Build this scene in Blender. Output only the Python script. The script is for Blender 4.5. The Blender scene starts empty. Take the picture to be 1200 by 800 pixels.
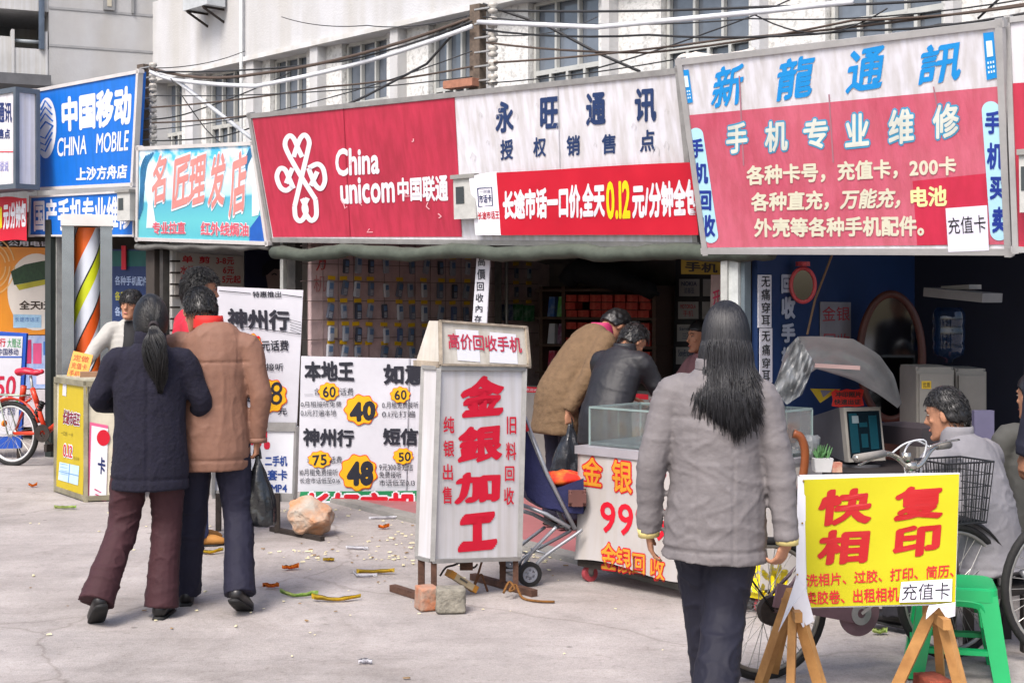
import bpy, bmesh, math, random
from mathutils import Vector, Matrix, noise
V = Vector
random.seed(7)
S = bpy.context.scene
COL = S.collection
R = math.radians
# ---------------------------------------------------------------- camera, sky, sun, exposure
F = 1667.0
cd = bpy.data.cameras.new('camera'); cam = bpy.data.objects.new('camera', cd); COL.objects.link(cam)
cam.location = (0, 0, 1.6); cam.rotation_euler = (R(90), 0, 0)
cd.lens = 50.0; cd.sensor_width = 36.0; cd.shift_y = -50/1200.0; cd.clip_end = 500; cd.clip_start = .05
S.camera = cam
w = bpy.data.worlds.new('World'); S.world = w; w.use_nodes = True
nt = w.node_tree
sky = nt.nodes.new('ShaderNodeTexSky'); sky.sky_type = 'NISHITA'; sky.sun_disc = False
sky.sun_elevation = R(52); sky.sun_rotation = R(205); sky.air_density = 1.0; sky.dust_density = 4.0; sky.ozone_density = .6
nt.links.new(sky.outputs[0], nt.nodes['Background'].inputs[0]); nt.nodes['Background'].inputs[1].default_value = .13
sl = bpy.data.lights.new('sun', 'SUN'); sl.energy = 1.7; sl.angle = R(22); sl.color = (1, .965, .94)
so = bpy.data.objects.new('sun', sl); COL.objects.link(so)
# the sun stands behind the camera and to its left
_az = R(205); _el = R(52)
sd = V((math.sin(_az)*math.cos(_el), math.cos(_az)*math.cos(_el), math.sin(_el)))
so.rotation_euler = sd.to_track_quat('Z', 'Y').to_euler()
S.view_settings.view_transform = 'Standard'; S.view_settings.look = 'None'
S.view_settings.exposure = 1.1; S.view_settings.gamma = 1
S.view_settings.use_curve_mapping = False
S.cycles.use_denoising = True
S.cycles.max_bounces = 6
# ---------------------------------------------------------------- geometry of the place
def W3(px, py, Y): return V(((px-600)*Y/F, Y, 1.6+(350-py)*Y/F))
def G(px, py, z=0.0):
    Y = (1.6-z)*F/(py-350); return V(((px-600)*Y/F, Y, z))
RD = V((.775, -.632, 0)); QD = V((.632, .775, 0)); ND = -QD; O0 = V((0, 10.616, 0))
def WL(a, t, z=0.0): return O0+RD*a+QD*t+V((0, 0, z))
class Pl:
    def __init__(s, p, n): s.p = V(p); s.n = V(n).normalized()
    def hit(s, px, py, off=0.0):
        d = V(((px-600)/F, 1, (350-py)/F)); c = V((0, 0, 1.6))
        k = (s.p-c).dot(s.n)/d.dot(s.n)
        return c+d*k+s.n*off
def front(t=0.0, lean=0.0, z0=2.1):
    a = R(lean); return Pl(WL(0, t, z0), ND*math.cos(a)-V((0, 0, 1))*math.sin(a))
class Surf:                      # a built surface that lettering is laid on: the sight line is carried on to the mesh itself
    def __init__(s, o, pl):
        from mathutils.bvhtree import BVHTree
        of = _off.get(o.name, V((0, 0, 0))); s.pl = pl; s.n = pl.n
        s.t = BVHTree.FromPolygons([v.co+of for v in o.data.vertices], [tuple(p.vertices) for p in o.data.polygons])
    def hit(s, px, py, off=0.0):
        d = V(((px-600)/F, 1, (350-py)/F)).normalized(); c = V((0, 0, 1.6)); h, n, i, k = s.t.ray_cast(c, d)
        return h+s.n*off if h is not None else s.pl.hit(px, py, off)
def vpl(A, B, lean=0.0):          # upright plane through two plan points, facing the camera; lean > 0 tips its top away
    A = V((A[0], A[1], 0)); B = V((B[0], B[1], 0)); d = (B-A).normalized(); n = V((d.y, -d.x, 0))
    if n.dot(A) > 0: n = -n
    a = R(lean); return Pl(A, n*math.cos(a)+V((0, 0, 1))*math.sin(a))
def a_at(px, t):                  # run along the shop line of the column px at depth t
    r = (px-600)/F; o = O0+QD*t; a = (r*o.y-o.x)/(RD.x-r*RD.y); return a
# ---------------------------------------------------------------- materials
def lin(c):
    if isinstance(c, str): c = [int(c[i:i+2], 16)/255 for i in (0, 2, 4)]
    return tuple(x/12.92 if x <= .04045 else ((x+.055)/1.055)**2.4 for x in c)+(1,)
_M = {}
def M(name, col, rough=.6, metal=0, var=.12, scale=5, bump=0.0, bscale=60, streak=0.0, col2=None, spec=.4, trans=0, alpha=1, emit=0, rib=0, cover=.5, ss=(14, 14, .55)):
    if name in _M: return _M[name]
    m = bpy.data.materials.new(name); _M[name] = m; m.use_nodes = True; t = m.node_tree; N = t.nodes; L = t.links
    b = N['Principled BSDF']; c = lin(col)
    b.inputs['Roughness'].default_value = rough; b.inputs['Metallic'].default_value = metal
    b.inputs['Specular IOR Level'].default_value = spec
    b.inputs['Transmission Weight'].default_value = trans; b.inputs['Alpha'].default_value = alpha
    tc = N.new('ShaderNodeTexCoord')
    nz = N.new('ShaderNodeTexNoise'); nz.inputs['Scale'].default_value = scale; nz.inputs['Detail'].default_value = 6; nz.inputs['Roughness'].default_value = .65
    L.new(tc.outputs['Object'], nz.inputs['Vector'])
    cr = N.new('ShaderNodeValToRGB'); L.new(nz.outputs['Fac'], cr.inputs[0])
    d = lin(col2) if col2 else tuple(x*(1-2*var) for x in c[:3])+(1,)
    cr.color_ramp.elements[0].position = cover-.2; cr.color_ramp.elements[0].color = d
    cr.color_ramp.elements[1].position = cover+.18; cr.color_ramp.elements[1].color = c
    out = cr.outputs[0]
    if streak:
        mp = N.new('ShaderNodeMapping'); mp.inputs['Scale'].default_value = ss; L.new(tc.outputs['Object'], mp.inputs[0])
        n2 = N.new('ShaderNodeTexNoise'); n2.inputs['Scale'].default_value = 1.6; n2.inputs['Detail'].default_value = 5; L.new(mp.outputs[0], n2.inputs['Vector'])
        r2 = N.new('ShaderNodeValToRGB'); L.new(n2.outputs['Fac'], r2.inputs[0])
        k = 1-streak
        r2.color_ramp.elements[0].position = .36; r2.color_ramp.elements[0].color = (k, k*.975, k*.92, 1)
        r2.color_ramp.elements[1].position = .62; r2.color_ramp.elements[1].color = (1, 1, 1, 1)
        mx = N.new('ShaderNodeMixRGB'); mx.blend_type = 'MULTIPLY'; mx.inputs[0].default_value = 1
        L.new(out, mx.inputs[1]); L.new(r2.outputs[0], mx.inputs[2]); out = mx.outputs[0]
    L.new(out, b.inputs['Base Color'])
    if bump or rib:
        bp = N.new('ShaderNodeBump'); bp.inputs['Strength'].default_value = bump or rib; bp.inputs['Distance'].default_value = .01
        if rib:
            mp = N.new('ShaderNodeMapping'); mp.inputs['Scale'].default_value = (90, 90, .2); L.new(tc.outputs['Object'], mp.inputs[0]); src = mp.outputs[0]
        else: src = tc.outputs['Object']
        n3 = N.new('ShaderNodeTexNoise'); n3.inputs['Scale'].default_value = 1.0 if rib else bscale; n3.inputs['Detail'].default_value = 4
        L.new(src, n3.inputs['Vector']); L.new(n3.outputs['Fac'], bp.inputs['Height']); L.new(bp.outputs[0], b.inputs['Normal'])
    if emit:
        b.inputs['Emission Color'].default_value = c; b.inputs['Emission Strength'].default_value = emit
    return m
# ---------------------------------------------------------------- objects
_off = {}                         # world origin of each thing that stands unrotated
def tag(o, label=None, cat=None, group=None, kind=None):
    for k, v in (('label', label), ('category', cat), ('group', group), ('kind', kind)):
        if v: o[k] = v
    return o
def thing(name, label, cat, loc=(0, 0, 0), group=None, rot=0.0):
    o = bpy.data.objects.new(name, None); COL.objects.link(o); o.location = loc; o.rotation_euler = (0, 0, rot); o.empty_display_size = .1
    _off[o.name] = V(loc); return tag(o, label, cat, group)
def obj(name, bm, mat, par=None, smooth=False, local=False, fix=True):
    me = bpy.data.meshes.new(name)
    if fix and bm.faces: bmesh.ops.recalc_face_normals(bm, faces=bm.faces)
    o = bpy.data.objects.new(name, me); COL.objects.link(o)
    if par is not None:
        o.parent = par; of = _off.get(par.name, V((0, 0, 0)))
        if not local: bmesh.ops.translate(bm, vec=-of, verts=bm.verts)
        _off[o.name] = of
    elif not local:                # a thing of one mesh: its origin at its base
        if bm.verts:
            xs = [v.co for v in bm.verts]; c = V((sum(v.x for v in xs)/len(xs), sum(v.y for v in xs)/len(xs), min(v.z for v in xs)))
            bmesh.ops.translate(bm, vec=-c, verts=bm.verts); o.location = c; _off[o.name] = c
    bm.to_mesh(me); bm.free()
    for m in (mat if isinstance(mat, (list, tuple)) else [mat]): me.materials.append(m)
    if smooth:
        for p in me.polygons: p.use_smooth = True
    return o
def NB(): return bmesh.new()
def hexa(bm, b4, t4, mi=0):
    vs = [bm.verts.new(p) for p in list(b4)+list(t4)]
    for f in ((0, 1, 2, 3), (4, 7, 6, 5), (0, 4, 5, 1), (1, 5, 6, 2), (2, 6, 7, 3), (3, 7, 4, 0)):
        fc = bm.faces.new([vs[i] for i in f]); fc.material_index = mi
def box(bm, c, s, rot=0.0, mi=0, ax=None):      # centre, full size, turn about z; ax = (x, y, z) axes
    c = V(c)
    if ax is None: ax = (V((math.cos(rot), math.sin(rot), 0)), V((-math.sin(rot), math.cos(rot), 0)), V((0, 0, 1)))
    x, y, z = (ax[i]*(s[i]/2) for i in range(3))
    hexa(bm, [c-x-y-z, c+x-y-z, c+x+y-z, c-x+y-z], [c-x-y+z, c+x-y+z, c+x+y+z, c-x+y+z], mi)
def bar(bm, a, b, wd, hd=None, up=V((0, 0, 1)), mi=0):    # square bar from a to b
    a = V(a); b = V(b); hd = hd or wd; z = (b-a); l = z.length; z.normalize()
    x = z.cross(up)
    if x.length < .05: x = z.cross(V((0, 1, 0)))
    x.normalize(); y = z.cross(x); box(bm, (a+b)/2, (wd, hd, l), ax=(x, y, z), mi=mi)
def wbox(bm, a0, a1, t0, t1, z0, z1, mi=0):     # a box laid out along the shop line
    hexa(bm, [WL(a0, t0, z0), WL(a1, t0, z0), WL(a1, t1, z0), WL(a0, t1, z0)], [WL(a0, t0, z1), WL(a1, t0, z1), WL(a1, t1, z1), WL(a0, t1, z1)], mi)
def tube(bm, pts, r, n=8, cap=True, u0=None, flat=1.0):
    pts = [V(p) for p in pts]; k = len(pts); rs = r if isinstance(r, (list, tuple)) else [r]*k
    rings = []; u = None
    for i, p in enumerate(pts):
        t = (pts[min(i+1, k-1)]-pts[max(i-1, 0)])
        if t.length < 1e-9: t = V((0, 0, 1))
        t.normalize()
        if u is None:
            u = V(u0) if u0 is not None else (V((0, 0, 1)) if abs(t.z) < .9 else V((1, 0, 0)))
        u = u-t*u.dot(t)
        if u.length < 1e-6: u = t.orthogonal()
        u.normalize(); v = t.cross(u); rr = rs[i]
        rx, ry = rr if isinstance(rr, (tuple, list)) else (rr, rr*flat)
        rings.append([bm.verts.new(p+u*(math.cos(2*math.pi*j/n)*rx)+v*(math.sin(2*math.pi*j/n)*ry)) for j in range(n)])
    for a, b in zip(rings, rings[1:]):
        for j in range(n): bm.faces.new((a[j], a[(j+1) % n], b[(j+1) % n], b[j]))
    if cap: bm.faces.new(rings[0][::-1]); bm.faces.new(rings[-1])
def ell(bm, c, rx, ry=None, rz=None, mtx=None, seg=14, rings=9):
    ry = ry or rx; rz = rz or rx
    m = Matrix.Translation(V(c))@((mtx.to_4x4()) if mtx else Matrix())@Matrix.Diagonal((rx, ry, rz, 1))
    bmesh.ops.create_uvsphere(bm, u_segments=seg, v_segments=rings, radius=1, matrix=m)
def slab(bm, quad, n, th, mi=0):               # quad on its face, th behind it
    q = [V(p) for p in quad]; n = V(n).normalized(); hexa(bm, q, [p-n*th for p in q], mi)
def poly(bm, pts, mi=0):
    f = bm.faces.new([bm.verts.new(p) for p in pts]); f.material_index = mi
def ngon(bm, pts, n, th):                      # a thin plate of any outline
    n = V(n).normalized(); a = [bm.verts.new(p) for p in pts]; b = [bm.verts.new(V(p)-n*th) for p in pts]
    bm.faces.new(a); bm.faces.new(b[::-1]); k = len(a)
    for i in range(k): bm.faces.new((a[i], b[i], b[(i+1) % k], a[(i+1) % k]))
def disc(bm, c, ax, r0, r1, th, n=28):         # ring (r0 > 0) or disc of thickness th about axis ax
    ax = V(ax).normalized(); u = ax.orthogonal().normalized(); v = ax.cross(u); c = V(c)
    def rg(r, h): return [bm.verts.new(c+ax*h+u*(math.cos(2*math.pi*i/n)*r)+v*(math.sin(2*math.pi*i/n)*r)) for i in range(n)]
    A = rg(r1, -th/2); B = rg(r1, th/2)
    if r0 > 0:
        C = rg(r0, -th/2); D = rg(r0, th/2); prs = ((A, B), (B, D), (D, C), (C, A))
    else:
        bm.faces.new(A[::-1]); bm.faces.new(B); prs = ((A, B),)
    for X, Y in prs:
        for i in range(n): bm.faces.new((X[i], X[(i+1) % n], Y[(i+1) % n], Y[i]))
# ---------------------------------------------------------------- lettering, painted on a surface
_gl = {}
def glyph(ch, bold):
    k = ch
    if k in _gl: return _gl[k]
    cu = bpy.data.curves.new('lettering', 'FONT'); cu.body = ch; cu.size = 1; cu.resolution_u = 3
    o = bpy.data.objects.new('lettering', cu); COL.objects.link(o)
    dg = bpy.context.evaluated_depsgraph_get(); me = bpy.data.meshes.new_from_object(o.evaluated_get(dg))
    vs = [(v.co.x, v.co.y) for v in me.vertices]; fs = [tuple(p.vertices) for p in me.polygons]
    bpy.data.objects.remove(o); bpy.data.curves.remove(cu); bpy.data.meshes.remove(me)
    _gl[k] = (vs, fs); return _gl[k]
def is_cjk(c): return ord(c) > 0x2e00
_prm = {}
def text(par, s, quad, pl, mat, bold=.0, off=.0028, wob=0.0, track=0.0, thin=1.0, shear=0.0, vert=False, bm=None, name='lettering', grow=False, pen_=None, rise=0.0):
    """quad = (TL, TR, BR, BL) of the inked box in photo pixels, carried on to the plane pl"""
    own = bm is None; bm = bm or NB()
    x = 0.0; y = 0.0; allv = []; allf = []
    for ch in s:
        if ch == ' ': x += .45; continue
        vs, fs = glyph(ch, bold)
        if not vs: continue
        if is_cjk(ch): adv = 1.0; dx = 0
        else:
            mn = min(v[0] for v in vs); mxx = max(v[0] for v in vs); dx = .04-mn; adv = mxx-mn+.10
        b = len(allv)
        allv += [(vx+dx+x, vy-y) for vx, vy in vs]; allf += [tuple(i+b for i in f) for f in fs]
        if vert: y += 1.0+track
        else: x += adv+track
    if not allv: return None
    x0 = min(v[0] for v in allv); x1 = max(v[0] for v in allv); y0 = min(v[1] for v in allv); y1 = max(v[1] for v in allv)
    TL, TR, BR, BL = [V(q) for q in quad]; sd = random.random()*50
    pen = [(0, 0)]
    if pen_:                      # slanted broad pen: (long half axis, short half axis, angle)
        pa, pb, pt = pen_
        for i in range(12):
            x_, y_ = pa*math.cos(i*math.pi/6), pb*math.sin(i*math.pi/6); pen.append((x_*math.cos(pt)-y_*math.sin(pt), -(x_*math.sin(pt)+y_*math.cos(pt))))
        bold = max(pa*.8, pb)
    elif bold > 0: pen += [(bold*math.cos(i*math.pi/4+.2), bold*math.sin(i*math.pi/4+.2)) for i in range(8)]
    ins = bold if bold > 0 else 0
    for pi, (ex, ey) in enumerate(pen):
        out = []
        for vx, vy in allv:
            u = (vx-x0)/max(1e-6, x1-x0); v = (y1-vy)/max(1e-6, y1-y0)
            u = (u*(x1-x0)+ex+(0 if grow else ins*(1-2*u)))/max(1e-6, x1-x0); v = (v*(y1-y0)+ey+(0 if grow else ins*(1-2*v)))/max(1e-6, y1-y0)
            if wob:
                nv = noise.noise_vector(V((vx*2.3+sd, vy*2.3, sd))); u += nv.x*wob/max(1, x1-x0); v += nv.y*wob
            v -= rise*(u-.5); u += shear*(.5-v)/max(1, (x1-x0))
            p = (TL*(1-u)+TR*u)*(1-v)+(BL*(1-u)+BR*u)*v
            out.append(bm.verts.new(pl.hit(p.x, p.y, off+pi*.00005)))
        for f in allf:
            try: bm.faces.new([out[i] for i in f])
            except ValueError: pass
    if own: return obj(name, bm, mat, par, fix=False)
def rq(x0, y0, x1, y1): return ((x0, y0), (x1, y0), (x1, y1), (x0, y1))
def crop(sc, ox, oy):             # a pixel box read off an enlarged crop
    def f(*a):
        if len(a) == 4 and not isinstance(a[0], (tuple, list)): return rq(a[0]/sc+ox, a[1]/sc+oy, a[2]/sc+ox, a[3]/sc+oy)
        return tuple((p[0]/sc+ox, p[1]/sc+oy) for p in a)
    return f
def chars(par, s, boxes, pl, mat, bold=0, off=.004, wob=0, shear=0, slope=0.0, name='lettering', grow=False, pen_=None, rise=0.0):
    bm = NB()
    for ch, q in zip(s, boxes):
        if slope:
            h = (q[1][0]-q[0][0])*slope/2
            q = ((q[0][0], q[0][1]+h), (q[1][0], q[1][1]-h), (q[2][0], q[2][1]-h), (q[3][0], q[3][1]+h))
        text(None, ch, q, pl, mat, bold, off, wob, shear=shear, bm=bm, grow=grow, pen_=pen_, rise=rise)
    return obj(name, bm, mat, par, fix=False)
def patch(par, name, pts, pl, mat, off=.003):  # flat painted or pasted area given by its outline in photo pixels
    bm = NB(); poly(bm, [pl.hit(x, y, off) for x, y in pts]); return obj(name, bm, mat, par, fix=False)
def blob(cx, cy, rx, ry, n=28, bumps=0, amp=.0, seed=0):
    return [(cx+rx*math.cos(2*math.pi*i/n)*(1+amp*math.sin(bumps*2*math.pi*i/n+seed)), cy+ry*math.sin(2*math.pi*i/n)*(1+amp*math.sin(bumps*2*math.pi*i/n+seed))) for i in range(n)]
def ribbon(bm, pts, wd, pl, off=.004):         # a painted stroke of constant width (photo pixels)
    pts = [V(p) for p in pts]; L = []; Rr = []
    for i, p in enumerate(pts):
        t = (pts[min(i+1, len(pts)-1)]-pts[max(0, i-1)]).normalized(); n = V((-t.y, t.x))*(wd/2)
        L.append(bm.verts.new(pl.hit(*(p+n), off))); Rr.append(bm.verts.new(pl.hit(*(p-n), off)))
    for i in range(len(pts)-1): bm.faces.new((L[i], L[i+1], Rr[i+1], Rr[i]))
def smoothp(pts, k=5):            # Catmull-Rom through the points
    P = [V(p) for p in pts]; out = []
    for i in range(len(P)-1):
        a, b, c, d = P[max(0, i-1)], P[i], P[i+1], P[min(len(P)-1, i+2)]
        for j in range(k):
            t = j/k; out.append(.5*((2*b)+(c-a)*t+(2*a-5*b+4*c-d)*t*t+(3*b-a-3*c+d)*t**3))
    return out+[P[-1]]
# ---------------------------------------------------------------- common materials
white = M('white_sign', 'cfced5', .45, var=.05, streak=.19, rib=.12)
alum = M('aluminium', 'a3a2a0', .45, .5, var=.15, scale=9, bump=.1)
dark = M('dark_iron', '3a322e', .75, .2, var=.3, scale=14, bump=.3)
rust = M('rusty_iron', '5b3f32', .85, 0, var=.3, scale=18, bump=.4)
black = M('black_paint', '151517', .5)
navy_ink = M('navy_ink', '1d2b5e', .5, var=.05)
blue_ink = M('blue_ink', '1780d0', .5, var=.05)
red_ink = M('red_ink', 'bd0c26', .5, var=.05)
wht_ink = M('white_ink', 'd4d4da', .5, var=.03)
yel_ink = M('yellow_ink', 'dcc80e', .5, var=.03)
paper = M('white_paper', 'bdbdc4', .7, var=.04, scale=7, bump=.25, bscale=9)
# ================================================================ ground
bm = NB(); poly(bm, [(-120, -40, 0), (120, -40, 0), (120, 160, 0), (-120, 160, 0)])
gm = M('pavement_concrete', 'b0a9a6', .85, var=.13, scale=1.4, bump=.35, bscale=120)
def ground_nodes(m):
    t = m.node_tree; N = t.nodes; L = t.links; b = N['Principled BSDF']; src = b.inputs['Base Color'].links[0].from_socket
    tc = N.new('ShaderNodeTexCoord')
    def layer(scale, lo, hi, k, tint=(1, 1, 1), vec=None, detail=8):
        nonlocal src
        n = N.new('ShaderNodeTexNoise'); n.inputs['Scale'].default_value = scale; n.inputs['Detail'].default_value = detail; n.inputs['Roughness'].default_value = .7
        L.new(vec or tc.outputs['Object'], n.inputs['Vector'])
        r = N.new('ShaderNodeValToRGB'); r.color_ramp.elements[0].position = lo; r.color_ramp.elements[1].position = hi
        r.color_ramp.elements[0].color = (k*tint[0], k*tint[1], k*tint[2], 1); L.new(n.outputs['Fac'], r.inputs[0])
        mx = N.new('ShaderNodeMixRGB'); mx.blend_type = 'MULTIPLY'; mx.inputs[0].default_value = 1; L.new(src, mx.inputs[1]); L.new(r.outputs[0], mx.inputs[2]); src = mx.outputs[0]
    layer(.35, .35, .6, .86, (1, .99, .97)); layer(2.6, .36, .52, .88); layer(22, .30, .44, .72, (1, .97, .93)); layer(160, .34, .6, .8, detail=3); layer(55, .34, .56, .84, (1, .99, .97), detail=4); layer(7, .3, .46, .86)
    mp = N.new('ShaderNodeMapping'); mp.inputs['Scale'].default_value = (.5, 6, 1); mp.inputs['Rotation'].default_value = (0, 0, R(-20)); L.new(tc.outputs['Object'], mp.inputs[0])
    layer(1.3, .33, .5, .9, vec=mp.outputs[0])
    L.new(src, b.inputs['Base Color'])
ground_nodes(gm)
A = G(405, 589); B = G(676, 656); dv = (B-A).normalized(); nv = V((dv.y, -dv.x, 0)); nv = nv if nv.y < 0 else -nv
def ground_wear(m):               # cracks, joints, gum spots and a soiled band along the stall fronts
    t = m.node_tree; N = t.nodes; L = t.links; b = N['Principled BSDF']; src = b.inputs['Base Color'].links[0].from_socket
    tc = N.new('ShaderNodeTexCoord'); P = tc.outputs['Object']
    def mul(fac_out, col, lo, hi):
        nonlocal src
        r = N.new('ShaderNodeValToRGB'); r.color_ramp.elements[0].position = lo; r.color_ramp.elements[1].position = hi; r.color_ramp.elements[0].color = lin(col) if isinstance(col, str) else col+(1,); r.color_ramp.elements[1].color = (1, 1, 1, 1)
        L.new(fac_out, r.inputs[0]); mx = N.new('ShaderNodeMixRGB'); mx.blend_type = 'MULTIPLY'; mx.inputs[0].default_value = 1; L.new(src, mx.inputs[1]); L.new(r.outputs[0], mx.inputs[2]); src = mx.outputs[0]
    dt = N.new('ShaderNodeVectorMath'); dt.operation = 'DOT_PRODUCT'; L.new(P, dt.inputs[0]); dt.inputs[1].default_value = tuple(nv)
    n = N.new('ShaderNodeTexNoise'); n.inputs['Scale'].default_value = 1.1; n.inputs['Detail'].default_value = 8; L.new(P, n.inputs['Vector'])
    ma = N.new('ShaderNodeMath'); ma.operation = 'MULTIPLY_ADD'; L.new(n.outputs['Fac'], ma.inputs[0]); ma.inputs[1].default_value = 1.5; L.new(dt.outputs['Value'], ma.inputs[2])
    mr = N.new('ShaderNodeMapRange'); k = A.dot(nv); mr.inputs[1].default_value = k+1.15; mr.inputs[2].default_value = k+2.2; L.new(ma.outputs[0], mr.inputs[0]); mul(mr.outputs[0], (.66, .645, .625), 0, 1)
    v = N.new('ShaderNodeTexVoronoi'); v.feature = 'DISTANCE_TO_EDGE'; v.inputs['Scale'].default_value = .42
    dn = N.new('ShaderNodeTexNoise'); dn.inputs['Scale'].default_value = 2.2; dn.inputs['Detail'].default_value = 6; L.new(P, dn.inputs['Vector']); mv = N.new('ShaderNodeMixRGB'); mv.inputs[0].default_value = .22; L.new(P, mv.inputs[1]); L.new(dn.outputs['Color'], mv.inputs[2]); L.new(mv.outputs[0], v.inputs['Vector']); mul(v.outputs['Distance'], (.74, .72, .70), .0005, .0045)
    v2 = N.new('ShaderNodeTexVoronoi'); v2.inputs['Scale'].default_value = 2.6; L.new(P, v2.inputs['Vector']); mul(v2.outputs['Distance'], (.55, .54, .53), .035, .055)
    v3 = N.new('ShaderNodeTexVoronoi'); v3.inputs['Scale'].default_value = 6.5; L.new(mv.outputs[0], v3.inputs['Vector']); mul(v3.outputs['Distance'], (.72, .70, .68), .03, .09)
    n5 = N.new('ShaderNodeTexNoise'); n5.inputs['Scale'].default_value = .8; n5.inputs['Detail'].default_value = 10; n5.inputs['Roughness'].default_value = .75; n5.inputs['Distortion'].default_value = 1.2; L.new(P, n5.inputs['Vector']); mul(n5.outputs['Fac'], (.8, .79, .78), .36, .5)
    L.new(src, b.inputs['Base Color'])
ground_wear(gm)
tag(obj('ground', bm, gm), kind='structure')
# darker asphalt strip along the stalls and the red tiled platform behind its kerb
A = G(405, 589); B = G(676, 656); dv = (B-A).normalized(); nv = V((dv.y, -dv.x, 0)); nv = nv if nv.y < 0 else -nv
bm = NB(); q = -nv
k0, k1 = A-dv*.25, B+dv*1.6
hexa(bm, [k0+nv*.09, k1+nv*.09, k1+q*.06, k0+q*.06], [p+V((0, 0, .032)) for p in (k0+nv*.085, k1+nv*.085, k1+q*.06, k0+q*.06)])
tag(obj('kerb', bm, M('kerb_concrete', '8c8984', .9, var=.2, scale=4, bump=.4)), kind='structure')
bm = NB()
hexa(bm, [k0+q*.06, k1+q*.06, k1+q*7, k0+q*7], [p+V((0, 0, .028)) for p in (k0+q*.06, k1+q*.06, k1+q*7, k0+q*7)])
tl = M('red_floor_tile', '9c6264', .55, var=.12, scale=3)
tag(obj('stall_floor', bm, tl), kind='structure')
# ================================================================ building behind
BR = V((.681, -.732, 0)); BQ = V((.732, .681, 0)); BO = V((0, 18, 0))
def BL_(b, t, z=0.0): return BO+BR*b+BQ*t+V((0, 0, z))
def b_at(px, t):
    r = (px-600)/F; o = BO+BQ*t; return (r*o.y-o.x)/(BR.x-r*BR.y)
def bbox_(bm, b0, b1, t0, t1, z0, z1): hexa(bm, [BL_(b0, t0, z0), BL_(b1, t0, z0), BL_(b1, t1, z0), BL_(b0, t1, z0)], [BL_(b0, t0, z1), BL_(b1, t0, z1), BL_(b1, t1, z1), BL_(b0, t1, z1)])
stucco = M('white_stucco', 'b9babd', .85, var=.05, scale=2, streak=.13, bump=.5, bscale=35, ss=(1.6, 1.6, .22))
pebble = M('pebbledash', 'c8c8c6', .95, col2='55534e', scale=15, bump=.8, bscale=45, cover=.33)
pale = M('grey_white_trim', 'c4c5c6', .85, var=.08, streak=.14, ss=(2, 2, .3))
bd = thing('office_building', 'white stuccoed building with tall metal windows rising behind the stalls', 'building', BL_(0, 0))
wins = [(184, 216), (246, 287), (321, 362), (405, 456), (507, 556), (624, 704), (780, 880), (973, 1107), (1230, 1390)]
RC = .22                                     # depth of the window recess
wb = [(b_at(a, RC), b_at(c, RC)) for a, c in wins]
wb = [(wb[0][0]-(wb[1][0]-wb[0][0]), wb[0][1]-(wb[1][0]-wb[0][0]))]+wb
bE = b_at(157, 0); bR = wb[-1][1]+3
ZT = 5.35; ZS = 3.3                          # head and sill of the first floor windows
ZT2, ZS2 = 8.6, 7.0
bm = NB(); bbox_(bm, bE, bR, 0, RC+.3, 0, ZS); bbox_(bm, bE, bR, 0, RC+.3, ZT, ZS2-.25); bbox_(bm, bE, bR, 0.003, RC+.3, ZT2, 11.5)
bbox_(bm, bE, bR, RC+.3, 9, 0, 11.5)
for i, (a, c) in enumerate(wb[1:]):          # a pier between each two windows
    pb = wb[i][1]; g = a-pb
    e0 = b_at(wins[i-1][1]+1, 0) if i else pb+.2*g; e1 = b_at(wins[i-1][1]+10, 0) if i else pb+.3*g
    bbox_(bm, e0, e1, -.003, RC+.3, ZS, ZT)
    bbox_(bm, pb+.12*g, pb+.9*g, 0, RC+.3, ZS2-.25, ZT2)
obj('wall', bm, stucco, bd)
bm = NB()
for i, (a, c) in enumerate(wb[1:]):
    pb = wb[i][1]; g = a-pb
    bbox_(bm, pb+.02, a-.02, RC-.06, RC+.28, ZS, ZT)      # rough infill beside each window
obj('rough_infill', bm, pebble, bd)
bm = NB()
for i, (a, c) in enumerate(wb[1:]):
    bbox_(bm, wb[i][1]-.1, c+.4, -.05, .0, ZT-.16, ZT+.0) if False else None
bbox_(bm, bE, bR, -.06, .0, ZT, ZT+.07)
obj('ledge', bm, pale, bd)
wfr = M('window_metal', 'b9bab6', .5, .2, var=.1)
wgl = M('window_glass', '6d7580', .08, 0, var=.25, scale=1.2, spec=.8)
for i, (a, c) in enumerate(wb):
    n = 3
    fb = NB(); th = .045; zt = ZT-.02; zm = ZS+(ZT-ZS)*.56
    def vb(x, z0, z1, w_=th): bbox_(fb, x-w_/2, x+w_/2, RC+.02, RC+.08, z0, z1)
    for x in (a+th/2, c-th/2): vb(x, ZS, zt, th)
    for j in (1, 2): vb(a+(c-a)*j/3, zm, zt, .035)
    for j in (1, 2, 3): vb(a+(c-a)*j/4, ZS, zm, .04)
    for z in (ZS, zm, zt): bbox_(fb, a+th, c-th, RC+.023, RC+.077, z-.03, z+.03)
    f = obj('window', fb, wfr, bd)
    pb_ = NB(); bbox_(pb_, a, c, RC+.09, RC+.11, ZS, ZT); obj('pane', pb_, wgl, f)
    fb = NB()
    for x in (a+th/2, c-th/2, a+(c-a)/3, a+(c-a)*2/3): bbox_(fb, x-.02, x+.02, RC+.02-.2, RC+.08-.2, ZS2, ZT2)
    for z in (ZS2+.02, ZT2-.02): bbox_(fb, a+th, c-th, RC-.177, RC-.123, z-.03, z+.03)
    f = obj('window', fb, wfr, bd)
    pb_ = NB(); bbox_(pb_, a, c, RC-.11, RC-.09, ZS2, ZT2); obj('pane', pb_, wgl, f)
    bm = NB(); bbox_(bm, a-.03, c+.03, -.02, RC-.11, ZS2-.07, ZS2-.0); obj('sill', bm, pale, f)
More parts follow.
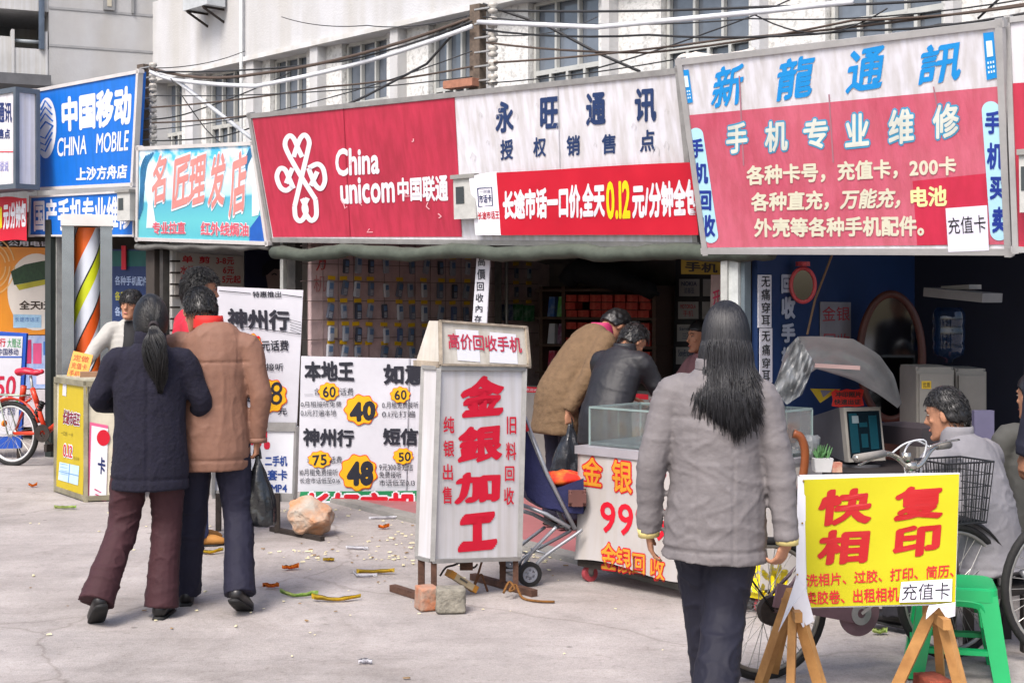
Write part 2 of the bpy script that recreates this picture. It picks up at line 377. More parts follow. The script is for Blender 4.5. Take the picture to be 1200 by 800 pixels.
def pipe(b, r, m):
    bm = NB(); tube(bm, [BL_(b, -.07, 0), BL_(b, -.07, 11)], r, 8); return obj('drain_pipe', bm, m, bd, True)
pipe(b_at(158, 0)+.05, .05, M('grey_pipe', '8b9296', .5)); pipe(b_at(287, 0), .03, M('pale_pipe', 'cfd2d2', .5))
# air conditioner on the upper wall
c = BL_(b_at(237, -.25), -.22, 1.6+337*BL_(b_at(237, -.25), -.22).y/F)
ac = thing('air_conditioner', 'grey air conditioner on a bracket high on the white wall', 'air conditioner', c)
bm = NB(); box(bm, c+V((0, 0, .28)), (.75, .34, .5), ax=(BR, BQ, V((0, 0, 1)))); obj('casing', bm, M('ac_grey', 'b3b8bb', .5), ac)
bm = NB()
for s in (-.25, .25): bar(bm, c+BR*s+BQ*.24+V((0, 0, -.2)), c+BR*s-BQ*.16+V((0, 0, .0)), .03); bar(bm, c+BR*s+BQ*.24+V((0, 0, .01)), c+BR*s-BQ*.18+V((0, 0, .01)), .03)
obj('bracket', bm, dark, ac)
# ---- grey block at the far left
gp = Pl(W3(57, 300, 24), V((.41, -.91, 0))); gd = V((.91, .41, 0)); gq = V((-.41, .91, 0))
gc = M('grey_render', 'a4a5a8', .9, var=.07, scale=1.2, bump=.3, bscale=30, streak=.10, ss=(1.2, 1.2, .3))
P0 = gp.hit(57, 350); P0.z = 0
def GB(a, t, z): return P0+gd*a+gq*t+V((0, 0, z))
def gbox(bm, a0, a1, t0, t1, z0, z1): hexa(bm, [GB(a0, t0, z0), GB(a1, t0, z0), GB(a1, t1, z0), GB(a0, t1, z0)], [GB(a0, t0, z1), GB(a1, t0, z1), GB(a1, t1, z1), GB(a0, t1, z1)])
gb = thing('apartment_block', 'plain grey rendered block with an open balcony behind the blue sign', 'building', P0)
def gz(py, a=0): return 1.6+(350-py)*GB(a, 0, 0).y/F
bm = NB(); gbox(bm, 0, 9, 0, 8, 0, 12); obj('wall', bm, gc, gb)
bm = NB()
for py in (9, 53): gbox(bm, 0, 9, -.012, -.002, gz(py)-.02, gz(py)+.02)
obj('joint', bm, M('joint_grey', '8d8e90', .9), gb)
def px_a(px): # run along the wall for a column
    h = gp.hit(px, 350); h.z = 0; return (h-P0).dot(gd)
bm = NB(); a0, a1 = px_a(121), px_a(134)
gbox(bm, a0, a1, -.05, -.003, gz(12, a0), gz(12, a0)+.9); f = obj('window', bm, M('window_shade', '7e7f80', .6), gb)
bm = NB(); gbox(bm, a0+.06, a1-.05, -.06, -.052, gz(12, a0)+.06, gz(12, a0)+.84); obj('pane', bm, M('curtained_glass', 'a9a394', .3), f)
bm = NB(); a0, a1 = px_a(154), px_a(157); gbox(bm, a0, a1, -.05, -.003, gz(16, a0), gz(16, a0)+.9); obj('window', bm, M('window_shade', '7e7f80', .6), gb)
# balcony wing
bm = NB(); zb = gz(100); zp = gz(46)
gbox(bm, -6, -.6, .02, .16, zb+.12, zp); gbox(bm, -.6, -.003, .0, .2, zb+.12, zp-.18)
gbox(bm, -6, -.003, 1.8, 8, 0, 12)
gbox(bm, -6, -.003, .02, 1.8, gz(14), gz(14)+.3)
for a in (-.55, -.02): gbox(bm, a-.05, a+.0, -.02, .22, zb+.12, zp+.12)
obj('balcony_parapet', bm, M('balcony_render', 'b4b5b7', .9, var=.1, scale=2, streak=.12), gb)
bm = NB(); gbox(bm, -6, .0, -.35, 1.8, zb-.06, zb+.12); obj('balcony_slab', bm, M('slab_dark', '5b5c60', .9), gb)
bm = NB(); gbox(bm, -1.0, -.45, 1.72, 1.795, zb+.12, zb+2.3); obj('door', bm, M('door_grey', '6f7478', .6), gb)
for a in (-2.6, -1.75):
    bm = NB(); gbox(bm, a, a+.6, 1.72, 1.795, zb+.9, zb+2.2); f = obj('window', bm, M('window_dark', '474d55', .4), gb)
bm = NB(); tube(bm, [GB(-.12, -.03, zb+.6), GB(-.12, -.03, 12)], .05); obj('drain_pipe', bm, M('blue_pipe', '7c8ea4', .5), gb, True)
bm = NB(); tube(bm, [GB(-.56, .08, zp-.05), GB(-.02, .08, zp-.05)], .03); tube(bm, [GB(-6, .08, zp+.25), GB(-.9, .08, zp+.3)], .025)
tube(bm, [GB(-1.4, .3, zp-.1), GB(-.85, .9, zp+.8)], .025)
obj('rail', bm, M('grey_pipe', '8b9296', .5), gb, True)
# ================================================================ the stalls
Z = V((0, 0, 1))
conc = M('stall_wall_grey', '77736e', .9, var=.15, scale=3, bump=.3)
tin = M('tin_roof', '6d6a66', .7, .3, var=.2, scale=4)
post_m = M('stall_post', '4d4a47', .7, .2, var=.25, scale=10, bump=.2)
aA, aB, aC, aD, aE = a_at(-160, 0), a_at(184, 0), a_at(346, 0), a_at(866, 0), a_at(1310, 0)
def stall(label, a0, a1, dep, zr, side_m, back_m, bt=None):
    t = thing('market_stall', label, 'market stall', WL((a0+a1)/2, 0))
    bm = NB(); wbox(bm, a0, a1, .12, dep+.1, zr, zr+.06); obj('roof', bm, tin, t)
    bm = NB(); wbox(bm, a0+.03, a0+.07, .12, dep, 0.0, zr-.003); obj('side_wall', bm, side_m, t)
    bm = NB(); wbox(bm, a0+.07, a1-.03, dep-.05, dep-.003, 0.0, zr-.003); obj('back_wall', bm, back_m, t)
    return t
pegboard = M('pinkish_board', 'b39c9a', .8, var=.14, scale=9, bump=.2)
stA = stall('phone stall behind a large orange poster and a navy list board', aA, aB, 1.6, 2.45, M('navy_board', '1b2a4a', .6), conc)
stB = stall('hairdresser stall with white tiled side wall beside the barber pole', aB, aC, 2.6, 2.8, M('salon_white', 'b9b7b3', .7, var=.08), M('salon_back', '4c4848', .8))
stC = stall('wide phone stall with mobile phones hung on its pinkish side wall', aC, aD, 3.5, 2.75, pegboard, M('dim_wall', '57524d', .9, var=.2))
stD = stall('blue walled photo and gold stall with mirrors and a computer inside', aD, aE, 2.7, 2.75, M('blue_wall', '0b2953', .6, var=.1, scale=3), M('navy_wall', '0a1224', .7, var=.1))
def posts(st, lst, zp=2.4):
    for px, wd, m, t in lst:
        a = a_at(px, t); bm = NB(); wbox(bm, a-wd/2, a+wd/2, t-.04, t+.04, 0, zp); obj('post', bm, m, st)
palepost = M('pale_post', 'a9aaa6', .6, .1, var=.2, scale=8)
posts(stA, [(60, .10, M('green_black_post', '2e3431', .5), 0), (69, .035, palepost, .06), (-60, .1, post_m, 0)])
posts(stB, [(180, .13, M('brown_post', '463f3a', .8, var=.2), .1), (193, .05, post_m, .1), (334, .04, palepost, .15)])
posts(stC, [(345, .11, post_m, .16)], 2.6)
posts(stD, [(852, .05, palepost, -.02), (863, .07, M('white_post', 'c2c6c4', .6, var=.2, scale=9), 0), (874, .03, M('slate_post', '59646b', .6), .03)])
# inner post of the phone stall, on its side wall
sideC = Pl(WL(aC+.075, 0, 0), RD); sideB = Pl(WL(aB+.075, 0, 0), RD); sideD = Pl(WL(aD+.075, 0, 0), RD); sideA = None
h = sideC.hit(581, 350); bm = NB(); bar(bm, V((h.x, h.y, 0))+RD*.03, V((h.x, h.y, 2.7))+RD*.03, .07); obj('post', bm, post_m, stC)
h = sideC.hit(588, 350); bm = NB(); tube(bm, [V((h.x, h.y, 0))+RD*.06, V((h.x, h.y, 2.7))+RD*.06], .018); obj('pole', bm, alum, stC, True)
# rolled green canvas awning under the signs
bm = NB(); pts = []
for i in range(60):
    px = 322+i*(905-322)/59; p = front(-.05).hit(px, 296+2*math.sin(i*.5)); pts.append(p+V((0, 0, .02*noise.noise(V((i*.4, 0, 0))))))
tube(bm, pts, [(.055+.018*noise.noise(V((i*.6, 3, 0))), .07) for i in range(60)], 10)
tag(obj('rolled_awning', bm, M('green_grey_canvas', '4d544b', .9, var=.2, scale=9, bump=.5, bscale=20), smooth=True), 'dull green canvas awning rolled up under the big red and white signs', 'awning')
bm = NB(); pts = [front(-.02).hit(160+i*6, 289+1.2*math.sin(i)) for i in range(27)]; tube(bm, pts, .03, 8)
tag(obj('rolled_awning', bm, M('grey_canvas', '6d6c69', .9, var=.2, scale=9), smooth=True), 'thin grey awning rolled up under the hairdresser sign', 'awning')

# ================================================================ signs over the stalls
def sign_box(name, label, cat, pl, corners, depth, frame_m, face_m, fw=.045, fname='face'):
    q = [pl.hit(*c) for c in corners]; t = thing(name, label, cat, (q[2]+q[3])/2)
    bm = NB(); slab(bm, q, pl.n, depth); obj(fname, bm, face_m, t)
    bm = NB()
    for i in range(4):
        a, b = q[i], q[(i+1) % 4]; d = (b-a).normalized(); e = fw/2
        k_ = .06 if i % 2 else .064; bar(bm, a-d*e-pl.n*(k_/2-.014), b+d*e-pl.n*(k_/2-.014), k_, fw*.66 if i % 2 else fw*.65, up=d.cross(pl.n))
    obj('frame', bm, frame_m, t); return t, q
def sub(u, v, Q): TL, TR, BR, BL = [V(p) for p in Q]; p = (TL*(1-u)+TR*u)*(1-v)+(BL*(1-u)+BR*u)*v; return (p.x, p.y)
bluef = M('blue_sign', '1267c4', .4, var=.05, streak=.06, rib=.05)
redf = M('red_sign', 'b82e48', .5, var=.13, scale=1.6, streak=.17, rib=.12)
bannerred = M('banner_red', 'b80c28', .5, var=.04)
# --- China Mobile
pl = front(0, 4, 2.7); C1 = crop(3.3333, 0, 60)
t, q = sign_box('shop_sign', 'large blue sign with a white oval wave emblem above the low blue repair sign', 'shop sign', pl, [(39, 107), (162, 84), (155, 216), (34, 222)], .09, M('pale_frame', 'c6c2c0', .5, .1, var=.1), bluef, .05)
text(t, '中国移动', C1((240, 182), (515, 130), (512, 287), (243, 318)), pl, wht_ink, .045)
text(t, 'CHINA  MOBILE', C1((225, 340), (505, 308), (500, 388), (223, 413)), pl, wht_ink, .012)
text(t, '上沙方舟店', C1((298, 455), (498, 440), (496, 497), (298, 507)), pl, wht_ink, .035)
patch(t, 'emblem', [(x+(y-149)*-.05*0, y-(x-55)*.2) for x, y in blob(54.5, 150, 11.8, 35.5, 40)], pl, wht_ink, .004)
bm = NB()
for i in range(7):      # wave bars cut across the oval
    y = 124+i*7.6; k = math.sqrt(max(.05, 1-((y+3-150)/34)**2))*11
    sgn = 1 if i < 3 else (-1 if i > 3 else 0)
    if i == 3: ribbon(bm, [(54-k*.7, y+6), (54, y-4), (54+k*.8, y+1)], 2.0, pl, .007)
    else: ribbon(bm, [(54.5-k*.75, y+5+(.0)), (54.5-1, y-2-6*(sgn > 0)+8*(sgn < 0)+2), (54.5+k*.75, y-1+4*(sgn > 0)-6*(sgn < 0))], 1.9, pl, .007)
obj('emblem_wave', bm, bluef, t, fix=False)
# --- the low blue sign under it
pl = front(-.02, 3, 2.2)
t, q = sign_box('shop_sign', 'low blue phone repair sign with bold white characters under the oval emblem sign', 'shop sign', pl, [(36, 231), (158, 224), (157, 276), (35, 276)], .1, M('pale_frame', 'c6c2c0'), bluef, .03)
text(t, '国产手机专业维修', ((39.5, 234), (154, 229), (153, 269), (40, 271.5)), pl, wht_ink, .028)
pm_ = front(-.14, 0, 2.2)
def meter(label, pl, corners, note):
    q = [pl.hit(*c) for c in corners]; t = thing('meter_box', label, 'meter box', (q[2]+q[3])/2)
    bm = NB(); slab(bm, q, pl.n, .12); obj('casing', bm, M('meter_grey', 'b4b4b0', .5, var=.12, scale=14), t)
    Q = corners; bm = NB(); poly(bm, [pl.hit(*sub(u, v, Q), .004) for u, v in ((.12, .2), (.5, .2), (.5, .62), (.12, .62))]); obj('window', bm, M('meter_glass', '3c4245', .2), t, fix=False)
    bm = NB(); slab(bm, [pl.hit(*sub(u, v, Q), .02) for u, v in ((-.06, -.1), (1.06, -.1), (1.06, .0), (-.06, .0))], pl.n, .15); obj('cap', bm, M('meter_cap', '8d8c88', .6), t)
    return t
meter('grey meter box at the end of the low blue repair sign', pm_, [(137, 226), (152, 225), (152, 258), (137, 259)], 0)
# --- leftmost white sign, its side panel towards the camera
pl = front(-.45, 0, 2.6)
Q = [(-60, 96), (19, 106), (19, 218), (-60, 232)]
a1 = a_at(19, -.45); z0 = WL(a1, -.45).y
zt = 1.6+(350-105)*z0/F; zb_ = 1.6+(350-218)*z0/F
a0 = a1-1.6
t = thing('shop_sign', 'white lightbox sign with a red line beside the blue oval emblem sign', 'shop sign', WL((a0+a1)/2, -.45, zb_))
bm = NB(); wbox(bm, a0, a1, -.45, -.22, zb_, zt); obj('box', bm, white, t)
bm = NB()
for z in (zt, zb_): wbox(bm, a0-.02, a1+.02, -.47, -.2, z-.025, z+.025)
for a, tt in ((a1, -.45), (a1, -.22), (a0, -.45)): wbox(bm, a-.02, a+.022, tt-.022, tt+.022, zb_+.025, zt-.025)
obj('frame', bm, M('slate_frame', '57606a', .5, .2), t)
text(t, '通讯', rq(-3, 120, 14, 144), pl, navy_ink, .03); text(t, '售点', rq(-2, 151, 12, 163), pl, navy_ink, .03)
bm = NB(); ribbon(bm, [(-40, 178), (18, 178)], 1.2, pl); obj('red_line', bm, red_ink, t, fix=False)
text(t, '说说', rq(0, 189, 10, 201), pl, M('violet_ink', '8a88b8', .6), .02)
# --- red cloth banner at the far left
pl = front(-.2, 0, 2.2)
bm = NB(); pts = []
N_ = 16; rows = []
for i in range(N_+1):
    x = -70+i*(33+70)/N_; u = i/N_
    rows.append([bm.verts.new(pl.hit(x, y, .012*math.sin(i*1.3)+.006)) for y in (232-.03*x+1.5*math.sin(i*.9), 257, 282+1.2*math.sin(i*.8))])
for a, b in zip(rows, rows[1:]):
    for j in (0, 1): bm.faces.new((a[j], b[j], b[j+1], a[j+1]))
t = thing('cloth_banner', 'short red cloth banner hanging below the white lightbox sign', 'banner', pl.hit(0, 282))
o = obj('cloth', bm, bannerred, t, True, fix=False); pl = Surf(o, pl)
text(t, '元/分钟包', ((4, 238), (31, 234), (30.5, 266), (4, 269.5)), pl, wht_ink, .045, .003); text(t, '1', rq(-3, 242, 2.5, 268), pl, yel_ink, .04, .003)
# --- hairdresser
pl = front(-.05, 7, 2.1); C1 = crop(3.3333, 0, 60)
def seasky(m):
    N = m.node_tree.nodes; L = m.node_tree.links; b = N['Principled BSDF']
    tc = N.new('ShaderNodeTexCoord'); sp = N.new('ShaderNodeSeparateXYZ'); L.new(tc.outputs['Generated'], sp.inputs[0])
    r = N.new('ShaderNodeValToRGB'); e = r.color_ramp.elements
    e[0].position = 0; e[0].color = lin('4fa6b4'); e[1].position = 1; e[1].color = lin('3f9fc6')
    for p, c in ((.25, '5cb2ba'), (.44, '4d9fb5'), (.47, 'a8d6e4'), (.62, 'b9dcec'), (.8, '4fb4e2')):
        x = e.new(p); x.color = lin(c)
    L.new(sp.outputs[2], r.inputs[0])
    mp = N.new('ShaderNodeMapping'); mp.inputs['Scale'].default_value = (9, 9, 7); L.new(tc.outputs['Generated'], mp.inputs[0])
    n = N.new('ShaderNodeTexNoise'); n.inputs['Scale'].default_value = 1; n.inputs['Detail'].default_value = 6; L.new(mp.outputs[0], n.inputs['Vector'])
    rr = N.new('ShaderNodeValToRGB'); rr.color_ramp.elements[0].position = .43; rr.color_ramp.elements[1].position = .62; L.new(n.outputs['Fac'], rr.inputs[0])
    up = N.new('ShaderNodeMapRange'); up.inputs[1].default_value = .45; up.inputs[2].default_value = .75; L.new(sp.outputs[2], up.inputs[0])
    mu = N.new('ShaderNodeMath'); mu.operation = 'MULTIPLY'; L.new(rr.outputs[0], mu.inputs[0]); L.new(up.outputs[0], mu.inputs[1])
    mx = N.new('ShaderNodeMixRGB'); L.new(mu.outputs[0], mx.inputs[0]); L.new(r.outputs[0], mx.inputs[1]); mx.inputs[2].default_value = lin('e3edf3')
    L.new(mx.outputs[0], b.inputs['Base Color']); return m
ss = seasky(M('sea_and_sky_print', '4fb4e2', .45))
t, q = sign_box('shop_sign', 'hairdresser sign printed with sea and clouds under large pink characters', 'shop sign', pl, [(162, 174), (296, 168), (313, 285), (161, 280)], .16, M('pale_frame', 'c6c2c0'), ss, .05)
pk = M('pink_ink', 'd4857f', .5, var=.12)
bx = [C1(598, 412, 648, 592), C1(680, 418, 738, 600), C1(742, 415, 802, 592), C1(820, 405, 880, 605), C1(902, 398, 962, 632)]
for off, b_, m_ in ((.004, .085, wht_ink), (.0065, .035, pk)): chars(t, '名匠理发店', bx, pl, m_, b_, off, .0, .18, grow=True, pen_=(b_*.9, b_*.5, 1.0), rise=.12)
for off, b_, m_ in ((.004, .07, wht_ink), (.008, .02, M('rose_ink', 'd8586a', .5))):
    text(t, '专业拉直', C1((598, 667), (725, 667), (725, 713), (598, 713)), pl, m_, b_, off, grow=True); text(t, '红外线焗油', C1((787, 667), (972, 672), (972, 722), (787, 718)), pl, m_, b_, off, grow=True)
skinp = M('print_skin', 'cfe0e8', .5, var=.05); hairp = M('print_hair', '2c6f9c', .5, var=.2, scale=12)
patch(t, 'printed_portrait', C1((572, 690), (578, 600), (566, 520), (580, 440), (605, 430), (606, 520), (598, 600), (612, 690)), pl, skinp, .0032)
bm = NB()
for k in range(4): ribbon(bm, smoothp([p for p in C1((600-k*9, 395+k*4), (572-k*6, 450), (562-k*4, 540), (556-k*4, 620+k*12))]), 1.6, pl, .005)
obj('printed_hair', bm, hairp, t, fix=False)
patch(t, 'printed_portrait', C1((968, 440), (990, 395), (1003, 470), (1012, 540), (1020, 600), (1010, 640), (985, 645), (985, 530), (968, 500)), pl, skinp, .0032)
patch(t, 'printed_hair', C1((962, 480), (958, 420), (975, 380), (988, 378), (992, 398), (972, 440)), pl, hairp, .006)
patch(t, 'printed_collar', C1((975, 745), (978, 690), (1015, 640), (1032, 655), (1042, 748)), pl, M('print_blue', '1d58ad', .5), .005)
# --- the long Unicom / Yongwang sign
pl = front(0, 11, 2.05); C2 = crop(3.6367, 280, 80); C3 = crop(3.6375, 520, 80)
Q = [(293, 136), (795, 83), (816, 287), (318, 281)]
t, q = sign_box('shop_sign', 'long tilted sign, half red with a white knot emblem and half white with navy characters', 'shop sign', pl, Q, .2, alum, white, .06, 'white_panel')
patch(t, 'red_panel', C2((58, 214), (920, 125), (952, 718), (147, 719)), pl, redf, .004)
text(t, 'China', C2((412, 342), (600, 332), (602, 450), (415, 462)), pl, wht_ink, .03, .008)
text(t, 'unicom', C2((432, 470), (665, 452), (668, 573), (437, 580)), pl, wht_ink, .03, .008)
text(t, '中国联通', C2((677, 468), (893, 450), (895, 568), (680, 567)), pl, wht_ink, .035, .008)
bm = NB()
kn = [[(330, 560), (262, 452), (207, 352), (200, 312), (217, 288), (236, 300), (256, 345), (272, 378)], [(240, 588), (268, 470), (296, 352), (302, 312), (285, 285), (265, 298), (246, 345), (236, 378)],
      [(240, 588), (244, 632), (262, 650), (280, 636), (290, 600), (272, 555)], [(330, 560), (333, 625), (315, 648), (297, 634), (280, 595), (296, 552)],
      [(228, 505), (205, 520), (180, 506), (165, 462), (178, 428), (200, 432), (218, 470), (236, 512)], [(300, 425), (338, 408), (362, 428), (370, 478), (354, 512), (332, 500), (314, 462), (300, 425)],
      [(205, 490), (232, 425)], [(310, 500), (338, 440)]]
for i, k in enumerate(kn): ribbon(bm, [p for p in smoothp([V(x) for x in C2(*k)], 6)], 5.6, pl, .007+.0006*i)
obj('knot_emblem', bm, wht_ink, t, fix=False)
for s_, b_, k in (('永旺通讯', [(222, 140, 300, 275), (412, 122, 492, 258), (608, 103, 692, 243), (815, 83, 908, 230)], .035), ('授权销售点', [(243, 303, 297, 390), (383, 293, 437, 378), (525, 285, 582, 373), (675, 280, 735, 365), (838, 262, 902, 355)], .025)):
    chars(t, s_, [C3(*x) for x in b_], pl, M('navy_sign_ink', '1f3560', .5, var=.1), k, .005, slope=.09)
bm = NB()
for i in range(9):
    x, y = random.uniform(395, 530), random.uniform(160, 270); ribbon(bm, [(x, y), (x+random.uniform(-4, 5), y+random.uniform(2, 7)), (x+random.uniform(-3, 6), y+random.uniform(3, 9))], random.uniform(.7, 1.6), pl, .009)
obj('torn_spot', bm, M('torn_pink', 'e6a9b0', .7), t, fix=False)
bm = NB(); ribbon(bm, [C2((447, 172), (470, 500))[0], C2((447, 172), (476, 716))[1]], 1.0, pl, .007); obj('panel_joint', bm, M('dark_red_line', '8d1a2f', .6), t, fix=False)
bm = NB(); ribbon(bm, C3((488, 70), (497, 420)), .8, pl, .007); obj('panel_joint', bm, M('grey_line', 'aaa9ad', .6), t, fix=False)
bm = NB()
for i in range(14):
    x, y = random.uniform(545, 790), random.uniform(120, 195); s_ = random.uniform(3, 9)
    ribbon(bm, [(x, y), (x+s_*.4, y-s_), (x+s_, y-s_*.4), (x+s_*.8, y+s_*.5)], .5, pl, .006)
obj('scratch', bm, M('scratch_grey', 'b6b3b4', .7), t, fix=False)
# banner hung across it
pb2 = front(-.035, 11, 2.05)
t = thing('cloth_banner', 'red cloth banner advertising 0.12 per minute, hung across the long sign', 'banner', pb2.hit(690, 274))
def cloth(quad, nx, ny, pl, amp, par, name, mat, off=.01, k=1.0):
    bm = NB(); g = []
    for i in range(nx+1):
        g.append([])
        for j in range(ny+1):
            u, v = i/nx, j/ny; x, y = sub(u, v, quad)
            d = amp*(noise.noise(V((u*6*k+3, v*1.4+u*2, 1)))+.5*noise.noise(V((u*14*k, v*3, 5))))
            g[-1].append(bm.verts.new(pl.hit(x, y+.9*math.sin(u*5+1)*(1-v)*.8, off+abs(amp)+d)))
    for i in range(nx):
        for j in range(ny): bm.faces.new((g[i][j], g[i][j+1], g[i+1][j+1], g[i+1][j]))
    return obj(name, bm, mat, par, True)
s1 = cloth(C3((232, 441), (1060, 400), (1095, 708), (252, 709)), 50, 8, pb2, .012, t, 'red_cloth', bannerred)
s2 = cloth(C3((115, 455), (234, 441), (254, 709), (145, 709)), 8, 8, pb2, .012, t, 'white_cloth', M('banner_white', 'e4e3ea', .6, var=.04))
oo = .003; s1 = Surf(s1, pb2); s2 = Surf(s2, pb2)
text(t, '长途市话一口价,全天', C3((252, 522), (688, 483), (688, 640), (254, 650)), s1, wht_ink, .05, oo)
text(t, '0.12', C3((692, 482), (795, 476), (797, 642), (695, 645)), s1, yel_ink, .03, oo)
text(t, '元/分钟全包', C3((803, 490), (1083, 468), (1087, 628), (805, 642)), s1, wht_ink, .05, oo)
text(t, '长途市话王', C3((145, 612), (236, 606), (238, 642), (148, 645)), s2, red_ink, .02, oo)
bm = NB(); ribbon(bm, C3((145, 512), (205, 507), (209, 585), (150, 590), (145, 512)), 1.2, s2, oo); obj('blue_frame', bm, navy_ink, t, fix=False)
text(t, '市话卡', C3((150, 540), (203, 536), (205, 572), (153, 576)), s2, navy_ink, .02, oo); text(t, '一时通', C3((155, 520), (198, 517), (199, 531), (156, 534)), s2, navy_ink, .0, oo)
meter('grey meter box where the red panel meets the white one', front(-.1, 4, 2.05), [(531, 210), (556, 208), (558, 256), (532, 257)], 1)
# --- Xinlong
pl = front(-.12, 13, 1.95); C4 = crop(2.7595, 780, 20)
pinkred = M('faded_red_sign', 'c46578', .5, col2='b54a61', var=.2, scale=1.1, streak=.14, rib=.25)
Q = [(797, 73), (1171, 28), (1182, 295), (827, 294)]
t, q = sign_box('shop_sign', 'large faded pink and white sign headed by blue brush characters', 'shop sign', pl, Q, .2, M('sign_frame_grey', 'b2b1b0', .45, .4, var=.12), white, .06, 'white_panel')
patch(t, 'pink_panel', C4((70, 318), (1083, 224), (1108, 735), (132, 745)), pl, pinkred, .004)
patch(t, 'unfaded_patch', C4((800, 530), (1040, 505), (1050, 612), (905, 620), (912, 735), (815, 738)), pl, M('fresh_red', 'c12a48', .5, var=.12, scale=3, streak=.1), .0055)
bi = M('brush_blue', '0f86cc', .5, var=.06)
chars(t, '新龍通訊', [C4(*x) for x in ((155, 155, 252, 290), (362, 130, 480, 265), (590, 100, 708, 240), (822, 82, 960, 213))], pl, bi, 0, .004, .03, .14, .0, pen_=(.032, .012, 1.0), rise=.16)
rb = [C4(*x) for x in ((200, 345, 265, 437), (325, 338, 395, 432), (450, 330, 525, 423), (585, 315, 658, 415), (725, 300, 803, 407), (868, 283, 948, 388))]
chars(t, '手机专业维修', rb, pl, M('outline_blue', '3f95be', .5), .085, .0065, slope=.1, grow=True); chars(t, '手机专业维修', rb, pl, M('cream_ink', 'd0d3c9', .5), .028, .0085, slope=.1, grow=True)
cream = M('pale_green_ink', 'cfccb6', .5, var=.05)
text(t, '各种卡号，充值卡，200卡', C4((262, 480), (942, 448), (942, 512), (264, 546)), pl, cream, .035, .008)
text(t, '各种直充，万能充，', C4((277, 567), (772, 550), (757, 618), (279, 630)), pl, cream, .035, .008); text(t, '电池', C4((793, 550), (912, 543), (912, 610), (795, 615)), pl, M('lemon_ink', 'e6e2a0', .5), .035, .008)
text(t, '外壳等各种手机配件。', C4((287, 650), (838, 640), (838, 708), (289, 712)), pl, cream, .035, .008)
pill = M('pill_blue', 'a9d4e6', .5, var=.05)
def pillp(x0, y0, x1, y1, sk): # rounded upright shape, drifting sk to the right towards its foot
    r = (x1-x0-sk)/2; w_ = r*2; pts = []
    for i in range(13): a = math.pi+math.pi*i/12; pts.append((x0+r+r*math.cos(a), y0+r+r*math.sin(a)))
    for i in range(13): a = math.pi*i/12; pts.append((x0+sk+r+r*math.cos(a), y1-r+r*math.sin(a)))
    return C4(*pts)
patch(t, 'blue_pill', pillp(1024, 272, 1110, 722, 27), pl, pill, .007); patch(t, 'blue_pill', pillp(77, 358, 172, 730, 48), pl, pill, .007)
dk = M('royal_ink', '1b3590', .5)
chars(t, '手机买卖', [C4(x0+5, y0, x1-4, y1) for x0, y0, x1, y1 in ((1030, 303, 1090, 378), (1036, 405, 1097, 492), (1045, 515, 1103, 590), (1053, 612, 1108, 697))], pl, dk, .035, .010)
chars(t, '手机回收', [C4(*x) for x in ((82, 392, 125, 455), (93, 470, 140, 538), (107, 560, 150, 625), (117, 638, 163, 710))], pl, dk, .035, .010)
for Qp in (C4((50, 172), (76, 170), (90, 276), (64, 280)), C4((1028, 52), (1062, 48), (1074, 196), (1040, 204))):
    patch(t, 'printed_phone', Qp, pl, bi, .006)
    patch(t, 'printed_screen', [sub(u, v, Qp) for u, v in ((.22, .18), (.8, .18), (.8, .52), (.22, .52))], pl, M('print_pale', 'd7ecf5', .5), .008)
    bm = NB()
    for v in (.62, .72, .82):
        for u in (.2, .45, .7): poly(bm, [pl.hit(*sub(a, b, Qp), .008) for a, b in ((u, v), (u+.14, v), (u+.14, v+.05), (u, v+.05))])
    obj('printed_keypad', bm, M('print_pale', 'd7ecf5', .5), t, fix=False)
bm = NB()
for x, y0, y1 in ((240, 190, 480), (530, 250, 470), (868, 225, 300)): ribbon(bm, C4((x, y0), (x+14, y1)), 1.6, pl, .0068)
obj('panel_joint', bm, M('grey_rose_line', 'a0707c', .6), t, fix=False)
# paper taped on it
pq = C4((909, 617), (1043, 607), (1049, 753), (918, 758)); t2 = thing('paper_note', 'white sheet of paper taped low on the faded pink sign', 'notice', pl.hit(1130, 292))
patch(t2, 'sheet', pq, pl, M('note_paper', 'dcd9e8', .7, var=.03), .016); text(t2, '充值卡', C4((916, 648), (1037, 636), (1041, 694), (919, 700)), pl, black, -.012, .019)
# next sign, cut by the right edge
pl3 = front(-.2, 5, 2.0)
t, q = sign_box('shop_sign', 'white and red sign just beyond the white meter box and the faded pink sign', 'shop sign', pl3, [(1181, 24), (1330, 4), (1335, 300), (1191, 292)], .2, M('sign_frame_grey', 'b2b1b0'), white, .05, 'white_panel')
patch(t, 'red_panel', [(1184, 98), (1332, 88), (1334, 296), (1192, 290)], pl3, redf, .004)
meter('white meter box on the red sign next to the faded pink sign', front(-.32, 0, 2), [(1194, 182), (1214, 181), (1214, 248), (1195, 249)], 2)
# canvas scraps lying on top of the signs
bm = NB()
pts = [V(p) for p in ((796, 70), (815, 66), (835, 68), (860, 66), (885, 60))]
P_ = front(.1, 0, 2); tube(bm, smoothp([P_.hit(p.x, p.y+1) for p in pts]), [.03+.02*abs(noise.noise(V((i*.7, 0, 0)))) for i in range(21)], 8)
tag(obj('canvas_scrap', bm, M('pale_canvas', 'cfc8c0', .9, var=.1, bump=.4), smooth=True), 'crumpled pale canvas lying on the top edge of the faded pink sign', 'canvas')
bm = NB(); p = front(.05, 0, 2).hit(541, 103); box(bm, p+V((0, 0, .03)), (.3, .1, .06), rot=-.68); bmesh.ops.bevel(bm, geom=bm.edges[:], offset=.008, segments=1)
tag(obj('brick', bm, M('brick_red', '9a6a55', .9, var=.2, scale=20)), 'single pale brick lying on top of the red sign by the iron pole', 'brick')
